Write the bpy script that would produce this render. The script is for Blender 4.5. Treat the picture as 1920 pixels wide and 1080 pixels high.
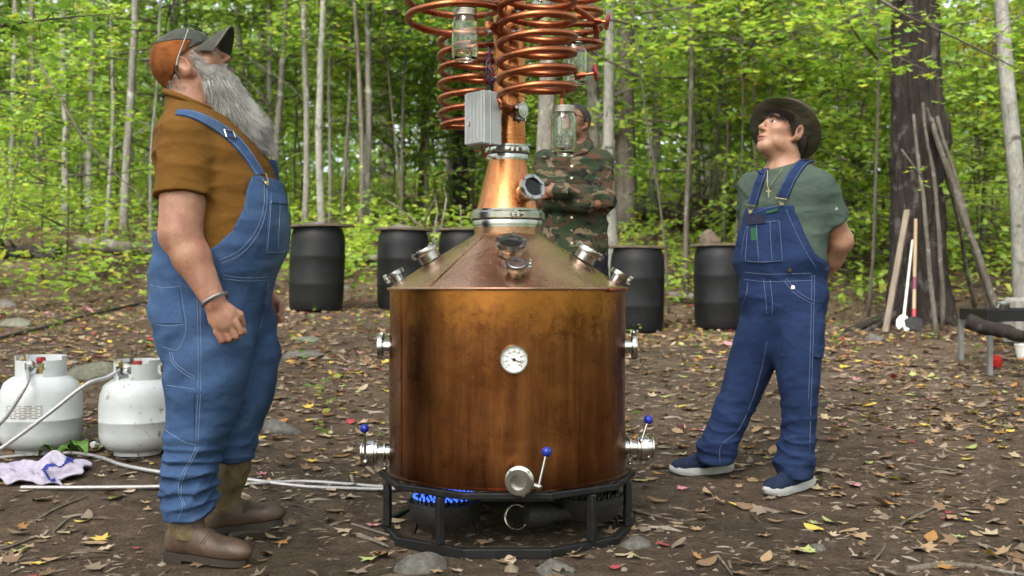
import bpy, math, random
import numpy as np
from mathutils import Vector, Matrix

random.seed(7)
RNG = np.random.default_rng(7)
R = math.radians
for _o in list(bpy.data.objects):
    bpy.data.objects.remove(_o)
SC = bpy.context.scene
COL = SC.collection

# ------------------------------------------------------------------ camera
CAMZ, FPX = 0.95, 2000.0                      # eye height (m), focal length in pixels of a 1920 px wide picture
cam = bpy.data.cameras.new('camera')
cam.lens = 36.0 * FPX / 1920.0
cam.sensor_width = 36.0
cam.clip_end = 400.0
cam.clip_start = 0.05
cam.dof.use_dof = True
cam.dof.focus_distance = 4.0
cam.dof.aperture_fstop = 3.6
cam_o = bpy.data.objects.new('camera', cam)
cam_o.location = (0, 0, CAMZ)
cam_o.rotation_euler = (R(90), 0, 0)
COL.objects.link(cam_o)
SC.camera = cam_o

# ------------------------------------------------------------------ sky, sun, exposure
SUN_EL, SUN_AZ = R(47), R(200)                # azimuth clockwise from +Y: behind the viewer, a little left
world = bpy.data.worlds.new('World')
SC.world = world
world.use_nodes = True
_nt = world.node_tree
_bg = _nt.nodes['Background']
_sky = _nt.nodes.new('ShaderNodeTexSky')
_sky.sky_type = 'NISHITA'
_sky.sun_disc = False
_sky.sun_elevation = SUN_EL
_sky.sun_rotation = SUN_AZ
_sky.air_density = 1.0
_sky.dust_density = 4.0
_sky.ozone_density = 1.0
_hs = _nt.nodes.new('ShaderNodeHueSaturation')    # thin high overcast: the sky is nearly colourless
_hs.inputs['Saturation'].default_value = 0.35
_nt.links.new(_sky.outputs[0], _hs.inputs['Color'])
_nt.links.new(_hs.outputs[0], _bg.inputs[0])
_bg.inputs[1].default_value = 0.15
_sun = bpy.data.lights.new('sun', 'SUN')
_sun.energy = 1.5
_sun.angle = R(24)
_sun.color = (1.0, 0.96, 0.90)
sun_o = bpy.data.objects.new('sun', _sun)
_sd = Vector((math.sin(SUN_AZ) * math.cos(SUN_EL), math.cos(SUN_AZ) * math.cos(SUN_EL), math.sin(SUN_EL)))
sun_o.rotation_euler = _sd.to_track_quat('Z', 'Y').to_euler()
sun_o.location = _sd * 30
COL.objects.link(sun_o)
SC.view_settings.view_transform = 'Standard'
SC.view_settings.look = 'None'
SC.view_settings.gamma = 1.0
SC.view_settings.use_curve_mapping = False
SC.view_settings.exposure = 1.6
SC.render.engine = 'CYCLES'
SC.cycles.use_denoising = True
SC.cycles.max_bounces = 14
SC.cycles.use_adaptive_sampling = True
SC.cycles.adaptive_threshold = .03
SC.cycles.transparent_max_bounces = 8
SC.cycles.diffuse_bounces = 3
SC.cycles.glossy_bounces = 3
SC.cycles.transmission_bounces = 12
SC.cycles.caustics_reflective = False
SC.cycles.caustics_refractive = False

# ------------------------------------------------------------------ terrain
_GY = np.array([-60, 0, 3.8, 4.2, 4.7, 5.1, 6, 7, 8.5, 10, 12, 14, 16, 20, 25, 30, 40, 60, 90, 140.])
_GZ = np.array([-.6, 0, 0, .015, .045, .085, .17, .28, .43, .55, .66, .98, 1.35, 2.15, 2.75, 3.35, 4.6, 7.1, 10.7, 15.])
def _sm(t):
    t = np.clip(t, 0, 1)
    return t * t * (3 - 2 * t)
def gz(x, y):
    x = np.asarray(x, float); y = np.asarray(y, float)
    z = (np.interp(y - .5, _GY, _GZ) + 2 * np.interp(y, _GY, _GZ) + np.interp(y + .5, _GY, _GZ)) / 4
    near = _sm((y - 3.8) / 1.4)
    z = z + .06 * _sm((-.9 - x) / .9) * near
    z = z - .14 * _sm((x - .2) / 1.2) * _sm((y - 8.5) / 2.5) * _sm((15 - y) / 3) * _sm((4.2 - x) / 1.5)
    z = z + .02 * np.sin(x * 1.3 + .7) * np.sin(y * .9 + 1.1) * near
    z = z + (.12 * np.sin(x * .45 + 1) * np.sin(y * .35) + .07 * np.sin(x * 1.1 + y * .6)) * _sm((y - 12) / 6)
    return z
def W(px, py, Y):
    return Vector(((px - 960) * Y / FPX, Y, CAMZ - (py - 540) * Y / FPX))
def on_ground(px, py):
    Y = np.linspace(2.4, 60, 12000)
    x = (px - 960) * Y / FPX
    zr = CAMZ - (py - 540) * Y / FPX
    i = int(np.argmax(zr <= gz(x, Y)))
    return Vector((x[i], Y[i], float(gz(x[i], Y[i]))))
def gpt(px, Y, dz=0.0):
    x = (px - 960) * Y / FPX
    return Vector((x, Y, float(gz(x, Y)) + dz))

# where something stands, told by things one can find in the picture
def pick(v, table):
    for lim, txt in table:
        if v < lim: return txt
    return table[-1][1]
WOOD = [(0, 'just beyond the left edge'), (110, 'at the far left edge'), (250, 'left of the bearded man'), (400, "behind the bearded man's cap"), (540, 'behind the long grey beard'), (640, 'above the leftmost barrel'), (720, 'between the two left barrels'),
        (830, 'above the second barrel'), (960, "behind the still's left coils"), (1080, 'behind the column and lowest jar'), (1180, 'behind the camouflage man'), (1290, 'above the barrel right of the still'), (1400, 'above the rightmost barrel'),
        (1540, 'behind the felt hat'), (1660, 'left of the big furrowed tree'), (1800, 'around the big furrowed tree'), (1920, 'at the far right edge'), (9999, 'just beyond the right edge')]
DEEP = [(16.5, 'wood edge'), (20.5, 'near wood'), (25, 'middle wood'), (31, 'deep wood'), (40, 'far wood'), (999, 'farthest wood')]
FLOOR = [(150, 'at the left edge'), (300, 'below the towel'), (480, 'around the near boot'), (600, 'right of the boots'), (710, 'left of the stand'), (850, 'before the left of the stand'), (1000, 'before the middle of the stand'), (1170, 'before the right of the stand'),
         (1300, 'just right of the stand'), (1430, 'before the farther sneaker'), (1560, 'before the nearer sneaker'), (1700, 'right of the sneakers'), (1830, 'in the right foreground'), (9999, 'at the right edge')]
# ------------------------------------------------------------------ objects
ORG = {}
def tag(o, label=None, cat=None, group=None, kind=None):
    if label: o['label'] = label
    if cat: o['category'] = cat
    if group: o['group'] = group
    if kind: o['kind'] = kind
    return o
def thing(name, label, cat, loc=(0, 0, 0), group=None):
    o = bpy.data.objects.new(name, None)
    o.empty_display_size = .05
    o.location = loc
    COL.objects.link(o)
    ORG[o.name] = Vector(loc)
    return tag(o, label, cat, group)
def add_mesh(name, me, parent=None, loc=None):
    o = bpy.data.objects.new(name, me)
    COL.objects.link(o)
    if parent is not None:
        o.parent = parent
        ORG[o.name] = ORG[parent.name].copy()
    else:
        o.location = loc if loc is not None else (0, 0, 0)
        ORG[o.name] = Vector(loc if loc is not None else (0, 0, 0))
    return o
def mesh_from(verts, faces, mats, sharp=35, mi=None):
    me = bpy.data.meshes.new('m')
    verts = np.asarray(verts, dtype=np.float32)
    if isinstance(faces, np.ndarray):
        n, k = faces.shape
        me.vertices.add(len(verts)); me.vertices.foreach_set('co', verts.ravel())
        me.loops.add(n * k); me.loops.foreach_set('vertex_index', faces.astype(np.int32).ravel())
        me.polygons.add(n); me.polygons.foreach_set('loop_start', np.arange(0, n * k, k, dtype=np.int32))
        me.polygons.foreach_set('loop_total', np.full(n, k, dtype=np.int32))
        me.update(calc_edges=True)
    else:
        me.from_pydata([tuple(v) for v in verts.tolist()], [], faces)
    if not isinstance(mats, (list, tuple)): mats = [mats]
    for m in mats: me.materials.append(m)
    if mi is not None: me.polygons.foreach_set('material_index', np.asarray(mi, dtype=np.int32))
    if sharp is not None:
        me.polygons.foreach_set('use_smooth', np.ones(len(me.polygons), dtype=bool))
        if sharp < 180: me.set_sharp_from_angle(angle=R(sharp))
    me.update()
    return me
def frame_of(d):
    d = Vector(d).normalized()
    a = Vector((0, 0, 1)) if abs(d.z) < .9 else Vector((1, 0, 0))
    u = d.cross(a).normalized()
    return u, d.cross(u).normalized(), d
def rot_to(d, up=(0, 0, 1)):
    """matrix whose local z is d"""
    u, v, w = frame_of(d)
    return Matrix((u, v, w)).transposed()

class MB:
    """collects closed shapes; build() links them as one mesh object"""
    def __init__(s): s.v = []; s.f = []
    def _push(s, vs, fs):
        b = len(s.v); s.v += [tuple(p) for p in vs]; s.f += [tuple(i + b for i in f) for f in fs]
        return s
    def lathe(s, prof, seg=32, loc=(0, 0, 0), axis=None, closed=False):
        M = rot_to(axis) if axis is not None else Matrix.Identity(3)
        loc = Vector(loc); vs = []; fs = []
        n = len(prof)
        for (r, z) in prof:
            for i in range(seg):
                a = 2 * math.pi * i / seg
                vs.append(loc + M @ Vector((r * math.cos(a), r * math.sin(a), z)))
        rng = range(n if closed else n - 1)
        for j in rng:
            k = (j + 1) % n
            for i in range(seg):
                i2 = (i + 1) % seg
                fs.append((j * seg + i, j * seg + i2, k * seg + i2, k * seg + i))
        if not closed:
            if prof[0][0] > 1e-5: fs.append(tuple(range(seg - 1, -1, -1)))
            if prof[-1][0] > 1e-5: fs.append(tuple((n - 1) * seg + i for i in range(seg)))
        return s._push(vs, fs)
    def tube(s, pts, r, seg=8, closed=False, squash=None):
        pts = [Vector(p) for p in pts]
        n = len(pts)
        rr = r if isinstance(r, (list, tuple, np.ndarray)) else [r] * n
        vs = []; fs = []
        u = None
        for i, p in enumerate(pts):
            if closed: t = pts[(i + 1) % n] - pts[i - 1]
            else: t = pts[min(i + 1, n - 1)] - pts[max(i - 1, 0)]
            t = t.normalized() if t.length > 1e-9 else Vector((0, 0, 1))
            if u is None: u = frame_of(t)[0]
            else:
                u = u - t * u.dot(t)
                u = u.normalized() if u.length > 1e-6 else frame_of(t)[0]
            v = t.cross(u)
            for k in range(seg):
                a = 2 * math.pi * k / seg
                vs.append(p + (u * math.cos(a) + v * math.sin(a)) * float(rr[i]))
        for i in range(n if closed else n - 1):
            j = (i + 1) % n
            for k in range(seg):
                k2 = (k + 1) % seg
                fs.append((i * seg + k, i * seg + k2, j * seg + k2, j * seg + k))
        if not closed:
            fs.append(tuple(range(seg - 1, -1, -1)))
            fs.append(tuple((n - 1) * seg + k for k in range(seg)))
        return s._push(vs, fs)
    def box(s, size, loc=(0, 0, 0), rot=None, bev=0.0):
        x, y, z = [q / 2 for q in size]
        M = rot if rot is not None else Matrix.Identity(3)
        loc = Vector(loc)
        if bev <= 0:
            vs = [loc + M @ Vector((sx * x, sy * y, sz * z)) for sx in (-1, 1) for sy in (-1, 1) for sz in (-1, 1)]
            return s._push(vs, [(0, 1, 3, 2), (4, 6, 7, 5), (0, 4, 5, 1), (2, 3, 7, 6), (0, 2, 6, 4), (1, 5, 7, 3)])
        b = min(bev, x * .9, y * .9, z * .9)
        vs = []; fs = []
        idx = {}
        for sx in (-1, 1):
            for sy in (-1, 1):
                for sz in (-1, 1):
                    for ax in range(3):
                        q = [sx * (x - b), sy * (y - b), sz * (z - b)]
                        q[ax] = (sx * x, sy * y, sz * z)[ax]
                        idx[(sx, sy, sz, ax)] = len(vs)
                        vs.append(loc + M @ Vector(q))
        g = lambda sx, sy, sz, ax: idx[(sx, sy, sz, ax)]
        for sg in (-1, 1):
            for ax in range(3):
                o1, o2 = [k for k in range(3) if k != ax]
                loop = []
                for (p, q) in ((-1, -1), (1, -1), (1, 1), (-1, 1)):
                    c = [0, 0, 0]; c[ax] = sg; c[o1] = p; c[o2] = q
                    loop.append(g(*c, ax))
                fs.append(tuple(loop))
        for ax in range(3):
            o1, o2 = [k for k in range(3) if k != ax]
            for p in (-1, 1):
                for q in (-1, 1):
                    c0 = [0, 0, 0]; c1 = [0, 0, 0]
                    c0[ax] = -1; c1[ax] = 1; c0[o1] = c1[o1] = p; c0[o2] = c1[o2] = q
                    fs.append((g(*c0, o1), g(*c1, o1), g(*c1, o2), g(*c0, o2)))
        for sx in (-1, 1):
            for sy in (-1, 1):
                for sz in (-1, 1):
                    fs.append((g(sx, sy, sz, 0), g(sx, sy, sz, 1), g(sx, sy, sz, 2)))
        return s._push(vs, fs)
    def bar(s, a, b, w, h, bev=.003, up=(0, 0, 1)):
        a = Vector(a); b = Vector(b); d = (b - a)
        L = d.length; d.normalize()
        up = Vector(up)
        if abs(d.dot(up)) > .95: up = Vector((0, 1, 0))
        sx = d.cross(up).normalized(); sz = sx.cross(d)
        return s.box((w, L, h), (a + b) / 2, Matrix((sx, d, sz)).transposed(), bev)
    def ball(s, c, r, seg=16, rings=10, rot=None):
        if not isinstance(r, (tuple, list)): r = (r, r, r)
        M = rot if rot is not None else Matrix.Identity(3)
        c = Vector(c); vs = [c + M @ Vector((0, 0, r[2]))]; fs = []
        for j in range(1, rings):
            ph = math.pi * j / rings
            for i in range(seg):
                a = 2 * math.pi * i / seg
                vs.append(c + M @ Vector((r[0] * math.sin(ph) * math.cos(a), r[1] * math.sin(ph) * math.sin(a), r[2] * math.cos(ph))))
        vs.append(c - M @ Vector((0, 0, r[2])))
        for i in range(seg): fs.append((0, 1 + i, 1 + (i + 1) % seg))
        for j in range(rings - 2):
            for i in range(seg):
                a = 1 + j * seg + i; b = 1 + j * seg + (i + 1) % seg
                fs.append((a, a + seg, b + seg, b))
        e = len(vs) - 1; q = 1 + (rings - 2) * seg
        for i in range(seg): fs.append((e, q + (i + 1) % seg, q + i))
        return s._push(vs, fs)
    def prism(s, poly, thick, M=None, loc=(0, 0, 0)):
        """poly in local xy, thickness along local z centred"""
        M = M if M is not None else Matrix.Identity(3); loc = Vector(loc); n = len(poly)
        vs = [loc + M @ Vector((p[0], p[1], -thick / 2)) for p in poly] + [loc + M @ Vector((p[0], p[1], thick / 2)) for p in poly]
        fs = [tuple(range(n - 1, -1, -1)), tuple(range(n, 2 * n))] + [(i, (i + 1) % n, n + (i + 1) % n, n + i) for i in range(n)]
        return s._push(vs, fs)
    def ribbon(s, A, B, N, thick):
        """strip between polylines A and B, with thickness along the normals N"""
        n = len(A); vs = []; fs = []
        for i in range(n):
            t = Vector(N[i]) * thick
            vs += [Vector(A[i]), Vector(B[i]), Vector(B[i]) + t, Vector(A[i]) + t]
        for i in range(n - 1):
            a = 4 * i; b = a + 4
            for k in range(4):
                k2 = (k + 1) % 4
                fs.append((a + k, a + k2, b + k2, b + k))
        fs += [(3, 2, 1, 0), (4 * n - 4, 4 * n - 3, 4 * n - 2, 4 * n - 1)]
        return s._push(vs, fs)
    def warp(s, fn):
        s.v = [tuple(fn(Vector(p))) for p in s.v]; return s
    def mesh(s, mat, off=(0, 0, 0), sharp=35):
        v = np.asarray(s.v, dtype=np.float32) - np.asarray(off, dtype=np.float32)
        return mesh_from(v, s.f, mat, sharp)
    def build(s, name, mat, parent=None, loc=None, sharp=35):
        off = ORG[parent.name] if parent is not None else (loc if loc is not None else (0, 0, 0))
        return add_mesh(name, s.mesh(mat, tuple(off), sharp), parent, loc)
def copy_tree(o, parent=None, loc=None, rz=0, scale=None):
    c = o.copy(); COL.objects.link(c)
    if parent is not None: c.parent = parent
    if loc is not None:
        c.location = loc; c.rotation_euler = (0, 0, rz)
        if scale is not None: c.scale = scale if isinstance(scale, (tuple, list)) else (scale,) * 3
    for ch in [q for q in o.children]: copy_tree(ch, c)
    return c

def smooth_path(pts, n=8):
    pts = [Vector(p) for p in pts]; out = []
    P = [pts[0] * 2 - pts[1]] + pts + [pts[-1] * 2 - pts[-2]]
    for i in range(1, len(P) - 2):
        for k in range(n):
            t = k / n
            out.append(.5 * ((2 * P[i]) + (P[i + 1] - P[i - 1]) * t + (2 * P[i - 1] - 5 * P[i] + 4 * P[i + 1] - P[i + 2]) * t * t + (3 * P[i] - P[i - 1] - 3 * P[i + 1] + P[i + 2]) * t ** 3))
    return out + [pts[-1]]
# ------------------------------------------------------------------ materials
MATS = {}
def _new(name):
    m = bpy.data.materials.new(name); m.use_nodes = True
    nt = m.node_tree
    return m, nt, nt.nodes['Principled BSDF']
def ramp(nt, stops, interp='LINEAR'):
    n = nt.nodes.new('ShaderNodeValToRGB'); cr = n.color_ramp; cr.interpolation = interp
    while len(cr.elements) < len(stops): cr.elements.new(.5)
    for e, (p, c) in zip(cr.elements, stops):
        e.position = p; e.color = (*c, 1)
    return n
def noise(nt, scale, detail=4, rough=.6, coord='Object', stretch=None, dist=0):
    tc = nt.nodes.new('ShaderNodeTexCoord')
    n = nt.nodes.new('ShaderNodeTexNoise')
    n.inputs['Scale'].default_value = scale; n.inputs['Detail'].default_value = detail
    n.inputs['Roughness'].default_value = rough; n.inputs['Distortion'].default_value = dist
    if stretch:
        mp = nt.nodes.new('ShaderNodeMapping'); mp.inputs['Scale'].default_value = stretch
        nt.links.new(tc.outputs[coord], mp.inputs[0]); nt.links.new(mp.outputs[0], n.inputs['Vector'])
    else: nt.links.new(tc.outputs[coord], n.inputs['Vector'])
    return n
def mixc(nt, fac, a, b, mode='MIX'):
    n = nt.nodes.new('ShaderNodeMix'); n.data_type = 'RGBA'; n.blend_type = mode
    for i, s in ((0, fac), (6, a), (7, b)):
        if isinstance(s, (int, float)): n.inputs[i].default_value = s
        elif isinstance(s, tuple): n.inputs[i].default_value = (*s, 1)
        else: nt.links.new(s, n.inputs[i])
    return n.outputs[2]
def bump(nt, bs, src, strength=.3, dist=.01):
    b = nt.nodes.new('ShaderNodeBump'); b.inputs['Strength'].default_value = strength; b.inputs['Distance'].default_value = dist
    nt.links.new(src, b.inputs['Height']); nt.links.new(b.outputs[0], bs.inputs['Normal'])
    return b
def pmat(name, col, rough=.6, metal=0.0, var=None, bmp=None, col2=None, stretch=None, spec=None, rvar=None, coat=None):
    """principled material; var=(scale, amount) colour variation, bmp=(scale, strength)"""
    m, nt, b = _new(name)
    b.inputs['Base Color'].default_value = (*col, 1); b.inputs['Roughness'].default_value = rough; b.inputs['Metallic'].default_value = metal
    if spec is not None: b.inputs['Specular IOR Level'].default_value = spec
    if coat: b.inputs['Coat Weight'].default_value = coat; b.inputs['Coat Roughness'].default_value = .1
    if var:
        n = noise(nt, var[0], 6, .65, stretch=stretch)
        a = var[1]
        c2 = col2 if col2 else tuple(min(1, c * (1 + a)) for c in col)
        c1 = col if col2 else tuple(c * (1 - a) for c in col)
        r = ramp(nt, [(.3, c1), (.7, c2)])
        nt.links.new(n.outputs[0], r.inputs[0]); nt.links.new(r.outputs[0], b.inputs['Base Color'])
        if rvar:
            mr = nt.nodes.new('ShaderNodeMapRange'); mr.inputs[3].default_value = rough - rvar; mr.inputs[4].default_value = rough + rvar
            nt.links.new(n.outputs[0], mr.inputs[0]); nt.links.new(mr.outputs[0], b.inputs['Roughness'])
    if bmp:
        n2 = noise(nt, bmp[0], 5, .6, stretch=stretch)
        bump(nt, b, n2.outputs[0], bmp[1], bmp[2] if len(bmp) > 2 else .01)
    MATS[name] = m
    return m
# ================================================================== ground
def _dirt():
    m, nt, b = _new('forest_dirt')
    n1 = noise(nt, .9, 6, .65); n2 = noise(nt, 9, 8, .7); n3 = noise(nt, 70, 6, .75)
    r1 = ramp(nt, [(.3, (.062, .046, .034)), (.5, (.108, .081, .060)), (.72, (.168, .130, .098))])
    nt.links.new(n2.outputs[0], r1.inputs[0])
    r2 = ramp(nt, [(.35, (.62, .60, .58)), (.65, (1.25, 1.18, 1.1))])
    nt.links.new(n1.outputs[0], r2.inputs[0])
    c = mixc(nt, 1.0, r1.outputs[0], r2.outputs[0], 'MULTIPLY')
    r3 = ramp(nt, [(.28, (.35, .33, .3)), (.5, (1, 1, 1)), (.70, (1.7, 1.6, 1.5))])
    nt.links.new(n3.outputs[0], r3.inputs[0])
    c = mixc(nt, .9, c, r3.outputs[0], 'MULTIPLY')
    # flecks of dry chaff
    vo = nt.nodes.new('ShaderNodeTexVoronoi'); vo.inputs['Scale'].default_value = 60
    tc = nt.nodes.new('ShaderNodeTexCoord'); nt.links.new(tc.outputs['Object'], vo.inputs['Vector'])
    rf = ramp(nt, [(.10, (1, 1, 1)), (.2, (0, 0, 0))]); nt.links.new(vo.outputs['Distance'], rf.inputs[0])
    rs = ramp(nt, [(.80, (0, 0, 0)), (.82, (1, 1, 1))], 'CONSTANT'); 
    sp = nt.nodes.new('ShaderNodeSeparateColor'); nt.links.new(vo.outputs['Color'], sp.inputs[0]); nt.links.new(sp.outputs[0], rs.inputs[0])
    fl = mixc(nt, 1.0, rf.outputs[0], rs.outputs[0], 'MULTIPLY')
    c = mixc(nt, fl, c, (.26, .21, .16))
    nt.links.new(c, b.inputs['Base Color'])
    b.inputs['Roughness'].default_value = .95; b.inputs['Specular IOR Level'].default_value = .15
    add = mixc(nt, .6, n2.outputs[0], n3.outputs[0])
    bump(nt, b, add, 1.0, .035)
    return m
M_DIRT = _dirt()
def _hashnoise(x, y):
    v = 0
    for i, (a, bb, c) in enumerate([(3.1, 4.7, 1), (7.3, -5.1, .7), (-11.7, 9.3, .5), (17.9, 21.1, .35), (33, -27, .25), (-51, 47, .18)]):
        v = v + c * np.sin(a * x + bb * y + 1.7 * i + 1.3 * np.sin(bb * .6 * x - a * .5 * y + i))
    return v / 3
xs = np.concatenate([np.linspace(-95, -9, 44)[:-1], np.linspace(-9, 9, 260), np.linspace(9, 95, 44)[1:]])
ys = np.concatenate([np.linspace(-45, 1.5, 30)[:-1], np.linspace(1.5, 8, 170)[:-1], np.linspace(8, 20, 130)[:-1], np.linspace(20, 140, 80)])
GX, GYY = np.meshgrid(xs, ys, indexing='ij')
_fade = _sm((9 - np.abs(GX)) / 3) * _sm((GYY - 1) / 1) * _sm((22 - GYY) / 6)
def micro(x, y): return .009 * _hashnoise(x, y)
GZZ = gz(GX, GYY) + micro(GX, GYY) * _fade
nx, ny = GX.shape
_id = np.arange(nx * ny).reshape(nx, ny)
_f = np.stack([_id[:-1, :-1], _id[1:, :-1], _id[1:, 1:], _id[:-1, 1:]], -1).reshape(-1, 4)
ground = add_mesh('ground', mesh_from(np.stack([GX, GYY, GZZ], -1).reshape(-1, 3), _f, M_DIRT, 180))
tag(ground, 'brown trampled dirt floor of the forest clearing rising to a hillside', kind='structure')

# ------------------------------------------------------------------ leaf shapes (verts Nx3, tris)
def leaf_shape(kind, seed, curl=.25):
    r = random.Random(seed)
    if kind == 'maple':
        tips = [(90, 1.0), (35, .95), (145, .95), (-20, .62), (200, .62)]
        tips.sort()
        out = []
        for i, (a, rad) in enumerate(tips):
            out.append((a + r.uniform(-5, 5), rad * r.uniform(.9, 1.05)))
            if i < len(tips) - 1:
                out.append(((a + tips[i + 1][0]) / 2 + r.uniform(-4, 4), .48 * r.uniform(.85, 1.15)))
        out.append((255, .28)); out.append((270, .75)); out.append((274, .75)); out.append((285, .28))
        P = [(q * math.cos(R(a)), q * math.sin(R(a))) for a, q in out]
    else:
        w = r.uniform(.38, .5)
        P = [(w * math.sin(math.pi * t) ** .9 * s, -1 + 2 * t) for t, s in
             [(.15, 1), (.35, 1), (.6, 1), (.82, 1), (1, 0), (.82, -1), (.6, -1), (.35, -1), (.15, -1), (0, 0)]]
    bx, by = r.uniform(-1, 1) * curl, r.uniform(-1, 1) * curl
    def zz(x, y): return abs(curl) * .55 * (x * x + .5 * y * y) + bx * x * y + by * .6 * y * y * (1 if y > 0 else .3) - .12 * curl * abs(x)
    V = [(0, 0, 0)] + [(x, y, zz(x, y) + r.uniform(-.05, .05)) for x, y in P]
    n = len(P)
    T = [(0, 1 + i, 1 + (i + 1) % n) for i in range(n)]
    V = np.array(V); V[:, 2] -= V[:, 2].min()
    return V, np.array(T)
def scatter(shapes, pos, size, yaw, tilt=None, tiltaz=None, pick=None):
    """one merged vertex/triangle array of many transformed leaf shapes"""
    VV = []; TT = []; base = 0
    n = len(pos)
    pick = RNG.integers(0, len(shapes), n) if pick is None else pick
    for k, (V, T) in enumerate(shapes):
        ix = np.where(pick == k)[0]
        if len(ix) == 0: continue
        c, s = np.cos(yaw[ix])[:, None], np.sin(yaw[ix])[:, None]
        x = V[None, :, 0] * c - V[None, :, 1] * s
        y = V[None, :, 0] * s + V[None, :, 1] * c
        z = np.repeat(V[None, :, 2], len(ix), 0)
        if tilt is not None:
            ca, sa = np.cos(tiltaz[ix])[:, None], np.sin(tiltaz[ix])[:, None]
            u = x * ca + y * sa; v = -x * sa + y * ca
            ct, st = np.cos(tilt[ix])[:, None], np.sin(tilt[ix])[:, None]
            u2 = u * ct - z * st; z = u * st + z * ct
            x = u2 * ca - v * sa; y = u2 * sa + v * ca
        P = np.stack([x, y, z], -1) * size[ix][:, None, None] + pos[ix][:, None, :]
        VV.append(P.reshape(-1, 3))
        TT.append((T[None] + (base + np.arange(len(ix)) * len(V))[:, None, None]).reshape(-1, 3))
        base += len(ix) * len(V)
    return np.concatenate(VV), np.concatenate(TT)
def _leafmat(name, stops, transl=.35, rough=.6, bmpv=.0):
    """leaves: colour per leaf from a stepped ramp, thin and partly translucent"""
    m, nt, b = _new(name)
    g = nt.nodes.new('ShaderNodeNewGeometry')
    rp = ramp(nt, stops, 'LINEAR' if transl > .3 else 'CONSTANT')
    nt.links.new(g.outputs['Random Per Island'], rp.inputs[0])
    n = noise(nt, 60 if transl < .3 else 1.2, 3, .6)
    r2 = ramp(nt, [(.3, (.72, .72, .72)), (.7, (1.2, 1.2, 1.2))]); nt.links.new(n.outputs[0], r2.inputs[0])
    c = mixc(nt, 1.0, rp.outputs[0], r2.outputs[0], 'MULTIPLY')
    nt.links.new(c, b.inputs['Base Color']); b.inputs['Roughness'].default_value = rough
    b.inputs['Specular IOR Level'].default_value = .3
    if transl > 0:
        tr = nt.nodes.new('ShaderNodeBsdfTranslucent')
        tcol = mixc(nt, 1.0, c, (1.14, 1.22, .66), 'MULTIPLY') if transl > .3 else c
        nt.links.new(tcol, tr.inputs[0])
        mx = nt.nodes.new('ShaderNodeMixShader'); mx.inputs[0].default_value = transl
        out = nt.nodes['Material Output']
        nt.links.new(b.outputs[0], mx.inputs[1]); nt.links.new(tr.outputs[0], mx.inputs[2]); nt.links.new(mx.outputs[0], out.inputs[0])
    return m
# fallen leaf colours
LC = {'tan': (.34, .225, .125), 'pale': (.42, .33, .215), 'brown': (.19, .115, .065), 'grey brown': (.21, .16, .115), 'yellow': (.58, .42, .08),
      'orange brown': (.34, .17, .05), 'green yellow': (.36, .40, .14), 'red': (.36, .05, .06), 'pink': (.55, .22, .26)}
M_LITTER = _leafmat('leaf_litter_mix', [(0, LC['tan']), (.22, LC['brown']), (.46, LC['grey brown']), (.64, LC['pale']), (.77, LC['orange brown']),
                    (.86, LC['yellow']), (.93, LC['green yellow']), (.965, LC['red']), (.983, LC['pink'])], .15, .75)
FALL = [leaf_shape('maple', i, c) for i, c in enumerate((.15, .3, .5, .7, .25, .45))] + [leaf_shape('oval', 20 + i, c) for i, c in enumerate((.3, .6, .2))]
def wedge(n, y0, y1, dens, margin=.12):
    """random ground points in view, rejection-sampled with a density function"""
    out = []
    while len(out) < n:
        y = math.sqrt(RNG.uniform(y0 * y0, y1 * y1)); x = RNG.uniform(-1, 1) * (y * .48 * (1 + margin) + .3)
        if RNG.random() < dens(x, y): out.append((x, y))
    return np.array(out)
STILL_X, STILL_Y = -.018, 4.2
def dens_leaf(x, y):
    if math.hypot(x - STILL_X, y - STILL_Y) < .42: return .08
    d = .52 + .48 * min(1, max(0, (y - 4.5) / 3.5))
    if x < -.9: d = max(d, .45)
    d *= .55 + .45 * float(_sm(.5 + 1.2 * math.sin(x * 2.1 + 1.3 * math.sin(y * 1.7)) * math.sin(y * 2.3 + x)))
    if y > 13: d *= .8
    return min(1, d)
pts = wedge(23000, 2.7, 19, dens_leaf)
d2 = pts[:, 1]
inv = (540 + (CAMZ - gz(pts[:, 0], pts[:, 1])) * FPX / d2 > 1078) | (np.abs(pts[:, 0]) * FPX / d2 > 950)
order = np.argsort(d2 + 100 * inv)                       # the 300 that show largest first
pts = pts[order]
near, rest = pts[:300], pts[300:]
def litter_pose(p):
    n = len(p)
    sz = RNG.uniform(.020, .058, n); yaw = RNG.uniform(0, 6.283, n)
    tl = np.abs(RNG.normal(0, .22, n)); ta = RNG.uniform(0, 6.283, n)
    z = gz(p[:, 0], p[:, 1]) + micro(p[:, 0], p[:, 1]) + .004 + sz * np.sin(tl) * .55
    return np.column_stack([p, z]), sz, yaw, tl, ta
P, sz, yaw, tl, ta = litter_pose(rest)
V, T = scatter(FALL, P, sz, yaw, tl, ta)
o = add_mesh('leaf_litter', mesh_from(V, T, M_LITTER, None))
tag(o, 'carpet of brown and yellow fallen leaves spread over the forest floor', 'leaf litter', kind='stuff')
LEAFM = {}
for nm, c in LC.items():
    LEAFM[nm] = pmat('fallen_leaf_' + nm.replace(' ', '_'), c, .75, 0, (30, .35))
_lm = {}
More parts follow.
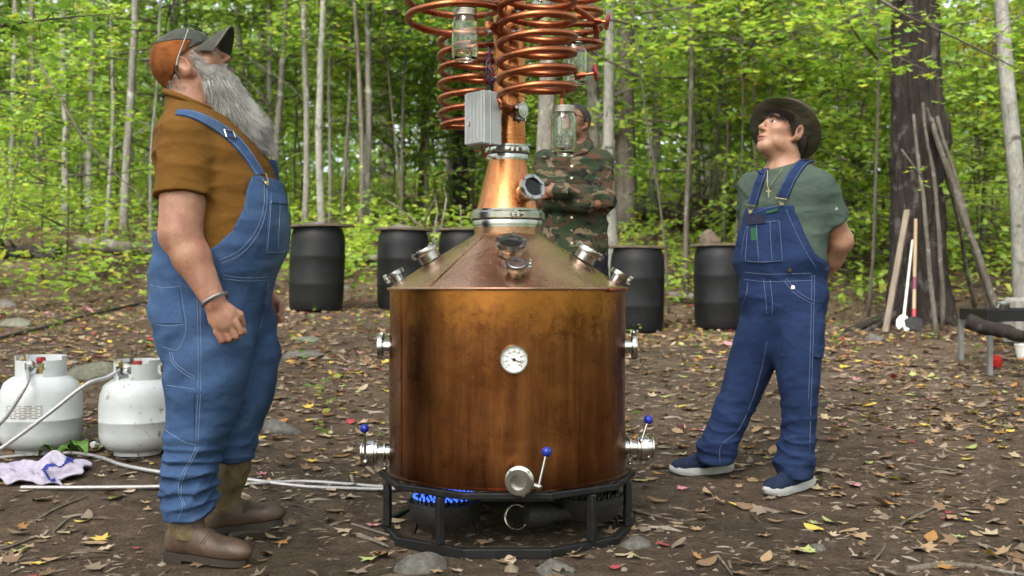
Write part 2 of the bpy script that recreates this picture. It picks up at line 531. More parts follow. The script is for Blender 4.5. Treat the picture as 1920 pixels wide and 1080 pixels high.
def fallen_leaf(p, colour, shape, size, yaw, tilt=(0, 0)):
    key = (colour, shape)
    if key not in _lm: _lm[key] = mesh_from(FALL[shape][0], FALL[shape][1], LEAFM[colour], None)
    o = add_mesh('fallen_leaf', _lm[key], None, p)
    o.rotation_euler = (tilt[0], tilt[1], yaw); o.scale = (size,) * 3
    px = 960 + p[0] * FPX / p[1]; py = 540 + (CAMZ - p[2]) * FPX / p[1]
    tag(o, '%s %s %s leaf %s %s' % ('large' if size > .042 else 'small' if size < .030 else 'mid-sized', colour, 'lobed' if shape < 6 else 'oval', pick(px, FLOOR), pick(py, [(910, 'farther back'), (985, 'midway'), (9999, 'low in the picture')])), 'leaf', 'fallen leaves on the near ground')
names = list(LC); wts = np.array([.24, .16, .20, .17, .075, .08, .04, .02, .015]); wts /= wts.sum()
P, sz, yaw, tl, ta = litter_pose(near)
for i in range(len(near)):
    fallen_leaf(tuple(P[i]), names[RNG.choice(len(names), p=wts)], int(RNG.integers(0, len(FALL))), float(sz[i]), float(yaw[i]), (float(tl[i] * math.cos(ta[i])), float(tl[i] * math.sin(ta[i]))))
# chips, bark crumbs, needles of dry stem: nobody could count them
pts = wedge(15000, 2.6, 8.5, lambda x, y: .3 + .7 * float(_sm(.5 + math.sin(x * 3.1 + y) * math.sin(y * 2.7 - x * 1.3))))
n = len(pts)
chip = (np.array([(-1, -.1, 0), (1, -.13, .05), (1, .1, .0), (-1, .12, .05), (0, 0, .22)]), np.array([(0, 1, 4), (1, 2, 4), (2, 3, 4), (3, 0, 4)]))
chunk = (np.array([(-1, -.6, 0), (.8, -.7, 0), (1, .5, 0), (-.7, .8, 0), (.1, 0, .7)]), np.array([(0, 1, 4), (1, 2, 4), (2, 3, 4), (3, 0, 4)]))
z = gz(pts[:, 0], pts[:, 1]) + micro(pts[:, 0], pts[:, 1])
pk = (RNG.random(n) < .3).astype(int)
V, T = scatter([chip, chunk], np.column_stack([pts, z + .001]), np.where(pk == 0, RNG.gamma(2, .008, n) + .004, RNG.gamma(2, .0035, n) + .002), RNG.uniform(0, 6.28, n), np.abs(RNG.normal(0, .12, n)), RNG.uniform(0, 6.28, n), pk)
M_CHIP = _leafmat('ground_chips', [(0, (.07, .05, .035)), (.4, (.14, .10, .07)), (.65, (.22, .17, .12)), (.85, (.27, .215, .155)), (.95, (.34, .28, .22))], 0, .9)
tag(add_mesh('ground_debris', mesh_from(V, T, M_CHIP, None)), 'bark chips and bits of dry stem strewn over the dirt', 'debris', kind='stuff')
# ================================================================== metals and shared materials
def _copper(name, dark, mid, light, streak=True, rough=.34, sc=1.0, band=False):
    m, nt, b = _new(name)
    st = (13, 13, .55) if streak else (3, 3, 3)
    n1 = noise(nt, 1.0 * sc, 7, .68, stretch=st, dist=.4)
    n2 = noise(nt, 5.5 * sc, 8, .7, dist=.6)
    n3 = noise(nt, 90 * sc, 4, .7, stretch=(1, 1, .2) if streak else None)
    r1 = ramp(nt, [(.28, dark), (.5, mid), (.74, light)]); nt.links.new(n1.outputs[0], r1.inputs[0])
    r2 = ramp(nt, [(.3, (.70, .62, .58)), (.55, (1, 1, 1)), (.78, (1.22, 1.15, 1.0))]); nt.links.new(n2.outputs[0], r2.inputs[0])
    c = mixc(nt, 1.0, r1.outputs[0], r2.outputs[0], 'MULTIPLY')
    r3 = ramp(nt, [(.3, (.8, .78, .75)), (.7, (1.12, 1.12, 1.12))]); nt.links.new(n3.outputs[0], r3.inputs[0])
    c = mixc(nt, .8, c, r3.outputs[0], 'MULTIPLY')
    if band:                                             # heat-mottled tarnish below the rim
        tcb = nt.nodes.new('ShaderNodeTexCoord'); sx = nt.nodes.new('ShaderNodeSeparateXYZ'); nt.links.new(tcb.outputs['Object'], sx.inputs[0])
        nb_ = noise(nt, 16, 7, .75, dist=.5); ma = nt.nodes.new('ShaderNodeMath'); ma.operation = 'MULTIPLY_ADD'; ma.inputs[1].default_value = .55
        nt.links.new(nb_.outputs[0], ma.inputs[0]); nt.links.new(sx.outputs[2], ma.inputs[2])
        rbn = ramp(nt, [(.83, (0, 0, 0)), (.97, (.85, .85, .85))]); nt.links.new(ma.outputs[0], rbn.inputs[0])
        c = mixc(nt, rbn.outputs[0], c, (.50, .20, .045))
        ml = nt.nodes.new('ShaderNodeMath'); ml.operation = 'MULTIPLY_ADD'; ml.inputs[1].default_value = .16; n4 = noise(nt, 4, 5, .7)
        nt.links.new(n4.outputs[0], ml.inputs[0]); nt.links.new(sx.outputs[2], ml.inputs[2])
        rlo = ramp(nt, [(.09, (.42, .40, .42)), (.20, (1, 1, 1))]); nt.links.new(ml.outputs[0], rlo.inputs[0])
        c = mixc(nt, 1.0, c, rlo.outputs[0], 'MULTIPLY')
    nt.links.new(c, b.inputs['Base Color'])
    b.inputs['Metallic'].default_value = .95
    mr = nt.nodes.new('ShaderNodeMapRange'); mr.inputs[3].default_value = rough - .12; mr.inputs[4].default_value = rough + .2
    nt.links.new(n2.outputs[0], mr.inputs[0]); nt.links.new(mr.outputs[0], b.inputs['Roughness'])
    add = mixc(nt, .3, n1.outputs[0], n2.outputs[0])
    bump(nt, b, add, .10, .02)
    return m
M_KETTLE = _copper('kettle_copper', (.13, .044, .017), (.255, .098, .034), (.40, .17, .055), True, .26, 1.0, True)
M_DOME = _copper('dome_copper', (.42, .24, .15), (.52, .31, .20), (.62, .40, .26), False, .24, .7)
M_COLUMN = _copper('column_copper', (.40, .13, .048), (.58, .225, .088), (.70, .32, .14), True, .24)
M_COIL = _copper('coil_copper', (.22, .066, .034), (.42, .14, .066), (.56, .23, .10), False, .26)
M_STEEL = pmat('stainless_steel', (.47, .46, .44), .24, 1.0, (25, .12), None, rvar=.08)
M_BLACKSTEEL = pmat('black_painted_steel', (.010, .010, .011), .5, 0, (20, .5), (60, .15), spec=.3)
M_IRON = pmat('cast_iron', (.035, .034, .034), .6, .4, (40, .4), (80, .3))
M_BLUE = pmat('blue_plastic_knob', (.012, .03, .33), .25)
M_WHITE = pmat('white_enamel', (.78, .78, .76), .35)
M_DARK = pmat('dark_gap', (.012, .011, .01), .6)
M_RED = pmat('red_painted_handwheel', (.28, .015, .025), .4, 0, (60, .3))
M_GREYBOX = pmat('grey_cast_aluminium', (.44, .45, .46), .45, .25, (14, .1))
def glassmat(name, tint=(.93, .97, .95), rough=.03):
    m, nt, b = _new(name)
    b.inputs['Base Color'].default_value = (*tint, 1); b.inputs['Roughness'].default_value = rough
    b.inputs['Transmission Weight'].default_value = 1; b.inputs['IOR'].default_value = 1.45
    return m
M_GLASS = glassmat('jar_glass')
M_SPIRIT = glassmat('clear_spirit', (.97, .98, .94), 0); M_SPIRIT.node_tree.nodes['Principled BSDF'].inputs['IOR'].default_value = 1.33
M_PANE = pmat('dark_sight_pane', (.012, .016, .013), .12, 0, None, None, spec=.35)
M_LID = pmat('zinc_jar_lid', (.50, .47, .42), .35, .9, (40, .2))

# ================================================================== the still
SX, SY = STILL_X, STILL_Y
CX = Vector((SX, SY, 0))
def q(py): return CAMZ - (py - 540) * SY / FPX           # height of a pixel row at the still's axis
def around(r, az, z):                                     # az: 0 faces the camera, positive turns to the right
    return Vector((SX + r * math.sin(az), SY - r * math.cos(az), z))
KR = .462
stand = thing('still_stand', 'black welded steel ring stand carrying the copper still', 'stand', (SX, SY, 0))
# polygonal top and bottom frames
NP = 10
def ringpts(r, z, ph=0): return [around(r, ph + 2 * math.pi * i / NP, z) for i in range(NP)]
for nm, z, r, hh in (('top_ring', .2215, .488, .024), ('base_ring', .020, .488, .036)):
    p = ringpts(r, z, math.pi / NP)
    mb = MB()
    for i in range(NP): 
        a, b_ = p[i], p[(i + 1) % NP]
        d = (b_ - a).normalized() * .010
        mb.bar(a - d, b_ + d, .030, hh, .004)
    mb.build(nm, M_BLACKSTEEL, stand)
for k, azd in enumerate((-75, -30, 40, 76, 135, 180, -135)):
    a = around(.474, R(azd), .039); b_ = around(.474, R(azd), .2085)
    MB().bar(a, b_, .028, .028, .004, up=(math.sin(R(azd)), math.cos(R(azd)), 0)).build('post', M_BLACKSTEEL, stand)
MB().bar(around(.46, R(-128), .04), around(.46, R(128), .04), .03, .03, .003).build('cross_bar', M_BLACKSTEEL, stand)

still = thing('copper_still', 'large copper pot still with dome, column and coils between the men', 'still', (SX, SY, .23))
kb, kt = .2345, q(541)
def wob(v):
    a = math.atan2(v.y - SY, v.x - SX); k = 1 + .0025 * math.sin(5 * a + 9 * v.z) + .002 * math.sin(11 * a - 14 * v.z)
    return Vector((SX + (v.x - SX) * k, SY + (v.y - SY) * k, v.z))
kprof = [(.1, kb), (KR - .01, kb), (KR + .010, kb + .003), (KR + .010, kb + .010), (KR, kb + .014)] + [(KR, kb + .014 + (kt - kb - .02) * t / 12) for t in range(1, 13)]
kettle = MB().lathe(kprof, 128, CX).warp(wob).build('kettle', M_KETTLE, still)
MB().lathe([(KR + .001, kt - .006), (KR + .009, kt - .006), (KR + .010, kt), (KR + .007, kt + .004), (KR - .004, kt + .004)], 128, CX).build('rim', M_DOME, kettle)
MB().tube([around(KR + .004, R(a), kt - .004) for a in range(52, 86, 3)], .010, 10).build('rolled_edge', M_COIL, kettle)
# riveted vertical seam
MB().tube([around(KR + .0008, R(-58), kb + .02 + (kt - kb - .03) * i / 8) for i in range(9)], .0035, 6).build('seam', M_KETTLE, kettle)
zc = q(443)
dome = MB().lathe([(KR - .002, kt + .004), (.30, kt + .004 + (zc - kt) * .5), (.138, zc), (.131, zc + .006), (.131, q(428))], 96, CX).build('dome', M_DOME, still)
MB().tube([around(.462 - .33 * t, R(-38), kt + .009 + (zc - kt - .004) * t) for t in np.linspace(0.02, .97, 8)], .0028, 6).build('seam', M_DOME, dome)
def clamp_ring(zb, zt, r, parent, bolt_az):
    h = zt - zb
    MB().lathe([(r * .90, zb), (r * .955, zb), (r * .96, zb + h * .3), (r * .955, zb + h * .32)], 64, CX).build('lower_ferrule', M_STEEL, parent)
    MB().lathe([(r * .9, zb + h * .33), (r, zb + h * .36), (r * 1.02, zb + h * .42), (r * 1.02, zb + h * .78), (r, zb + h * .84), (r * .9, zb + h * .86)], 64, CX).build('band', M_STEEL, parent)
    MB().lathe([(r * .9, zb + h * .87), (r * .95, zb + h * .87), (r * .95, zt), (r * .88, zt)], 64, CX).build('upper_ferrule', M_STEEL, parent)
    c = around(r * 1.05, bolt_az, zb + h * .6)
    t = Vector((math.cos(bolt_az), math.sin(bolt_az), 0))
    m = MB().box((.012, .014, h * .34), c - t * .010, None, .002).box((.012, .014, h * .34), c + t * .010, None, .002).tube([c - t * .022, c + t * .03], .004, 8)
    m.lathe([(.0, 0), (.009, 0), (.009, .012), (0, .012)], 6, c + t * .014, t).build('bolt', M_STEEL, parent)
cl = MB().lathe([(.128, q(428)), (.134, q(428)), (.134, q(424)), (.128, q(424))], 64, CX).build('neck_clamp', M_STEEL, still)
clamp_ring(q(424), q(394), .146, cl, R(12))
cone = MB().lathe([(.125, q(396)), (.121, q(392)), (.076, q(305)), (.076, q(299))], 80, CX).build('helmet_cone', M_COLUMN, still)
MB().tube([around(.122 - .0455 * t, R(-160), q(390) + (q(306) - q(390)) * t) for t in (0, .5, 1)], .0025, 6).build('seam', M_COLUMN, cone)
cu = MB().lathe([(.074, q(302)), (.079, q(302)), (.079, q(299)), (.074, q(299))], 64, CX).build('column_clamp', M_STEEL, still)
clamp_ring(q(300), q(274), .088, cu, R(18))
COLX = Vector((SX + .008, SY, 0))
column = MB().lathe([(.0, q(276)), (.064, q(276)), (.064, q(200)), (.0635, q(100)), (.064, 2.45), (0, 2.46)], 64, COLX).build('column', M_COLUMN, still)
for pyb in (262, 255, 183):
    MB().lathe([(.060, q(pyb) - .003), (.0685, q(pyb) - .003), (.0685, q(pyb) + .003), (.060, q(pyb) + .003)], 48, COLX).build('band', M_COLUMN, column)
# sight glasses: ring, pane, collar
def sight(c, ax, r, parent_name='sight_glass', depth=.03, mat=None):
    ax = Vector(ax).normalized()
    c = Vector(c)
    o = MB().lathe([(r * .66, -depth), (r * .72, -depth), (r * .72, .0), (r * .98, .0), (r * 1.0, .004), (r, .016), (r * .97, .022), (r * .72, .022), (r * .69, .012), (r * .6, .012)], 48, c, ax).build(parent_name, M_STEEL, still)
    MB().lathe([(0, .010), (r * .7, .010), (r * .7, .0125), (0, .0125)], 40, c, ax).build('pane', M_PANE, o)
    n = 6
    u, v, w = frame_of(ax)
    m = MB()
    for i in range(n):
        a = 2 * math.pi * i / n + .3
        m.lathe([(0, 0), (.006, 0), (.006, .006), (0, .006)], 6, c + (u * math.cos(a) + v * math.sin(a)) * r * .86 + w * .021, w)
    m.build('bolt', M_STEEL, o)
    return o
slope = math.atan2(zc - kt, KR - .138)
def dome_pt(az, t, off=0.0):
    r = KR + (.138 - KR) * t; z = kt + .004 + (zc - kt) * t
    nrm = Vector((math.sin(az) * math.sin(slope), -math.cos(az) * math.sin(slope), math.cos(slope)))
    return around(r, az, z) + nrm * off, nrm
for az, t in ((R(3), .60), (R(-80), .50), (R(80), .50)):
    p, nn = dome_pt(az, t, .034)
    sight(p, nn, .060)
p = around(.104, R(38), q(363)) + Vector((.01, -.01, 0)); ax = Vector((math.sin(R(32)), -math.cos(R(32)), .32))
sight(p + ax.normalized() * .03, ax, .052, depth=.06)
# capped tri-clamp ferrules on the dome
def triclamp(c, ax, r, wingdir, name='capped_port', stem=.03, parent=None):
    ax = Vector(ax).normalized(); c = Vector(c)
    o = MB().lathe([(r * .6, -stem), (r * .62, -stem), (r * .62, -.003), (r * .95, 0), (r * .95, .004), (r * .6, .004)], 32, c, ax).build(name, M_STEEL, parent or still)
    MB().lathe([(0, .0105), (r * .93, .0045), (r * .95, .006), (r * .8, .0125), (0, .014)], 32, c, ax).build('cap', M_STEEL, o)
    MB().lathe([(r * .88, -.006), (r * 1.14, -.006), (r * 1.16, -.002), (r * 1.16, .008), (r * 1.14, .012), (r * .9, .012)], 32, c, ax, True).build('clamp_band', M_STEEL, o)
    wd = Vector(wingdir).normalized(); e = c + wd * r * 1.22
    sd = ax.cross(wd).normalized()
    m = MB().box((.014, .014, .016), e, rot_to(ax), .002).tube([e - sd * .012, e + sd * .034], .0035, 8)
    m.ball(e + sd * .024, (.008, .008, .008), 10, 6)
    m.box((.006, .018, .010), e + sd * .026 + ax * .014, rot_to(ax), .002).box((.006, .018, .010), e + sd * .026 - ax * .012, rot_to(ax), .002)
    m.build('wing_nut', M_STEEL, o)
    return o
p, nn = dome_pt(R(5), .26, .028); triclamp(p, nn, .038, (1, -.1, -.1))
p, nn = dome_pt(R(-84), .12, .03); triclamp(p, nn, .034, (-1, -.3, -.6))
p, nn = dome_pt(R(84), .12, .03); triclamp(p, nn, .034, (1, -.3, -.6))
for s in (-1, 1):
    c = Vector((SX + s * (KR + .028), SY - .05, q(649)))
    triclamp(c, (s, 0, 0), .042, (0, .3, 1), 'side_port', .05)
# dial thermometer
tx = around(KR + .012, R(3.0), q(659))
axd = Vector((.05, -1, .0)).normalized()
th = MB().lathe([(.012, -.03), (.012, -.012), (.049, -.012), (.051, -.008), (.051, .008), (.049, .011), (.045, .011), (.044, .006)], 48, tx, axd).build('thermometer', M_STEEL, still)
MB().lathe([(0, .004), (.0445, .004), (.0445, .0065), (0, .0065)], 48, tx, axd).build('dial_face', M_WHITE, th)
u = Vector((0, 0, 1)).cross(axd).normalized() * -1
u = axd.cross(Vector((0, 0, 1))).normalized() * -1
if u.x < 0: u = -u
up = Vector((0, 0, 1))
m = MB()
for i in range(0, 41):
    a = R(225 - 270 * i / 40); d = u * math.cos(a) + up * math.sin(a)
    big = i % 5 == 0
    a0 = tx + d * (.033 if big else .037) + axd * .0072
    m.bar(a0, tx + d * .0415 + axd * .0072, .0016 if big else .0009, .0008, 0, up=axd)
m.build('graduations', M_DARK, th)
d = (u * math.cos(R(-22)) + up * math.sin(R(-22)))
MB().bar(tx - d * .012 + axd * .009, tx + d * .034 + axd * .009, .0026, .001, 0, up=axd).lathe([(0, .007), (.006, .007), (.005, .0105), (0, .0105)], 16, tx, axd).build('needle', M_DARK, th)
NUMS = []
for i, t in enumerate(('50', '100', '150', '200', '250', '300', '350', '400', '500')):
    a = R(225 - 270 * i / 8)
    cu_ = bpy.data.curves.new('n', 'FONT'); cu_.body = t; cu_.size = .0085; cu_.align_x = 'CENTER'; cu_.align_y = 'CENTER'; cu_.extrude = .0002
    fo = bpy.data.objects.new('tmp', cu_); COL.objects.link(fo)
    bpy.context.view_layer.update()
    me_ = bpy.data.meshes.new_from_object(fo.evaluated_get(bpy.context.evaluated_depsgraph_get())); bpy.data.objects.remove(fo)
    pos = tx + (u * math.cos(a) + up * math.sin(a)) * .0275 + axd * .0075
    me_.transform(Matrix.Translation(pos - ORG[still.name]) @ Matrix((u, up, axd)).transposed().to_4x4()); me_.materials.clear(); me_.materials.append(M_DARK)
    add_mesh('dial_number', me_, th)
# butterfly valves with blue ball levers
def valve(c, ax, lever_from, lever_to, name='butterfly_valve', k=1.22):
    ax = Vector(ax).normalized(); c = Vector(c)
    o = MB().lathe([(r_ * k, h_) for r_, h_ in [(.020, -.075), (.022, -.075), (.022, -.058), (.032, -.056), (.032, -.050), (.022, -.048), (.022, -.028), (.036, -.026), (.036, -.016), (.042, -.014), (.042, .012), (.036, .014), (.036, .018), (.030, .020), (.030, .030), (.036, .032), (.036, .037), (.022, .037), (.020, .0)]], 32, c, ax).build(name, M_STEEL, still)
    MB().lathe([(0, -.002), (.0205 * k, -.002), (.0205 * k, .002), (0, .002)], 24, c + ax * .012, ax).build('disc', M_STEEL, o)
    uu, vv, ww = frame_of(ax); m = MB()
    for i in range(4):
        a = math.pi / 4 + i * math.pi / 2
        m.lathe([(0, 0), (.0055, 0), (.0055, .005), (0, .005)], 6, c + (uu * math.cos(a) + vv * math.sin(a)) * .036 * k + ww * .013, ww)
    m.build('bolt', M_STEEL, o)
    lf, lt = Vector(lever_from), Vector(lever_to)
    MB().tube([c, lf], [.013, .011], 12).ball(lf, .0125, 12, 8).build('lever_hub', M_STEEL, o)
    MB().tube([lf, lt], .0052, 10).build('lever', M_STEEL, o)
    MB().ball(lt, .0175, 20, 14).build('knob', M_BLUE, o)
    # tri-clamp wing at the pot side
    e = c - ax * .053 + vv * .040
    MB().box((.016, .016, .022), e, rot_to(ax), .002).tube([e, e + vv * .02], .004, 8).ball(e + vv * .022, (.009, .009, .006), 10, 6).build('clamp_nut', M_STEEL, o)
    return o
fy = SY - KR - .075
cF = W(975, 901, fy)
valve(cF, (-.18, -1, .0), W(1010, 913, fy - .005), W(1025, 847, fy + .01))
cL = W(706, 845, SY); cL.x = SX - KR - .075 + .012
cL = Vector((SX - KR - .072, SY - .02, q(847)))
valve(cL, (-1, 0, 0), cL + Vector((-.016, -.045, -.03)), cL + Vector((-.020, -.045, .10)))
cR = Vector((SX + KR + .072, SY - .02, q(838)))
valve(cR, (1, 0, 0), cR + Vector((-.012, -.03, .03)), cR + Vector((.016, -.02, .112)))

# coils
def helix(c, r, z0, pitch, turns, a0, n=40, cw=1):
    return [Vector((c[0] + r * math.cos(a0 + cw * 2 * math.pi * i / n), c[1] + r * math.sin(a0 + cw * 2 * math.pi * i / n), z0 + pitch * i / n + .003 * math.sin(i * .13))) for i in range(int(turns * n) + 1)]
def bez(p0, p1, p2, n=8): return [(1 - t) ** 2 * Vector(p0) + 2 * t * (1 - t) * Vector(p1) + t * t * Vector(p2) for t in np.linspace(0, 1, n + 1)]
TR = .0132
# front coil
cA = W(1007, 166, 3.97)
hA = helix((cA.x, cA.y), .139, cA.z - .03, .0645, 6.6, math.pi)
start = hA[0]; elbow = around(.085, R(18), q(213))
tail = bez(start, start + Vector((.012, -.055, -.055)), elbow + Vector((-.045, -.045, .01)), 10)[::-1]
coilA = MB().tube([elbow] + tail[:-1] + hA, TR, 12).build('front_coil', M_COIL, still)
MB().tube([around(.06, R(18), q(213)), elbow], [.021, .021], 16).build('elbow', M_COIL, coilA)
triclamp(around(.10, R(32), q(213)), (.75, -.6, 0), .026, (-.4, .1, -1), 'elbow_clamp', .03)
# left-hand lower coil
cC = W(886, 234, 4.36)
hC = helix((cC.x, cC.y), .133, cC.z - .012, .0585, 6.4, math.pi * 1.1)
coilC = MB().tube([Vector((SX, SY + .05, cC.z - .03))] + hC, TR * .95, 12).build('rear_coil', M_COIL, still)
# upper left coil
cB = W(848, 52, 4.02)
hB = helix((cB.x, cB.y), .168, cB.z - .01, .072, 4.3, -.6, 44)
coilB = MB().tube(hB, TR, 12).build('upper_coil', M_COIL, still)
MB().tube([hB[0] + Vector((0, 0, 0)), Vector((SX - .02, SY - .05, cB.z + .0))], TR, 10).build('return_pipe', M_COIL, coilB)
MB().tube([hB[-1], Vector((SX, SY, hB[-1].z + .02))], TR, 10).build('inlet_pipe', M_COIL, coilB)
# rear right coil
cD = W(1064, 78, 4.36)
hD = helix((cD.x, cD.y), .135, cD.z - .05, .066, 5.6, math.pi * .9)
coilD = MB().tube([Vector((SX + .02, SY + .04, cD.z - .06))] + hD, TR, 12).build('rear_coil', M_COIL, still)
# needle valves with red hand wheels
def handwheel(a, b_, r=.026):
    a = Vector(a); b_ = Vector(b_); d = (b_ - a).normalized()
    o = MB().tube([a, a + (b_ - a) * .45], [.014, .010], 10).tube([a + (b_ - a) * .4, b_], .005, 8).lathe([(0, 0), (.012, 0), (.012, .016), (0, .016)], 6, a + (b_ - a) * .3, d).build('needle_valve', M_COIL, still)
    u_, v_, w_ = frame_of(d); m = MB()
    n = 30
    m.tube([b_ + (u_ * math.cos(t) + v_ * math.sin(t)) * r * (1 + .10 * math.cos(5 * t)) for t in np.linspace(0, 2 * math.pi, n, endpoint=False)], .0058, 8, True)
    for k in range(5):
        t = 2 * math.pi * k / 5; m.tube([b_, b_ + (u_ * math.cos(t) + v_ * math.sin(t)) * r * 1.05], .0048, 6)
    m.ball(b_, .009, 10, 8).build('handwheel', M_RED, o)
pA = Vector((cA.x + .139, cA.y, cA.z + .045)); handwheel(pA, pA + Vector((.078, .0, .012)))
pD = W(1112, 38, 4.27); handwheel(pD, W(1139, 42, 4.26))
MB().tube([W(1075, 14, 4.2), W(1095, 25, 4.24), W(1112, 38, 4.27), W(1120, 60, 4.28), W(1117, 75, 4.29)], [.011, .012, .014, .012, .010], 10).build('drain_pipe', M_COIL, coilD)
# drip pipes to the jars
def drip(x, py0, py1, Y): MB().tube([W(x, py0, Y), W(x, py1, Y)], .0075, 10).build('drip_pipe', M_COIL, still)
drip(1053, 178, 206, 3.93); drip(873, -30, 24, 3.90); drip(1078, 60, 80, 4.26)
MB().tube([W(1053, 182, 3.93), Vector((cA.x + .10, cA.y - .09, cA.z - .01))], .008, 8).build('drip_pipe', M_COIL, still)
MB().tube([W(873, 4, 3.90), W(905, 8, 3.98), W(945, 2, 4.12)], .010, 8).build('drip_pipe', M_COIL, still)
MB().tube([W(1078, 70, 4.26), W(1100, 64, 4.28)], .008, 8).build('drip_pipe', M_COIL, still)
# aluminium control box with ribbed cover
bc = W(907, 222, 4.03); bc.z = W(0, 224, 4.03).z
Rb = Matrix.Rotation(R(42), 3, 'Z')
box = MB().box((.09, .105, .20), bc, Rb, .004).build('control_box', M_GREYBOX, still)
m = MB()
for i in range(13):
    xx = -.048 + i * .096 / 12
    m.box((.010, .0045, .19), bc + Rb @ Vector((-.047, xx, 0)), Rb, .001)
o = m.build('cover_rib', M_GREYBOX, box); o['kind'] = 'stuff'
# rotate so that ribs face left-front
MB().box((.004, .109, .204), bc + Rb @ Vector((-.012, 0, 0)), Rb, .001).build('cover_seam', M_GREYBOX, box)
MB().box((.016, .006, .018), bc + Rb @ Vector((-.055, .02, -.02)), Rb, .002).build('latch', M_LID, box)
MB().bar(bc + Rb @ Vector((.03, .03, .02)), Vector((SX, SY, bc.z + .02)), .03, .03).build('bracket', M_STEEL, box)
MB().tube([bc + Vector((.02, 0, .097)), bc + Vector((.022, .0, .125))], .014, 12).build('cable_gland', M_DARK, box)
# bundles of thin wires from the box up the column
WM = [pmat('wire_' + n_, c, .45) for n_, c in (('red', (.25, .02, .02)), ('blue', (.02, .03, .2)), ('black', (.02, .02, .02)), ('grey', (.25, .22, .2)))]
rr = random.Random(3)
for k in range(26):
    a = bc + Vector((.022 + rr.uniform(-.01, .01), rr.uniform(-.01, .01), .125))
    e = W(rr.uniform(905, 930), rr.uniform(70, 160), rr.uniform(4.0, 4.1))
    p_ = [a, a + Vector((rr.uniform(-.03, .03), rr.uniform(-.03, .01), .03))]
    for j in range(4): p_.append(a.lerp(e, (j + 1) / 5) + Vector((rr.uniform(-.03, .03), rr.uniform(-.03, .03), rr.uniform(-.02, .02))))
    p_.append(e)
    pp = []
    for j in range(len(p_) - 2): pp += bez((p_[j] + p_[j + 1]) / 2, p_[j + 1], (p_[j + 1] + p_[j + 2]) / 2, 4)[:-1]
    MB().tube(pp, .0016, 5).build('wire', WM[k % 4], box)
def spring(a, b_, r, n, wr=.0015):
    a = Vector(a); b_ = Vector(b_); u_, v_, w_ = frame_of(b_ - a)
    return [a.lerp(b_, i / (n * 10)) + (u_ * math.cos(i * .628) + v_ * math.sin(i * .628)) * r for i in range(n * 10 + 1)]
for (x0, y0, x1, y1, Y) in ((912, 100, 914, -20, 4.05), (918, 60, 912, -10, 4.06), (930, 60, 938, 30, 4.05)):
    MB().tube(spring(W(x0, y0, Y), W(x1, y1, Y), .009, 9), .0016, 5).build('curled_wire', WM[3], box)
MB().box((.02, .02, .03), W(921, 55, 4.06), Rb, .003).build('terminal_block', M_WHITE, box)
for k in range(5):
    a = bc + Vector((rr.uniform(-.01, .03), rr.uniform(-.02, .02), -.097)); e = W(rr.uniform(885, 935), rr.uniform(280, 302), 4.04)
    MB().tube(bez(a, a + Vector((rr.uniform(-.02, .0), -.01, -.035)), e, 8), .0022, 5).build('wire', WM[rr.choice((0, 2, 0))], box)
# small steel fittings among the coils
for (x, y, Y) in ((1003, 10, 4.12), (970, 18, 4.12), (1000, 75, 4.25), (962, 66, 4.1)):
    triclamp(W(x, y, Y), (.3, -.9, .1), .014, (1, 0, -.3), 'coil_fitting', .03)

# ------------------------------------------------------------------ mason jars hanging under the drip pipes
def jar(px, pyt, pyb, wpx, Y, label, liquid):
    s = Y / FPX; b0 = W(px, pyb, Y); r = wpx * s / 2; h = (pyb - pyt) * s
    t = thing('mason_jar', label, 'jar', b0, 'glass jars hung on the still')
    nr = r * .80
    outer = [(r * .80, 0), (r * .95, h * .03), (r, h * .08), (r, h * .70), (r * .96, h * .76), (nr, h * .84), (nr, h * .96)]
    th_ = .003
    inner = [(nr - th_, h * .96), (nr - th_, h * .84), (r * .96 - th_, h * .755), (r - th_, h * .70), (r - th_, h * .09), (r * .93 - th_, h * .045), (0, h * .04)]
    MB().lathe([(0, h * .012), (r * .72, h * .012)] + outer + inner, 40, b0).build('glass_body', M_GLASS, t)
    # moulded emblem: raised script-like ridges and measure marks on the glass
    m = MB()
    for k in range(5):
        zz = h * (.2 + .1 * k)
        m.tube([b0 + Vector((r * math.sin(a) * 1.0, -r * math.cos(a) * 1.0, zz)) for a in np.linspace(-.75, -.45, 4)], .0016, 5)
    for k in range(3):
        m.tube([b0 + Vector((r * math.sin(.45 + .10 * k + .16 * math.cos(a)), -r * math.cos(.45 + .10 * k + .16 * math.cos(a)), h * (.42 + .05 * math.sin(a) - .03 * k))) for a in np.linspace(0, 6.1, 12)], .0016, 5)
    m.build('moulded_emblem', M_GLASS, t)['kind'] = 'stuff'
    if liquid:
        MB().lathe([(0, h * .045), (r * .925 - th_, h * .048), (r - th_ - .0004, h * .092), (r - th_ - .0004, h * liquid), (0, h * liquid)], 40, b0).build('liquid', M_SPIRIT, t)
    lid = MB().lathe([(nr * 1.04, h * .87), (nr * 1.10, h * .87), (nr * 1.10, h * .985), (nr * 1.04, h * 1.0), (nr * .9, h * 1.0), (nr * .88, h * .992), (.009, h * .992), (.009, h * .985), (nr * 1.02, h * .982)], 40, b0).build('lid', M_LID, t)
    m = MB()
    for k in range(3): m.lathe([(nr * 1.09, h * (.89 + .03 * k)), (nr * 1.13, h * (.90 + .03 * k)), (nr * 1.09, h * (.91 + .03 * k))], 40, b0)
    m.build('screw_ring', M_LID, lid)
    return t
jar(872, 18, 113, 50, 3.90, 'glass jar holding a little clear spirit beside the upper left coil', .20)
jar(1057, 199, 290, 48, 3.93, 'glass jar hanging lowest under the front coil before the camouflage shirt', .12)
jar(1078, 72, 158, 46, 4.26, 'glass jar half hidden behind the front coil by the red wheels', 0)

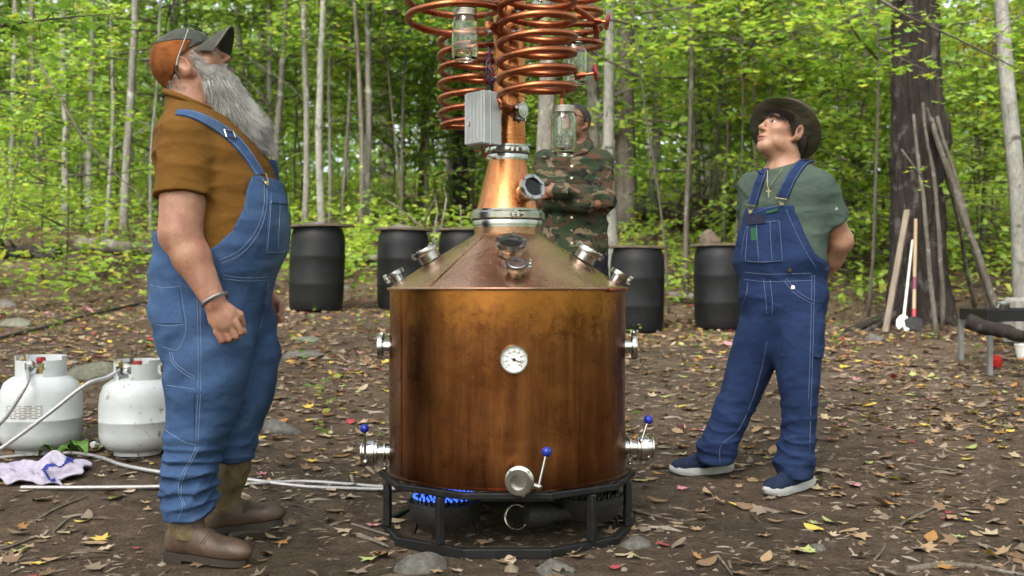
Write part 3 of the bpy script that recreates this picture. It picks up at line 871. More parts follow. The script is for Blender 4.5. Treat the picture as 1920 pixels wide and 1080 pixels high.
# ------------------------------------------------------------------ burners under the pot
def burner(c, label, lit):
    t = thing('gas_burner', label, 'burner', c)
    MB().lathe([(.06, 0), (.10, .012), (.125, .05), (.135, .085), (.135, .10), (.11, .10), (.09, .06)], 40, c).build('bowl', M_IRON, t)
    m = MB()
    for ring, n in ((.115, 34), (.085, 24), (.055, 14)):
        for i in range(n):
            a = 2 * math.pi * i / n; p_ = Vector(c) + Vector((ring * math.cos(a), ring * math.sin(a), .10))
            m.lathe([(0, 0), (.0055, 0), (.0045, .012), (0, .012)], 6, p_)
    o = m.build('jet', M_IRON, t); o['kind'] = 'stuff'
    if lit:
        m = MB()
        for ring, n in ((.115, 34), (.085, 24), (.055, 14)):
            for i in range(n):
                a = 2 * math.pi * i / n; p_ = Vector(c) + Vector((ring * math.cos(a), ring * math.sin(a), .111))
                m.lathe([(0.001, 0), (.0045, .003), (.0038, .008), (0, .015)], 6, p_)
        o = m.build('flame', MATS['gas_flame'], t); o['kind'] = 'stuff'
    return t
m_, nt_, b_2 = _new('gas_flame'); b_2.inputs['Base Color'].default_value = (.02, .05, .3, 1)
b_2.inputs['Emission Color'].default_value = (.05, .16, 1, 1); b_2.inputs['Emission Strength'].default_value = .6; MATS['gas_flame'] = m_
b1 = burner(Vector((SX - .235, SY - .20, .055)), 'lit gas burner with blue flames under the left of the still', True)
b2 = burner(Vector((SX + .31, SY - .12, .062)), 'unlit iron gas burner under the right side of the still', False)
for t, c in ((b1, Vector((SX - .235, SY - .20, 0))), (b2, Vector((SX + .31, SY - .12, 0)))):
    for k in range(3):
        a = 2 * math.pi * k / 3 + .5
        p0 = c + Vector((.11 * math.cos(a), .11 * math.sin(a), .10)); p1 = c + Vector((.14 * math.cos(a), .14 * math.sin(a), float(gz(c.x, c.y)) + .003))
        MB().bar(p0, p1, .02, .006, .001).build('foot', M_IRON, t)
vt = thing('burner_venturi', 'black burner mixing tube with a steel ring at its end', 'gas pipe', (SX + .10, SY - .2, .0))
MB().lathe([(.0, -.06), (.03, -.06), (.045, -.05), (.05, -.02), (.045, .03), (.028, .06), (.028, .2), (0, .2)], 24, (SX + .12, SY - .22, .105), (1, .25, .0)).build('mixing_tube', M_IRON, vt)
rc = Vector((SX + .035, SY - .235, .10))
MB().tube([rc + Vector((.042 * math.cos(t), .016 * math.sin(t), .042 * math.sin(t))) for t in np.linspace(0, 2 * math.pi, 28, endpoint=False)], .005, 8, True).build('ring', M_STEEL, vt)
# ================================================================== woods
def _bark(name, c1, c2, spot, scale=6, streak=.35, bs=.5, moss=None):
    m, nt, b = _new(name)
    n1 = noise(nt, scale, 8, .7, stretch=(1, 1, streak)); n2 = noise(nt, scale * .45, 5, .6, dist=1.0); n3 = noise(nt, scale * 5, 5, .7, stretch=(1, 1, streak))
    r1 = ramp(nt, [(.3, c1), (.65, c2)]); nt.links.new(n1.outputs[0], r1.inputs[0])
    r2 = ramp(nt, [(.56, (0, 0, 0)), (.64, (1, 1, 1))]); nt.links.new(n2.outputs[0], r2.inputs[0])
    c = mixc(nt, r2.outputs[0], r1.outputs[0], spot)
    r3 = ramp(nt, [(.3, (.6, .6, .6)), (.7, (1.2, 1.2, 1.2))]); nt.links.new(n3.outputs[0], r3.inputs[0])
    c = mixc(nt, 1.0, c, r3.outputs[0], 'MULTIPLY')
    nt.links.new(c, b.inputs['Base Color']); b.inputs['Roughness'].default_value = .9; b.inputs['Specular IOR Level'].default_value = .2
    bump(nt, b, mixc(nt, .5, n1.outputs[0], n3.outputs[0]), bs, .03)
    return m
B_PALE = _bark('pale_lichen_bark', (.165, .16, .14), (.31, .30, .27), (.09, .086, .075), 7)
B_GREY = _bark('grey_bark', (.115, .105, .09), (.22, .205, .178), (.34, .33, .29), 8)
B_BROWN = _bark('brown_bark', (.085, .07, .058), (.175, .15, .126), (.25, .235, .205), 7, .2)
B_DARK = _bark('dark_furrowed_bark', (.018, .014, .012), (.042, .034, .029), (.085, .078, .07), 9, .22, 1.0)
B_STEM = pmat('sapling_bark', (.085, .07, .055), .85, 0, (12, .4))
BARK = {'pale': B_PALE, 'grey': B_GREY, 'brown': B_BROWN, 'dark': B_DARK, 'stem': B_STEM}
G1, G2, G3, G4 = (.10, .195, .04), (.17, .30, .058), (.275, .41, .082), (.46, .46, .10)
L_GREEN = _leafmat('green_maple_leaf', [(0, G1), (.35, G2), (.75, G3), (.97, G4)], .52, .5)
L_LIGHT = _leafmat('yellow_green_maple_leaf', [(0, G2), (.3, G3), (.75, (.35, .49, .085)), (.97, (.53, .51, .10))], .5, .5)
L_AUTUMN = _leafmat('turning_maple_leaf', [(0, G3), (.4, (.33, .35, .05)), (.8, (.45, .34, .05)), (1, (.42, .20, .03))], .5, .5)
L_FAR = _leafmat('far_leaf', [(0, (.165, .29, .075)), (.4, (.27, .43, .115)), (.8, (.41, .55, .16)), (1, (.56, .60, .24))], .5, .6)  # colour lifted above the near leaves, standing in for haze and distant brightness
# simple folded leaf: two triangles
SIMPLE = [(np.array([(0, -1, 0), (-.55, .05, .22), (0, 1, -.05), (.55, .05, .22)]), np.array([(0, 2, 1), (0, 3, 2)])),
          (np.array([(0, -1, .1), (-.7, .2, .1), (0, 1, .1), (.6, -.1, .25)]), np.array([(0, 2, 1), (0, 3, 2)]))]
LOBED = [leaf_shape('maple', 50 + i, .3) for i in range(3)]
for i_ in range(3): LOBED[i_][0][:, 2] -= .1
def tubes_np(mb, pts, r, seg=4): mb.tube(pts, r, seg)
def make_crown(seed, H, Rad, nb, per, size, shapes, lmat, flat=.45, bare=0.0, droop=.0):
    r = random.Random(seed); rg = np.random.default_rng(seed)
    mb = MB(); pos = []
    for i in range(nb):
        h = H * (i + r.uniform(.1, .9)) / nb
        L = Rad * (1.0 - .55 * h / H) * r.uniform(.6, 1.15)
        az = i * 2.4 + r.uniform(-.5, .5); rise = r.uniform(.0, .5) - droop
        p = Vector((0, 0, h)); d = Vector((math.cos(az), math.sin(az), rise)).normalized()
        path = [p.copy()]
        for k in range(5):
            d = (d + Vector((r.uniform(-.2, .2), r.uniform(-.2, .2), r.uniform(-.12, .08)))).normalized()
            p = p + d * L / 5; path.append(p.copy())
        mb.tube(path, [.016 * Rad * .6 * (1 - .8 * k / 5) for k in range(6)], 4)
        for k in range(per):
            t = r.uniform(.18, 1.05) * 5; j = min(4, int(t)); q_ = path[j].lerp(path[j + 1], min(1.1, t - j))
            side = Vector((-d.y, d.x, 0)) * r.gauss(0, .22) * L * (.5 + .5 * t / 5)
            pos.append(tuple(q_ + side + Vector((r.gauss(0, .05), r.gauss(0, .05), r.gauss(-.03, .07) * max(.6, Rad * .5)))))
        for k in range(4):
            t = r.uniform(.3, .95) * 5; j = min(4, int(t)); q_ = path[j].lerp(path[j + 1], t - j)
            e = q_ + Vector((-d.y, d.x, 0)) * r.choice((-1, 1)) * L * r.uniform(.2, .42) + d * L * .15 + Vector((0, 0, r.uniform(-.05, .1)))
            mb.tube([q_, (q_ + e) / 2 + Vector((0, 0, .03)), e], [.005 * Rad * .6, .004 * Rad * .6, .002 * Rad], 3)
    pos = np.array(pos); n = len(pos)
    V, T = scatter(shapes, pos, size * rg.uniform(.6, 1.2, n), rg.uniform(0, 6.28, n), np.abs(rg.normal(0, flat, n)), rg.uniform(0, 6.28, n), rg.integers(0, len(shapes), n))
    nv = len(mb.v)
    faces = [tuple(f) for f in mb.f] 
    # branch quads -> triangles so that everything is one array
    tri = []
    for f in faces:
        for k in range(1, len(f) - 1): tri.append((f[0], f[k], f[k + 1]))
    VV = np.concatenate([np.array(mb.v), V]); TT = np.concatenate([np.array(tri), T + nv])
    mi = np.concatenate([np.ones(len(tri), int), np.zeros(len(T), int)])
    return mesh_from(VV, TT, [lmat, B_STEM], None, mi)
CR_LOW = [make_crown(100 + i, 4.2, 2.1, 20, 85, .07, SIMPLE, L_GREEN) for i in range(3)] 
CR_LIGHT = [make_crown(120 + i, 3.6, 2.0, 18, 85, .07, SIMPLE, L_LIGHT) for i in range(3)]
CR_AUT = [make_crown(130, 3.0, 1.6, 14, 70, .055, SIMPLE, L_AUTUMN)]
CR_TALL = [make_crown(140 + i, 7.5, 3.2, 20, 20, .14, SIMPLE, L_GREEN if i else L_LIGHT, .5) for i in range(3)]
CR_NEAR = [make_crown(160 + i, 1.6, 1.1, 9, 46, .055, LOBED, L_LIGHT, .4, droop=.2) for i in range(2)]

def trunk_path(xt, xb, Y, H, wav=.05, seed=0, n=16, kink=None):
    r = random.Random(seed)
    b = gpt(xb, Y, -.05); z0 = CAMZ + 540 * Y / FPX
    xtop = (xt - 960) * Y / FPX
    sl = (xtop - b.x) / max(.5, z0 - b.z)
    ph = r.uniform(0, 6.28); ph2 = r.uniform(0, 6.28)
    pts = []
    for i in range(n + 1):
        z = H * (i / n) ** 1.1
        w = wav * math.sin(ph + z * .9) * min(1, z / 1.5)
        pts.append(Vector((b.x + sl * z + w, Y + wav * math.sin(ph2 + z * .7) + .02 * z * r.uniform(-1, 1), b.z + z)))
    return pts
def trunk_tree(xt, xb, Y, wpx, bark, label, name='tree', H=None, crown=None, ccz=.62, cs=1.0, wav=.04, seed=0, group=None, flare=.25, limbs=2, low=None):
    r = random.Random(seed * 31 + int(xb))
    z0 = CAMZ + 540 * Y / FPX
    if H is None: H = max(8.0, z0 + 3 + r.uniform(0, 3))
    pts = trunk_path(xt, xb, Y, H, wav, seed * 7 + int(xb))
    n = len(pts); rad = wpx * Y / FPX / 2
    rr = [rad * (1.08 - .75 * (i / (n - 1)) ** 1.3) * (1 + flare * max(0, 1 - i * H / n / .5)) for i in range(n)]
    t = thing(name, label, 'tree', tuple(pts[0]), group)
    mb = MB().tube(pts, rr, 10 if wpx > 9 else 7)
    for k in range(limbs):                                    # dead stubs and side limbs
        i = r.randint(4, n - 4); a = r.uniform(0, 6.28)
        p = pts[i]; L = r.uniform(.5, 1.6)
        e = p + Vector((math.cos(a) * L, math.sin(a) * L * .6, L * r.uniform(.2, .9)))
        mb.tube([p, p.lerp(e, .5) + Vector((0, 0, .06)), e], [rr[i] * .32, rr[i] * .2, rr[i] * .05], 5)
    mb.build('trunk', BARK[bark], t, sharp=180)
    cm = crown if crown is not None else r.choice(CR_TALL)
    c = add_mesh('crown', cm, t)
    i = int(ccz * (n - 1)); c.location = pts[i] - pts[0]
    c.rotation_euler = (0, 0, r.uniform(0, 6.28)); c.scale = (cs,) * 3
    return t

# each trunk one can pick out in the photograph: row-0 x, base x, distance, width in px, bark, label
TREES = [
 (117, 124, 21, 13, 'pale', 'slim pale mottled trunk farthest left behind the fallen logs'),
 (172, 167, 22, 12, 'pale', 'second slim pale trunk from the left edge of the woods'),
 (209, 201, 19.5, 8, 'pale', 'very thin pale stem between the left pair and the leaning grey trunk'),
 (247, 231, 17.5, 15, 'grey', 'greyish trunk leaning slightly, just left of the bearded man'),
 (297, 284, 19.5, 6, 'pale', 'thin white stem rising behind the bearded man\'s shoulder'),
 (334, 312, 24, 19, 'pale', 'broad whitish trunk directly behind the orange and grey cap'),
 (346, 341, 24.5, 9, 'pale', 'narrow pale trunk beside the whitish one above the cap'),
 (504, 501, 26, 11, 'pale', 'pale trunk just right of the long grey beard'),
 (529, 517, 24, 13, 'grey', 'grey trunk behind the bib pocket of the bearded man'),
 (575, 571, 17.5, 11, 'grey', 'straight dark grey trunk rising behind the leftmost barrel'),
 (605, 603, 17.5, 14, 'pale', 'crooked pale birch-like trunk above the leftmost barrel'),
 (625, 618, 19.5, 7, 'grey', 'thin stem close to the right of the crooked pale trunk'),
 (658, 640, 20, 6, 'grey', 'thin leaning stem left of the clump of three trunks'),
 (671, 677, 17.5, 9, 'brown', 'left stem of the clump of three between two barrels'),
 (692, 680, 17.8, 12, 'grey', 'middle and thickest stem of the clump of three between two barrels'),
 (702, 690, 18.2, 8, 'pale', 'right stem of the clump of three between two barrels'),
 (734, 752, 19, 4, 'stem', 'hair-thin bowed stem above the second barrel'),
 (770, 750, 22, 6, 'grey', 'thin straight stem left of the copper rear coil'),
 (812, 800, 28, 8, 'pale', 'pale distant trunk left of the upper coil'),
 (797, 790, 34, 14, 'brown', 'dark distant trunk seen left of the lower coil'),
 (868, 864, 28, 30, 'dark', 'stout dark trunk left of the still\'s copper cone'),
 (1024, 1018, 17, 36, 'grey', 'thick grey trunk behind the camouflage shirt\'s shoulder'),
 (1113, 1107, 20, 23, 'grey', 'grey trunk behind the head of the camouflage man'),
 (1141, 1151, 14, 23, 'pale', 'pale lichened trunk at the camouflage man\'s right elbow in view'),
 (1178, 1172, 22, 40, 'brown', 'thick brown trunk just right of the pale lichened one'),
 (1236, 1222, 26, 18, 'pale', 'pale blotched trunk behind the barrel right of the still'),
 (1293, 1286, 14, 9, 'brown', 'straight slender trunk between the two right barrels'),
 (1198, 1256, 12.6, 4, 'stem', 'thin dark stem curving left above the barrel right of the still'),
 (1386, 1379, 14.5, 5, 'stem', 'thin stem just left of the felt hat'),
 (1418, 1411, 16, 8, 'grey', 'narrow trunk rising directly behind the felt hat brim'),
 (1356, 1330, 22, 8, 'grey', 'leaning grey stem left of the hat in the middle distance'),
 (1313, 1310, 30, 10, 'grey', 'distant grey trunk above the uprooted stump'),
 (1495, 1503, 22, 12, 'pale', 'pale trunk above the crown of the felt hat'),
 (1537, 1529, 22, 10, 'grey', 'grey trunk right of the felt hat'),
 (1622, 1599, 17, 42, 'brown', 'thick brown trunk between the hat and the leaning poles'),
 (1656, 1630, 11.6, 6, 'stem', 'thin dark crooked sapling left of the big furrowed tree'),
 (1888, 1912, 10.6, 30, 'pale', 'pale grey trunk at the right edge behind the camp table'),
 (1868, 1842, 16, 9, 'brown', 'dead leaning stem between the poles and the right edge trunk'),
 (20, 26, 26, 10, 'grey', 'grey distant trunk at the left edge of the woods'),
 (66, 74, 27, 10, 'brown', 'dim brown trunk behind the leftmost pale trunk'),
]
for i, (xt, xb, Y, w, bk, lab) in enumerate(TREES):
    thin = w <= 8 and Y < 21
    if Y > 16.8: Y = 16.8 + (Y - 16.8) * .35
    trunk_tree(xt, xb, Y, w, bk, lab, 'sapling' if thin else 'tree', crown=(random.choice(CR_LOW + CR_LIGHT) if thin else None), ccz=.45 if thin else .66, cs=.9 if thin else 1.0, seed=i, wav=.09 if w < 6 else .045,
               limbs=4 if thin else 3, H=(7.0 if thin else None))
# far trunks nobody could tell apart
rf = random.Random(21)
for i in range(50):
    Y = rf.uniform(25, 52); x = rf.uniform(-80, 2000)
    wm_ = rf.uniform(.10, .34); w = wm_ * FPX / Y; bk_ = rf.choice(('pale', 'grey', 'grey', 'brown', 'pale'))
    trunk_tree(x + rf.uniform(-14, 14), x, Y, w, bk_, '%s %s trunk in the %s, %s' % ('stout' if wm_ > .26 else 'slim' if wm_ < .17 else 'medium', bk_, pick(Y, DEEP), pick(x, WOOD)), 'tree', seed=200 + i, cs=rf.uniform(.8, 1.3), ccz=rf.uniform(.4, .6), group='far trunks deep in the woods', limbs=2, wav=.08)
# leafy understory saplings (mid distance)
def sapling(px, Y, H, crown, cs, base, label, group, rad=.022, seed=0):
    r = random.Random(seed); b = gpt(px, Y, -.03)
    t = thing('leafy_sapling', label, 'tree', tuple(b), group)
    p = [b + Vector((r.uniform(-.06, .06) * k, r.uniform(-.04, .04) * k, H * k / 6)) for k in range(7)]
    MB().tube(p, [rad * (1 - .13 * k) for k in range(7)], 6).build('trunk', B_STEM, t, sharp=180)
    c = add_mesh('crown', crown, t); c.location = (0, 0, base); c.scale = (cs,) * 3; c.rotation_euler = (0, 0, r.uniform(0, 6.28))
    return t
rs = random.Random(5)
def leaf_label(cr, cs_, bz_, Y, x):
    tone = 'green' if cr in CR_LOW else 'yellowing' if cr in CR_AUT else 'light green'
    return '%s %s sapling, %s leaves, %s, %s' % ('broad' if cs_ > 1.05 else 'small' if cs_ < .85 else 'mid-sized', tone, 'low' if bz_ < 1.3 else 'high', pick(Y, DEEP), pick(x, WOOD))
for i in range(112):
    x = rs.uniform(-120, 2040); right = x > 1200
    Y = (14.0 if right else 18.8) + (20 if right else 16) * rs.random() ** 1.1
    cr = rs.choice(CR_LIGHT + CR_LIGHT + CR_AUT + CR_LOW[:1]) if right else rs.choice(CR_LOW + CR_LIGHT[:2] + CR_AUT)
    cs_, bz_ = rs.uniform(.7, 1.25), rs.uniform(.4, 2.9)
    sapling(x, Y, rs.uniform(4.5, 7.5), cr, cs_, bz_, leaf_label(cr, cs_, bz_, Y, x), 'leafy understory saplings', rs.uniform(.014, .03), i)

# unseen tall trees, added beside and behind the viewer to shade the clearing
for i, (x, y) in enumerate([(-6.5, 0.5), (6.2, 1.5), (-3.6, -4.5), (3.2, -5.0), (-.6, -7.5), (7.5, -5.5), (-8, -6), (4.5, -9.5), (-4.6, -10)]):
    b = Vector((x, y, float(gz(x, y)) - .05))
    t = thing('unseen_shade_tree', 'unseen tall tree added to shade the near side of the clearing', 'tree', tuple(b), 'unseen tall trees added to shade the clearing')
    rr_ = random.Random(900 + i); MB().tube([b + Vector((rr_.uniform(-.1, .1), rr_.uniform(-.1, .1), 13 * k / 8)) for k in range(9)], [.17 * (1 - .08 * k) for k in range(9)], 10).build('trunk', B_GREY, t, sharp=180)
    c = add_mesh('crown', CR_TALL[i % 3], t); c.location = (0, 0, 6.5); c.scale = (1.9, 1.9, 1.0); c.rotation_euler = (0, 0, i * 1.3)

for i in range(20):
    x = rs.uniform(1430, 1960) if i < 17 else rs.uniform(-40, 160); Y = rs.uniform(13.2, 18)
    cr = rs.choice(CR_LIGHT + CR_AUT); cs_, bz_ = rs.uniform(.55, .85), rs.uniform(.2, 1.6)
    sapling(x, Y, rs.uniform(3.0, 5.0), cr, cs_, bz_, leaf_label(cr, cs_, bz_, Y, x).replace('sapling', 'bush-like sapling'), 'leafy understory saplings', rs.uniform(.012, .02), 300 + i)

# ------------------------------------------------------------------ the big furrowed tree with its root flare
bigb = gpt(1722, 10.9, -.08)
big = thing('big_tree', 'massive dark furrowed tree with poles and tools leaning on it', 'tree', tuple(bigb))
seg, rings, Hb = 110, 150, 9.0
_a = np.linspace(0, 2 * np.pi, seg, endpoint=False)[None, :]; _z = (np.linspace(0, 1, rings) ** 1.5 * Hb)[:, None]
rad = .25 + .0 * _z - .010 * _z + .10 * np.exp(-_z / .2) * (1 + .5 * np.cos(3 * _a + .6) + .3 * np.cos(5 * _a + 2)) + .05 * np.exp(-_z / 1.0)
w_ = _a + .10 * np.sin(_z * 2.3 + 3 * _a) + .05 * np.sin(_z * 6.1 - 2 * _a)
ridge = np.abs(np.sin(w_ * 13 + .8 * np.sin(_z * 3.7 + 5 * _a))) ** .6 * (.7 + .3 * np.sin(_z * 9 + 7 * _a + 2 * np.sin(_a * 11)))
rad = rad + .06 * (ridge - .6) + .006 * np.sin(_z * 31 + 23 * _a) + .05 * np.exp(-((_z - 2.0) / .22) ** 2) * np.exp(-((np.angle(np.exp(1j * (_a - 5.9)))) / .35) ** 2) * 2.2
lean = .004 * _z
V = np.stack([rad * np.cos(_a) - lean * 2.2, rad * np.sin(_a) + 0 * _z, np.repeat(_z, seg, 1)], -1).reshape(-1, 3)
_i = np.arange(seg * rings).reshape(rings, seg)
F_ = np.stack([_i[:-1], np.roll(_i, -1, 1)[:-1], np.roll(_i, -1, 1)[1:], _i[1:]], -1).reshape(-1, 4)
add_mesh('trunk', mesh_from(V, F_, B_DARK, 180), big)
c = add_mesh('crown', CR_TALL[1], big); c.location = (0, 0, 5.6); c.scale = (1.1,) * 3
for (x0, y0, x1, y1, Y0, r0) in ((1695, 575, 1585, 590, 10.8, .06), (1690, 582, 1620, 596, 10.6, .04), (1750, 582, 1795, 592, 10.7, .045)):
    a = W(x0, y0, Y0); e = gpt(x1, Y0 - .25, .0); mid = a.lerp(e, .5) + Vector((0, 0, -.02))
    MB().tube([a, mid, e, e + (e - mid) * .4 + Vector((0, 0, -.04))], [r0, r0 * .75, r0 * .5, r0 * .2], 10).build('root', B_DARK, big, sharp=180)

# ------------------------------------------------------------------ overhanging leafy branches near the viewer
def leafy_branch(name, label, path, n, size, spread, lmat, seed, shapes=LOBED, rad=.008):
    r = random.Random(seed); rg = np.random.default_rng(seed)
    t = thing(name, label, 'branch', tuple(path[0]))
    pts = [Vector(p) for p in path]; mb = MB().tube(pts, [rad * (1 - .75 * k / (len(pts) - 1)) for k in range(len(pts))], 6)
    pos = []
    for k in range(n // 5):
        s = r.uniform(.05, 1) * (len(pts) - 1); j = min(len(pts) - 2, int(s)); p = pts[j].lerp(pts[j + 1], s - j)
        e = p + Vector((r.gauss(0, spread), r.gauss(0, spread * .8), r.gauss(-.02, spread * .45)))
        mb.tube([p, p.lerp(e, .5) + Vector((0, 0, .02)), e], [rad * .35, rad * .25, rad * .15], 4)
        for _ in range(5): pos.append(tuple(e + Vector((r.gauss(0, size * 1.1), r.gauss(0, size * 1.1), r.gauss(0, size * .35)))))
    mb.build('stem', B_STEM, t, sharp=180)
    pos = np.array(pos); m = len(pos)
    V, T = scatter(shapes, pos, size * rg.uniform(.6, 1.1, m), rg.uniform(0, 6.28, m), np.abs(rg.normal(0, .35, m)), rg.uniform(0, 6.28, m))
    o = add_mesh('leaves', mesh_from(V - np.array(path[0]), T, lmat, None), t); o['kind'] = 'stuff'
    return t
leafy_branch('leafy_branch', 'broad-leaved green branch hanging into the top left corner', [W(-60, 60, 5.6), W(60, 40, 5.7), W(150, 30, 5.8), W(235, 25, 5.9)], 85, .062, .10, L_GREEN, 1)
leafy_branch('leafy_branch', 'lower green branch with large leaves reaching in from the left edge', [W(-80, 190, 6.4), W(20, 170, 6.5), W(100, 190, 6.6)], 45, .062, .12, L_GREEN, 2)
leafy_branch('leafy_branch', 'sparse sapling branch of pale leaves at the left edge midway up', [W(-10, 480, 11.5), W(20, 380, 11.6), W(40, 260, 11.7), W(50, 120, 11.8)], 110, .075, .30, L_LIGHT, 3)
leafy_branch('leafy_branch', 'bright leaf spray in front of the big furrowed trunk', [W(1650, 90, 8.6), W(1710, 120, 8.7), W(1770, 150, 8.8), W(1800, 190, 8.9)], 60, .062, .16, L_LIGHT, 4)
leafy_branch('leafy_branch', 'leafy twig hanging across the middle of the furrowed trunk', [W(1690, 280, 8.8), W(1720, 320, 8.8), W(1740, 350, 8.8)], 14, .05, .09, L_LIGHT, 5)
leafy_branch('leafy_branch', 'yellow green branch crossing the top right above the hat', [W(1740, -30, 9.4), W(1640, 20, 9.6), W(1540, 50, 9.8), W(1440, 60, 10)], 230, .07, .36, L_LIGHT, 6)
leafy_branch('leafy_branch', 'branch of light leaves filling the top behind the red wheels', [W(1150, -40, 11), W(1260, 30, 11.4), W(1360, 70, 11.6), W(1450, 90, 12)], 220, .07, .45, L_LIGHT, 7)
leafy_branch('leafy_branch', 'dark bare branch slanting down from the upper right edge', [W(1600, -30, 8.2), W(1700, 30, 8.2), W(1800, 75, 8.2), W(1880, 115, 8.3), W(1960, 160, 8.3)], 25, .055, .2, L_LIGHT, 8, rad=.013)
leafy_branch('leafy_branch', 'leafy branch at the top right corner above the edge trunk', [W(1960, -20, 9), W(1880, 60, 9), W(1800, 120, 9.2)], 90, .065, .3, L_LIGHT, 9)
leafy_branch('leafy_branch', 'leafy branch drooping between the poles and the right edge', [W(1960, 240, 11.5), W(1880, 250, 11.6), W(1820, 270, 11.7), W(1780, 310, 11.9)], 160, .068, .34, L_LIGHT, 10)
leafy_branch('leafy_branch', 'long dead branch slanting down behind the bearded man\'s back', [W(75, 120, 11), W(150, 250, 11), W(210, 320, 11), W(300, 402, 11), W(330, 440, 11)], 10, .05, .2, L_LIGHT, 11, rad=.014)

# ------------------------------------------------------------------ green undergrowth and the far wood
rg = np.random.default_rng(11)
pos = []; sz = []
def uden(x, y):
    p = .5 + .5 * math.sin(x * .8 + 1.2 * math.sin(y * .55)) * math.sin(y * .75 + x * .3)
    e = min(1, max(0, (y - (11.9 if x < 0 else 12.4)) / (2.4 if x < 0 else 3.2)))
    if x < -2.5 and 14.0 < y < 15.5: return .04
    return min(1, (.12 + .88 * e) * (.25 + .9 * p))
up_ = []
while len(up_) < 7600:
    y = 11.8 + 30 * rg.random() ** 1.5; x = rg.uniform(-1, 1) * (y * .60 + 1)
    if rg.random() < uden(x, y): up_.append((x, y))
for (x, y) in up_:
    h = rg.gamma(3, .13) + .08; z = float(gz(x, y)); n = rg.integers(5, 11)
    for k in range(n):
        a = rg.uniform(0, 6.28); d = rg.uniform(.03, .22)
        pos.append((x + d * math.cos(a), y + d * math.sin(a), z + h * rg.uniform(.45, 1.0))); sz.append(rg.uniform(.035, .075))
pos = np.array(pos); n = len(pos)
V, T = scatter(SIMPLE, pos, np.array(sz), rg.uniform(0, 6.28, n), np.abs(rg.normal(0, .45, n)), rg.uniform(0, 6.28, n))
tag(add_mesh('undergrowth', mesh_from(V, T, L_LIGHT, None)), 'low green undergrowth covering the hillside behind the barrels', 'undergrowth', kind='stuff')
N = 160000
y = 36 + 46 * rg.random(N) ** 1.1; x = rg.uniform(-1, 1, N) * (y * .62 + 6)
zz = np.where(rg.random(N) < .45, rg.random(N) * 7, rg.random(N) ** 1.1 * 24)
cl = np.sin(x * .9 + zz * .5) * np.sin(y * .7 + zz * .8) + np.sin(x * .37 - zz * .33 + 1)
keep = cl > -.8
x, y, zz = x[keep], y[keep], zz[keep]; n = len(x)
pos = np.column_stack([x, y, gz(x, y) + zz])
V, T = scatter(SIMPLE, pos, rg.uniform(.14, .30, n), rg.uniform(0, 6.28, n), np.abs(rg.normal(0, .6, n)), rg.uniform(0, 6.28, n))
# the same wood goes on to the sides of the clearing and behind the viewer
M = 26000
a = rg.uniform(R(34), R(326), M); d = rg.uniform(17, 44, M)
x2, y2 = d * np.sin(a), d * np.cos(a); z2 = rg.random(M) ** 1.2 * 9
V2, T2 = scatter(SIMPLE, np.column_stack([x2, y2, gz(x2, y2) + z2]), rg.uniform(.2, .42, M), rg.uniform(0, 6.28, M), np.abs(rg.normal(0, .6, M)), rg.uniform(0, 6.28, M))
tag(add_mesh('far_wood', mesh_from(np.concatenate([V, V2]), np.concatenate([T, T2 + len(V)]), L_FAR, None)), 'far green wood closing the view on every side', 'wood', kind='stuff')
# ================================================================== things in the clearing
M_BARREL = pmat('black_barrel_plastic', (.006, .0065, .0075), .55, 0, (9, .5), (30, .08), rvar=.1, spec=.28)
M_BOARD = pmat('weathered_board', (.10, .075, .05), .85, 0, (9, .5), (30, .4))
M_ROCK = _bark('grey_field_stone', (.085, .08, .07), (.17, .16, .143), (.16, .17, .11), 9, 1, .7)
M_ROCKM = _bark('mossy_stone', (.10, .10, .075), (.19, .19, .14), (.07, .085, .03), 7, 1, .7)
def fbm(p, s, seed=0):
    v = 0; a = 1
    for k in range(4):
        v += a * (math.sin(p.x * s + seed + 1.7 * math.sin(p.y * s * 1.3 + k)) * math.sin(p.y * s * 1.1 + seed * 2 + 1.3 * math.sin(p.z * s * .9)) + math.sin(p.z * s * 1.2 + seed * 3 + p.x * s * .7)) * .5
        s *= 2.1; a *= .5
    return v
def rock(px, py, wpx, hfrac, label, mat=None, dfrac=.8, Y=None, seed=0, loc=None, name='rock', width=None):
    b = loc if loc is not None else (on_ground(px, py) if Y is None else gpt(px, Y))
    b = Vector(b); w = width if width else wpx * b.y / FPX
    r = random.Random(seed)
    cuts = [(Vector((r.uniform(-1, 1), r.uniform(-1, 1), r.uniform(-.2, 1))).normalized(), r.uniform(.62, .85)) for _ in range(7)]
    mb = MB().ball((0, 0, 0), 1, 22, 16)
    def f(p):
        q_ = p * (1 + .13 * fbm(p, 1.9, seed))
        for n_, d_ in cuts:
            e = q_.dot(n_) - d_
            if e > 0: q_ = q_ - n_ * e * .85
        q_ = q_ * (1 + .03 * fbm(p, 6, seed + 3))
        return Vector((q_.x * w / 2, q_.y * w / 2 * dfrac, max(-.25, q_.z) * w * hfrac * .8))
    mb.warp(f)
    o = mb.build(name, mat or M_ROCK, None, None, 40); o.location = b; 
    return tag(o, label, 'rock')
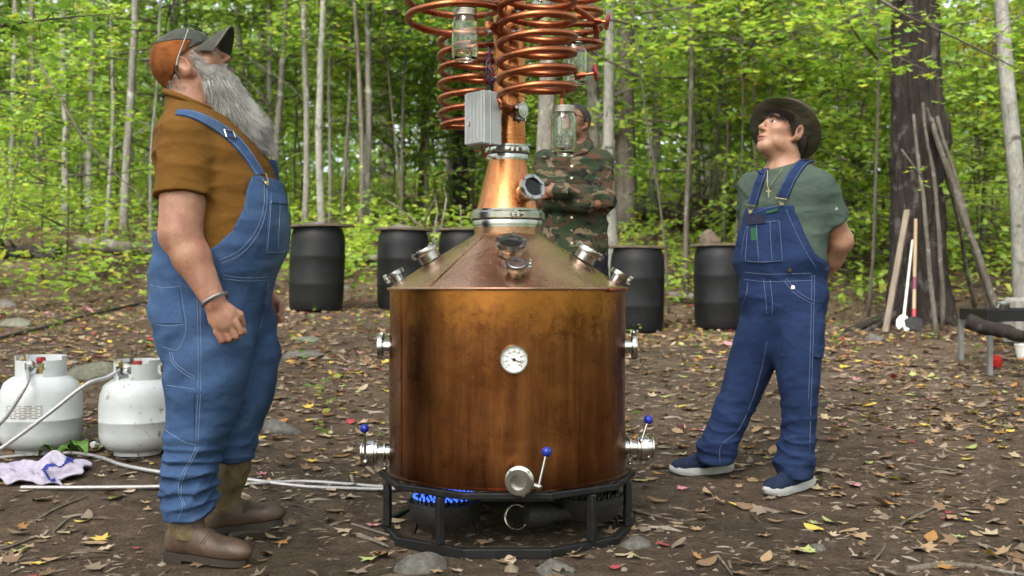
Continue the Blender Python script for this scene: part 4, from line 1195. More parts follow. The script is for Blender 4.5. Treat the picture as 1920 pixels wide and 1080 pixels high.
# barrels
bprof = [(.0, .012), (.20, .012), (.24, 0), (.265, .012), (.275, .04), (.286, .12), (.289, .27), (.2925, .285), (.289, .30), (.291, .44), (.291, .56), (.2945, .575), (.291, .59), (.288, .74), (.278, .82), (.262, .865), (.262, .885), (.25, .89), (.0, .885)]
_bm = MB().lathe(bprof, 48).mesh(M_BARREL); _lidm = {}
BARRELS = [(592, 583, 11.35, 'leftmost black plastic barrel with a wide board lid', 1.22), (755, 572, 12.0, 'black plastic barrel second from the left with a round board lid', 1.12),
           (868, 574, 12.3, 'black plastic barrel half hidden behind the copper dome', 1.1), (1194, 617, 11.5, 'black plastic barrel just right of the still below the camouflage sleeve', 1.08), (1352, 606, 11.6, 'rightmost black plastic barrel beside the man in the green shirt', 1.08)]
LIDZ = {}
for i, (px, py, Y, lab, lw) in enumerate(BARRELS):
    b = gpt(px, Y); 
    t = thing('plastic_barrel', lab, 'barrel', tuple(b), 'black barrels in a row')
    o = add_mesh('body', _bm, t); o.rotation_euler = (R((-1.5, .5, .5, -1, .5)[i]), R((1.6, .4, 0, -.4, 0)[i]), i)
    rr = random.Random(i)
    poly = [(.30 * lw * (1 + .04 * math.sin(3 * a + i) + rr.uniform(-.02, .02)) * math.cos(a) * (1.1 if i == 0 else 1), .29 * (1 + rr.uniform(-.03, .03)) * math.sin(a)) for a in np.linspace(0, 2 * math.pi, 26, endpoint=False)]
    MB().prism(poly, .022, Matrix.Rotation(R(rr.uniform(-1.5, 1.5)), 3, 'Y'), Vector(b) + Vector((0, 0, .905))).build('board_lid', M_BOARD, t)
    LIDZ[i] = Vector(b) + Vector((0, 0, .917))
rock(0, 0, 0, .14, 'flat pale stone weighing down the leftmost barrel lid', loc=LIDZ[0] + Vector((.02, 0, .012)), width=.27, seed=3)
rock(0, 0, 0, .14, 'flat stone on the lid of the second barrel from the left', loc=LIDZ[1] + Vector((-.03, 0, .012)), width=.30, seed=4)
rock(0, 0, 0, .8, 'brown block of stone on the rightmost barrel lid', loc=LIDZ[4] + Vector((-.1, .05, .03)), width=.22, seed=5, mat=pmat('brown_stone', (.085, .062, .045), .9, 0, (14, .4), (30, .6)))
rock(0, 0, 0, .55, 'grey boulder resting behind the barrel right of the still', loc=gpt(1192, 13.2, .1), width=.5, seed=6)

# propane cylinders
def _tankpaint():
    m, nt, b = _new('grey_white_tank_paint')
    n = noise(nt, 26, 6, .7); r = ramp(nt, [(.60, (.50, .52, .53)), (.67, (.24, .17, .10))]); nt.links.new(n.outputs[0], r.inputs[0])
    n2 = noise(nt, 5, 4, .6); r2 = ramp(nt, [(.3, (.84, .84, .84)), (.7, (1.05, 1.05, 1.05))]); nt.links.new(n2.outputs[0], r2.inputs[0])
    nt.links.new(mixc(nt, 1, r.outputs[0], r2.outputs[0], 'MULTIPLY'), b.inputs['Base Color']); b.inputs['Roughness'].default_value = .34
    return m
M_TANK = _tankpaint()
M_TANKCLEAN = pmat('clean_tank_paint', (.52, .545, .555), .32, 0, (6, .08))
M_BRASS = pmat('brass_fitting', (.45, .33, .14), .35, .9, (60, .2))
def _print():
    m, nt, b = _new('printed_warning_label')
    tc = nt.nodes.new('ShaderNodeTexCoord'); mp = nt.nodes.new('ShaderNodeMapping'); nt.links.new(tc.outputs['UV'], mp.inputs[0])
    br = nt.nodes.new('ShaderNodeTexBrick'); mp.inputs['Scale'].default_value = (1, 1, 1)
    br.inputs['Scale'].default_value = 5; br.inputs['Brick Width'].default_value = 1.3; br.inputs['Row Height'].default_value = .085 * 13 / 13; br.inputs['Mortar Size'].default_value = .14
    br.inputs['Color1'].default_value = (.20, .19, .17, 1); br.inputs['Color2'].default_value = (.32, .30, .27, 1); br.inputs['Mortar'].default_value = (.62, .63, .63, 1)
    br.inputs['Row Height'].default_value = .62
    nt.links.new(mp.outputs[0], br.inputs['Vector']); nt.links.new(br.outputs[0], b.inputs['Base Color']); b.inputs['Roughness'].default_value = .4
    return m
M_PRINT = _print()
def tank(px, py, wpx, hpx, Y, label, paint, printed, collar_rot):
    b = on_ground(px, py) if Y is None else gpt(px, Y)
    s = b.y / FPX; r = wpx * s / 2; h = hpx * s
    t = thing('propane_tank', label, 'gas tank', tuple(b), 'propane tanks on the ground')
    MB().lathe([(0, .02), (r * .55, .014), (r * .8, .03), (r * .95, h * .13), (r, h * .22), (r, h * .345), (r * 1.012, h * .352), (r * 1.012, h * .366), (r, h * .373), (r, h * .53), (r * .965, h * .64), (r * .87, h * .73), (r * .68, h * .785), (r * .4, h * .81), (0, h * .815)], 56, b).build('shell', paint, t)
    MB().lathe([(r * .5, .0), (r * .62, .0), (r * .60, .035), (r * .56, .035)], 40, b, None, True).build('foot_ring', paint, t)
    # collar: bent sheet with hand holes
    cr, z0, z1 = r * .60, h * .765, h * 1.0
    mb = MB(); na, nz = 60, 12; th_ = .003
    def hole(i, j):
        a = 360 * i / na; z = j / nz
        for ac, wd, zc_, hd in ((60, 26, .55, .27), (180, 26, .55, .27), (300, 26, .55, .27)):
            if ((a - ac) / wd) ** 2 + ((z - zc_) / hd) ** 2 < 1: return True
        return (165 < a < 200 and z > .0) or (z > .82 and 120 < a < 245) or (45 < a < 58 and z > .85)
    V = {}; vs = []; fs = []
    def vid(i, j, k):
        key = (i % na, j, k)
        if key not in V:
            a = R(360 * i / na) + collar_rot; rr = cr + k * th_
            V[key] = len(vs); vs.append(Vector(b) + Vector((rr * math.cos(a), rr * math.sin(a), z0 + (z1 - z0) * j / nz)))
        return V[key]
    solid = lambda i, j: 0 <= j < nz and not hole(i % na + .5, j + .5)
    for i in range(na):
        for j in range(nz):
            if not solid(i, j): continue
            fs.append((vid(i, j, 1), vid(i + 1, j, 1), vid(i + 1, j + 1, 1), vid(i, j + 1, 1)))
            fs.append((vid(i, j, 0), vid(i, j + 1, 0), vid(i + 1, j + 1, 0), vid(i + 1, j, 0)))
            if not solid(i - 1, j): fs.append((vid(i, j, 0), vid(i, j, 1), vid(i, j + 1, 1), vid(i, j + 1, 0)))
            if not solid(i + 1, j): fs.append((vid(i + 1, j, 0), vid(i + 1, j + 1, 0), vid(i + 1, j + 1, 1), vid(i + 1, j, 1)))
            if not solid(i, j - 1): fs.append((vid(i, j, 0), vid(i + 1, j, 0), vid(i + 1, j, 1), vid(i, j, 1)))
            if not solid(i, j + 1): fs.append((vid(i, j + 1, 0), vid(i, j + 1, 1), vid(i + 1, j + 1, 1), vid(i + 1, j + 1, 0)))
    mb._push(vs, fs); mb.build('collar', paint, t)
    v = MB().lathe([(.022, h * .80), (.022, h * .86), (.014, h * .87), (.014, h * .92), (.0, h * .92)], 16, b).build('valve', M_BRASS, t)
    hw = Vector(b) + Vector((0, 0, h * .955))
    MB().lathe([(0, -.012), (.020, -.012), (.023, 0), (.020, .014), (0, .014)], 10, hw).build('hand_knob', M_RED, v)
    rc = Vector(b) + Vector((-.045, -.035, h * .90))
    MB().tube([Vector(b) + Vector((0, 0, h * .90)), rc], .013, 12).lathe([(0, -.016), (.026, -.016), (.03, -.008), (.03, .008), (.022, .016), (0, .018)], 20, rc, (-.3, -1, .25)).build('regulator', M_STEEL, v)
    MB().lathe([(0, 0), (.021, 0), (.021, .026), (0, .028)], 18, rc + Vector((-.025, 0, .012)), (-.4, -.5, .8)).build('gauge', M_BRASS, v)
    if printed:
        a0, a1 = R(-90 - 30), R(-90 + 26); z0_, z1_ = h * .385, h * .525
        vs = []; fs = []; n = 14
        for i in range(n + 1):
            a = a0 + (a1 - a0) * i / n
            for z in (z0_, z1_): vs.append(Vector((math.cos(a) * (r + .0012), math.sin(a) * (r + .0012), z)))
        for i in range(n): fs.append((2 * i, 2 * i + 2, 2 * i + 3, 2 * i + 1))
        me = mesh_from([tuple(v_) for v_ in vs], fs, M_PRINT, 180)
        uv = me.uv_layers.new(name='UVMap')
        for pl in me.polygons:
            for li in pl.loop_indices:
                vi = me.loops[li].vertex_index; uv.data[li].uv = (vi // 2 / n, vi % 2)
        add_mesh('warning_label', me, t)
    return t, rc
t1, rc1 = tank(77, 847, 146, 180, None, 'leftmost white propane tank with a grey printed warning label', M_TANKCLEAN, True, R(100))
t2, rc2 = tank(258, 850, 138, 176, None, 'rust-spotted white propane tank behind the bearded man\'s legs', M_TANK, False, R(70))
M_HOSE = pmat('braided_steel_hose', (.40, .385, .39), .45, .6, (220, .35), (260, .4, .002))
def hose(pts, r, label, mat=None, name='gas_hose', cat='hose', seg=10):
    p = smooth_path(pts); o = MB().tube(p, r, seg).build(name, mat or M_HOSE, None, tuple(p[0]), 60)
    return tag(o, label, cat)
def gp(px, py, up=.0): 
    v = on_ground(px, py); v.z += up; return v
yb = ORG[t1.name].y
hose([rc1 + Vector((-.0, -.02, -.005)), W(52, 715, yb - .22), W(25, 762, yb - .25), W(2, 792, yb - .25), W(-60, 850, yb - .25)], .0095, 'braided hose curving down left from the labelled propane tank')
hose([rc2 + Vector((-.02, -.02, .0)), W(200, 708, yb - .14), W(160, 722, yb - .2), W(85, 780, yb - .28), W(0, 842, yb - .32), W(-70, 880, yb - .35)], .0095, 'braided hose crossing in front of the labelled tank from the other tank')
hose([gp(-40, 868, .01), gp(60, 857, .012), gp(140, 855, .012), gp(190, 864, .012), gp(232, 878, .012), gp(310, 892, .012), gp(420, 905, .01)], .0095, 'grey hose lying on the ground between the tanks and the towel')
hose([gp(40, 919, .01), gp(160, 920, .012), gp(300, 918, .012), gp(430, 915, .012), gp(560, 908, .012), gp(650, 913, .012), gp(730, 919, .012), gp(800, 922, .03)], .009, 'long straight grey hose running along the ground to the still')
hose([gp(440, 900, .01), gp(560, 917, .012), gp(650, 921, .012), gp(745, 922, .012), gp(860, 915, .03)], .009, 'second grey hose beside the long one nearing the still')
M_RUBBER = pmat('black_rubber_hose', (.018, .018, .02), .5)
hose([gp(-60, 655, .012), gp(0, 637, .014), gp(90, 615, .014), gp(170, 592, .014), gp(270, 570, .014), gp(330, 560, .014)], .016, 'black rubber hose on the leaf litter behind the tanks', M_RUBBER, 'rubber_hose')

# towel, bottle, torn green leaves
def _towelmat():
    m, nt, b = _new('lilac_terry_towel')
    n = noise(nt, 30, 5, .7); r = ramp(nt, [(.3, (.34, .30, .40)), (.7, (.52, .48, .58))]); nt.links.new(n.outputs[0], r.inputs[0])
    nt.links.new(r.outputs[0], b.inputs['Base Color']); b.inputs['Roughness'].default_value = .95
    bump(nt, b, noise(nt, 160, 4, .7).outputs[0], .8, .006)
    return m
tb = on_ground(62, 897); TW, TH = .40, .26
n1_, n2_ = 64, 44
gu, gv = np.meshgrid(np.linspace(-1, 1, n1_), np.linspace(-1, 1, n2_), indexing='ij')
px_ = gu * TW * .5 * (1 + .12 * np.sin(3 * gv + 1)) + .02 * np.sin(7 * gv + 3 * gu); py_ = gv * TH * .5 * (1 + .15 * np.sin(2.4 * gu)) + .015 * np.sin(9 * gu)
env = np.clip(1 - (gu ** 4 + gv ** 4) * .5, 0, 1)
hz = (.018 + .026 * np.abs(np.sin(5 * gu + 2.2 * np.sin(3.1 * gv) + 1)) + .018 * np.abs(np.sin(8 * gv + 3 * gu + 1.5 * np.sin(4 * gu))) + .05 * np.exp(-((gu - .45) / .35) ** 2 - ((gv - .35) / .4) ** 2)) * env + .006
zt = gz(px_ + tb.x, py_ + tb.y) + hz - tb.z
idx = np.arange(n1_ * n2_).reshape(n1_, n2_)
F_ = np.stack([idx[:-1, :-1], idx[1:, :-1], idx[1:, 1:], idx[:-1, 1:]], -1).reshape(-1, 4)
tow = thing('towel', 'crumpled lilac towel with a blue stripe lying by the tanks', 'towel', tuple(tb))
cl_ = add_mesh('cloth', mesh_from(np.stack([px_, py_, zt], -1).reshape(-1, 3), F_, _towelmat(), 180), tow)
sm_ = cl_.modifiers.new('t', 'SOLIDIFY'); sm_.thickness = .006; sm_.offset = -1
st_ = (np.abs(gu[:-1, :-1] - .58 - .14 * np.sin(gv[:-1, :-1] * 5)) < .05) & (gv[:-1, :-1] < .75)
fsel = F_[st_.reshape(-1)]
vv = np.stack([px_, py_, zt + .0035], -1).reshape(-1, 3)
used, inv = np.unique(fsel, return_inverse=True)
add_mesh('stripe', mesh_from(vv[used], inv.reshape(-1, 4), pmat('blue_stripe', (.02, .03, .22), .9), 180), tow)
bb = on_ground(180, 846)
bt = thing('plastic_bottle', 'crushed clear plastic bottle beside the rust-spotted tank', 'bottle', tuple(bb))
M_PET = glassmat('clear_bottle_plastic', (.95, .97, 1), .12)
bax = Vector((.35, .9, .12)).normalized()
MB().lathe([(0, 0), (.028, .004), (.031, .02), (.026, .05), (.031, .075), (.027, .10), (.030, .13), (.012, .165), (.012, .18), (0, .18)], 18, Vector(bb) + Vector((-.01, .0, .033)), bax).warp(lambda p: p + Vector((0, 0, -.25 * max(0, p.z - bb.z - .045)))).build('body', M_PET, bt)
MB().lathe([(0, 0), (.0145, 0), (.0145, .016), (0, .018)], 18, Vector(bb) + Vector((-.01, 0, .033)) - bax * .012, bax).build('cap', M_WHITE, bt)
M_GREENLEAF = pmat('torn_green_leaf', (.09, .19, .03), .5, 0, (20, .4))
rl = random.Random(9)
for k in range(9):
    c0 = gp(rl.uniform(70, 160), rl.uniform(848, 868), .012); a = rl.uniform(0, 6.28); L = rl.uniform(.06, .11); wd = L * .28
    d = Vector((math.cos(a), math.sin(a), 0)); s = Vector((-d.y, d.x, 0))
    A = []; B = []; N_ = []
    for t in np.linspace(0, 1, 7):
        w = wd * math.sin(math.pi * min(.97, t + .03)) ** .7; c = c0 + d * L * t + Vector((0, 0, .05 * math.sin(math.pi * t) * rl.uniform(.8, 1.2)))
        A.append(c - s * w); B.append(c + s * w + Vector((0, 0, .012))); N_.append(Vector((0, 0, 1)))
    o = MB().ribbon(A, B, N_, .0012).build('green_leaf', M_GREENLEAF, None, tuple(c0)); tag(o, 'torn green leaf lying between the towel and the tanks', 'leaf', 'torn green leaves by the tanks')

# rocks and logs
for i, (px, py, w, hf, lab, mt) in enumerate([(175, 704, 120, .30, 'flat mossy slab of stone behind the propane tanks', M_ROCKM), (28, 612, 70, .28, 'low rounded stone at the left edge above the black hose', M_ROCKM),
        (12, 575, 44, .4, 'grey stone cut by the left edge', M_ROCK), (522, 808, 78, .36, 'smooth stone just behind the bearded man\'s far knee', M_ROCK),
        (792, 1068, 104, .42, 'jagged stone propped under the front of the stand', M_ROCK), (1040, 1072, 78, .42, 'rounded stone under the front of the stand right of the jagged one', M_ROCK),
        (1192, 1024, 66, .38, 'dark grey stone against the right corner of the stand', M_ROCK), (1640, 640, 44, .42, 'small pale stone in front of the leaning tools', M_ROCK),
        (1530, 1032, 40, .42, 'small wedge-shaped stone in the right foreground', M_ROCK), (575, 640, 60, .22, 'flat stone sunk among leaves below the leftmost barrel', M_ROCKM), (650, 545, 30, .4, 'small stone between the two left barrels', M_ROCK),
        (560, 668, 90, .15, 'broad flat stone half buried behind the bearded man', M_ROCK)]):
    rock(px, py, w, hf, lab, mt, seed=20 + i)
def log(p0, p1, r, label, mat=None, sag=.0, name='fallen_log', seed=0, cat='log'):
    rr = random.Random(seed); p0 = Vector(p0); p1 = Vector(p1); n = 12
    pts = [p0.lerp(p1, i / n) + Vector((0, rr.uniform(-1, 1) * r * .25, rr.uniform(-1, 1) * r * .2)) for i in range(n + 1)]
    mb = MB().tube(pts, [r * (1 - .3 * i / n) * rr.uniform(.93, 1.07) for i in range(n + 1)], 12)
    for k in range(2):
        i = rr.randint(2, n - 2); mb.tube([pts[i], pts[i] + Vector((rr.uniform(-.1, .1), -r * 1.2, r * 1.6))], [r * .3, r * .15], 6)
    o = mb.build(name, mat or B_BROWN, None, tuple(p0), 60); return tag(o, label, cat)
log(gpt(-40, 15.6, .10), gpt(112, 15.2, .1), .12, 'dark fallen log lying at the left edge', B_DARK, seed=1)
log(gpt(150, 15.9, .12), gpt(322, 15.7, .12), .12, 'longer fallen log behind the bearded man', B_BROWN, seed=2)
log(gpt(640, 15.4, .08), gpt(720, 15.4, .08), .07, 'short fallen log between the two left barrels', B_BROWN, seed=3)
log(gpt(1255, 13.4, .07), gpt(1300, 13.2, .1), .06, 'short broken log between the two right barrels', B_BROWN, seed=4)
def twig(pts, r, label, mat=None):
    p = smooth_path(pts, 4); o = MB().tube(p, [r * (1 - .6 * i / (len(p) - 1)) for i in range(len(p))], 6).build('fallen_stick', mat or B_BROWN, None, tuple(p[0]), 60); return tag(o, label, 'stick')
M_TWIG = _bark('dry_twig', (.11, .09, .07), (.24, .20, .165), (.3, .27, .23), 20, .3)
for pts, r, lab in [([(64, 982), (100, 960), (165, 932)], .008, 'dark stick on the dirt left of the boots'), ([(100, 1000), (130, 975), (160, 968)], .006, 'short stick below the dark one at lower left'),
        ([(660, 985), (760, 1015), (800, 1020)], .006, 'thin stick poking under the left of the stand'), ([(672, 1008), (700, 1018), (730, 1030)], .011, 'stout short stick at the left front of the stand'),
        ([(1168, 955), (1220, 968), (1282, 982)], .007, 'long stick lying right of the stand'), ([(1345, 1045), (1360, 1062), (1372, 1080)], .006, 'stick running out of the bottom right of centre'),
        ([(1690, 985), (1740, 960), (1765, 950)], .007, 'forked stick in the right foreground'), ([(1640, 1052), (1655, 1035), (1660, 1020)], .006, 'thin stick near the bottom right'),
        ([(1485, 975), (1510, 972), (1528, 962)], .004, 'bent pale twig right of the nearer sneaker'), ([(1700, 870), (1760, 880), (1815, 885)], .004, 'straight dark twig across the right foreground'),
        ([(1700, 1075), (1800, 1066), (1920, 1085)], .014, 'thick root-like stick along the bottom right edge'), ([(0, 1035), (40, 1020), (80, 1005)], .007, 'pale stick at the left bottom edge'),
        ([(1620, 690), (1665, 680), (1700, 683)], .008, 'dark stick below the leaning tools'), ([(560, 700), (620, 690), (690, 700)], .005, 'thin stick on the leaves left of the still')]:
    twig([gp(*p, r * .8) for p in pts], r, lab, M_TWIG)

# leaning poles and tools at the big tree
B_POLE = _bark('mottled_pole_bark', (.06, .05, .041), (.14, .122, .10), (.2, .185, .16), 11, .4)
for i, (xb, yb_, xt, yt, Yt, r, lab) in enumerate([(1754, 636, 1711, 215, 10.45, .023, 'first and leftmost of the thin bark poles leaning on the big tree'), (1768, 618, 1729, 193, 10.45, .024, 'second bark pole leaning on the big tree, slightly bowed'),
        (1828, 592, 1738, 203, 10.45, .024, 'third bark pole leaning right of the bowed one'), (1882, 575, 1744, 222, 10.55, .038, 'thickest bark pole leaning farthest right on the big tree'), (1868, 572, 1757, 218, 10.6, .029, 'bark pole leaning close behind the thickest one')]):
    b = on_ground(xb, yb_) if yb_ > 590 else gpt(xb, 9.9 + .1 * i); t = W(xt, yt, Yt); n = 10; rr = random.Random(i)
    bow = Vector((.05 if i in (1, 2) else .02, 0, -.05 * (i > 2)))
    pts = [b.lerp(t, k / n) + bow * math.sin(math.pi * k / n) + Vector((rr.uniform(-.012, .012), 0, 0)) for k in range(n + 1)]
    o = MB().tube(pts, [r * (1 - .35 * k / n) * rr.uniform(.93, 1.08) for k in range(n + 1)], 8).build('leaning_pole', B_POLE, None, tuple(b), 180)
    tag(o, lab, 'pole')
M_WOOD = pmat('raw_ash_wood', (.36, .26, .16), .7, 0, (12, .25), None, stretch=(1, 1, .15)); M_OLDWOOD = pmat('old_grey_wood', (.17, .135, .10), .85, 0, (10, .3), None, stretch=(1, 1, .15))
b = gpt(1660, 10.05); t = W(1701, 394, 10.5)
o = MB().bar(b + Vector((0, 0, .01)), t, .055, .03, .004).build('wooden_stave', M_OLDWOOD, None, tuple(b)); tag(o, 'flat wooden stave leaning left of the white paddle', 'stave')
b = gpt(1690, 10.1); t = W(1711, 450, 10.5)
pd = thing('mash_paddle', 'white paddle with notched blade leaning on the big tree', 'paddle', tuple(b))
d = (t - b).normalized(); sx = d.cross(Vector((0, -1, 0))).normalized(); 
if sx.x < 0: sx = -sx
Mp = Matrix((sx, d, sx.cross(d))).transposed()
M_PADDLE = pmat('white_paddle_wood', (.62, .60, .55), .5, 0, (18, .2))
MB().prism([(-.062, .03), (-.035, .0), (.0, .045), (.03, .0), (.062, .03), (.066, .10), (.045, .145), (.012, .17), (-.012, .17), (-.045, .145), (-.066, .10)], .014, Mp, b + Vector((0, -.02, .01))).build('blade', M_PADDLE, pd)
MB().tube([b + d * .16 + Vector((0, -.02, .01)), t], [.014, .011], 10).build('handle', M_PADDLE, pd)
b = gpt(1713, 10.1); t = W(1717, 411, 10.5)
sh = thing('shovel', 'long wooden handled shovel with red bands beside the paddle', 'shovel', tuple(b))
at_ = lambda k: b.lerp(t, k) + Vector((0, -.0, .0))
MB().tube([at_(.10), at_(1)], .017, 12).build('handle', M_WOOD, sh)
MB().tube([at_(.09), at_(.19)], .0185, 12).build('lower_band', pmat('red_band', (.45, .03, .05), .5), sh)
MB().tube([at_(.36), at_(.47)], .018, 12).build('upper_band', pmat('dark_red_band', (.16, .02, .05), .5), sh)
MB().prism([(-.08, 0), (.08, 0), (.085, .10), (.02, .13), (-.02, .13), (-.085, .10)], .006, Matrix.Rotation(R(80), 3, 'X'), b + Vector((0, -.01, .008))).tube([b + Vector((0, 0, .01)), at_(.11)], .020, 10).build('blade', M_IRON, sh)

# camp table at the right edge
tbp = gpt(1850, 7.9)
tab = thing('camp_table', 'black steel camp table with silver legs at the right edge', 'table', tuple(tbp))
zt_ = W(0, 590, 7.9).z
Ta, Tb, Tc, Td = W(1802, 582, 8.25), W(1856, 596, 7.6), W(1990, 596, 7.75), W(1945, 582, 8.4)
for p in (Ta, Tb, Tc, Td): p.z = zt_
for a_, b_3 in ((Ta, Tb), (Tb, Tc), (Tc, Td), (Td, Ta)):
    MB().bar(a_, b_3, .03, .085, .003).build('apron', M_BLACKSTEEL, tab)
mb = MB()
for k in range(1, 12): mb.bar(Ta.lerp(Td, k / 12) + Vector((0, 0, .03)), Tb.lerp(Tc, k / 12) + Vector((0, 0, .03)), .012, .008, 0)
o = mb.build('grate', M_IRON, tab); o['kind'] = 'stuff'
M_ALU = pmat('aluminium_leg', (.30, .31, .32), .45, .8, (20, .15))
for p, lab in ((Ta, 0), (Tb, 1), (Tc, 2), (Td, 3)):
    z = float(gz(p.x, p.y)); MB().bar(Vector((p.x, p.y, z)), Vector((p.x, p.y, zt_ - .043)), .034, .034, .003).build('leg', M_ALU if lab in (0, 1) else M_BLACKSTEEL, tab)
o = MB().lathe([(0, 0), (.045, 0), (.05, .01), (.05, .06), (.04, .07), (0, .075)], 24, W(1880, 583, 7.9)).tube([W(1870, 578, 7.88), W(1862, 570, 7.87)], [.012, .006], 8).build('metal_pot', M_STEEL, None, tuple(W(1880, 583, 7.9))); tag(o, 'small shiny metal pot standing on the camp table', 'pot')
log(W(1812, 604, 7.45), W(1965, 642, 7.35), .055, 'barked branch log propped across the front of the camp table', B_DARK, name='propped_log', seed=8)
cb = gpt(1918, 9.0); o = MB().box((.26, .22, .40), cb + Vector((0, 0, .20)), Matrix.Rotation(R(12), 3, 'Z'), .03).build('concrete_block', pmat('pale_concrete', (.20, .19, .17), .9, 0, (8, .25), (40, .4)), None, tuple(cb)); tag(o, 'pale concrete block standing behind the camp table', 'block')
rb = gpt(1868, 7.95); o = MB().lathe([(0, 0), (.035, 0), (.042, .02), (.042, .065), (.03, .075), (.0, .075)], 20, rb).lathe([(.03, .075), (.033, .08), (.014, .088), (0, .088)], 20, rb).build('red_canister', pmat('red_plastic', (.42, .015, .015), .35), None, tuple(rb)); tag(o, 'small red canister on the ground under the camp table', 'canister')
wb = on_ground(1922, 672); bk = thing('white_bucket', 'small white bucket cut off by the right edge', 'bucket', tuple(wb))
MB().lathe([(0, .004), (.058, 0), (.075, .10), (.079, .10), (.079, .11), (.073, .11), (.056, .008), (0, .008)], 28, wb).build('pail', M_WHITE, bk)
MB().tube([wb + Vector((.078 * math.cos(a), .078 * math.sin(a) * .2 - .03 * math.sin(a), .10 + .02 * math.sin(a))) for a in np.linspace(0, math.pi, 12)], .0025, 6).build('bail_handle', M_STEEL, bk)

# uprooted stump, brush pile, mossy mound
def roots(base, n, L, r0, label, name, mat, core, seed, cat='stump'):
    rr = random.Random(seed); base = Vector(base); t = thing(name, label, cat, tuple(base))
    if core:
        mb = MB().ball((0, 0, 0), 1, 26, 18)
        mb.warp(lambda p: Vector(base) + Vector((p.x * core[0], p.y * core[1], p.z * core[2] + core[2] * .6)) * 1.0 + p * .16 * fbm(p, 2.6, seed) * core[2] * 1.6)
        mb.build('root_mass', mat, t, sharp=50)
    for k in range(n):
        a = rr.uniform(0, 6.28); el = rr.uniform(.0, 1.2); d = Vector((math.cos(a) * math.cos(el), math.sin(a) * math.cos(el) * .6, math.sin(el)))
        p = base + Vector((rr.uniform(-1, 1) * (core[0] if core else .25) * .8, rr.uniform(-.2, .1), (core[2] * .7 if core else .05) + rr.uniform(-.1, .2)))
        pts = [p]
        for j in range(5):
            d = (d + Vector((rr.uniform(-.4, .4), rr.uniform(-.3, .3), rr.uniform(-.45, .2)))).normalized(); p = p + d * L / 5 * rr.uniform(.6, 1.3); pts.append(p.copy())
        MB().tube(pts, [r0 * rr.uniform(.6, 1.1) * (1 - .17 * j) for j in range(6)], 6).build('root', B_BROWN, t, sharp=180)
    return t
M_ROOTDIRT = pmat('dirt_caked_roots', (.055, .038, .026), .95, 0, (14, .5), (30, .9, .04))
roots(gpt(1318, 18.5, .1), 26, .9, .035, 'dark uprooted stump with tangled roots left of the hat', 'uprooted_stump', M_ROOTDIRT, (.62, .4, .26), 3)
roots(gpt(800, 14.6, .1), 11, 1.0, .035, 'dark tangle of broken branches behind the second barrel', 'brush_pile', M_ROOTDIRT, (.32, .25, .16), 4, 'brush')
rock(0, 0, 0, .35, 'dark mossy mound of earth at the foot of the thick brown trunk', M_ROCKM, loc=gpt(1192, 20.0, .1), width=1.2, seed=31, name='mossy_mound')
# a few green seedlings among the leaves
rq = np.random.default_rng(4); pos = []; szz = []
for k in range(120):
    y = rq.uniform(5.2, 13); x = rq.uniform(-1, 1) * y * .5; 
    if x > .7 and y < 8: continue
    z = float(gz(x, y))
    for j in range(rq.integers(3, 8)): pos.append((x + rq.normal(0, .05), y + rq.normal(0, .05), z + rq.uniform(.02, .12))); szz.append(rq.uniform(.018, .04))
pos = np.array(pos); n = len(pos); V, T = scatter(SIMPLE, pos, np.array(szz), rq.uniform(0, 6.28, n), np.abs(rq.normal(0, .4, n)), rq.uniform(0, 6.28, n))
tag(add_mesh('seedlings', mesh_from(V, T, L_GREEN, None)), 'scattered tiny green seedlings sprouting through the leaf litter', 'seedlings', kind='stuff')
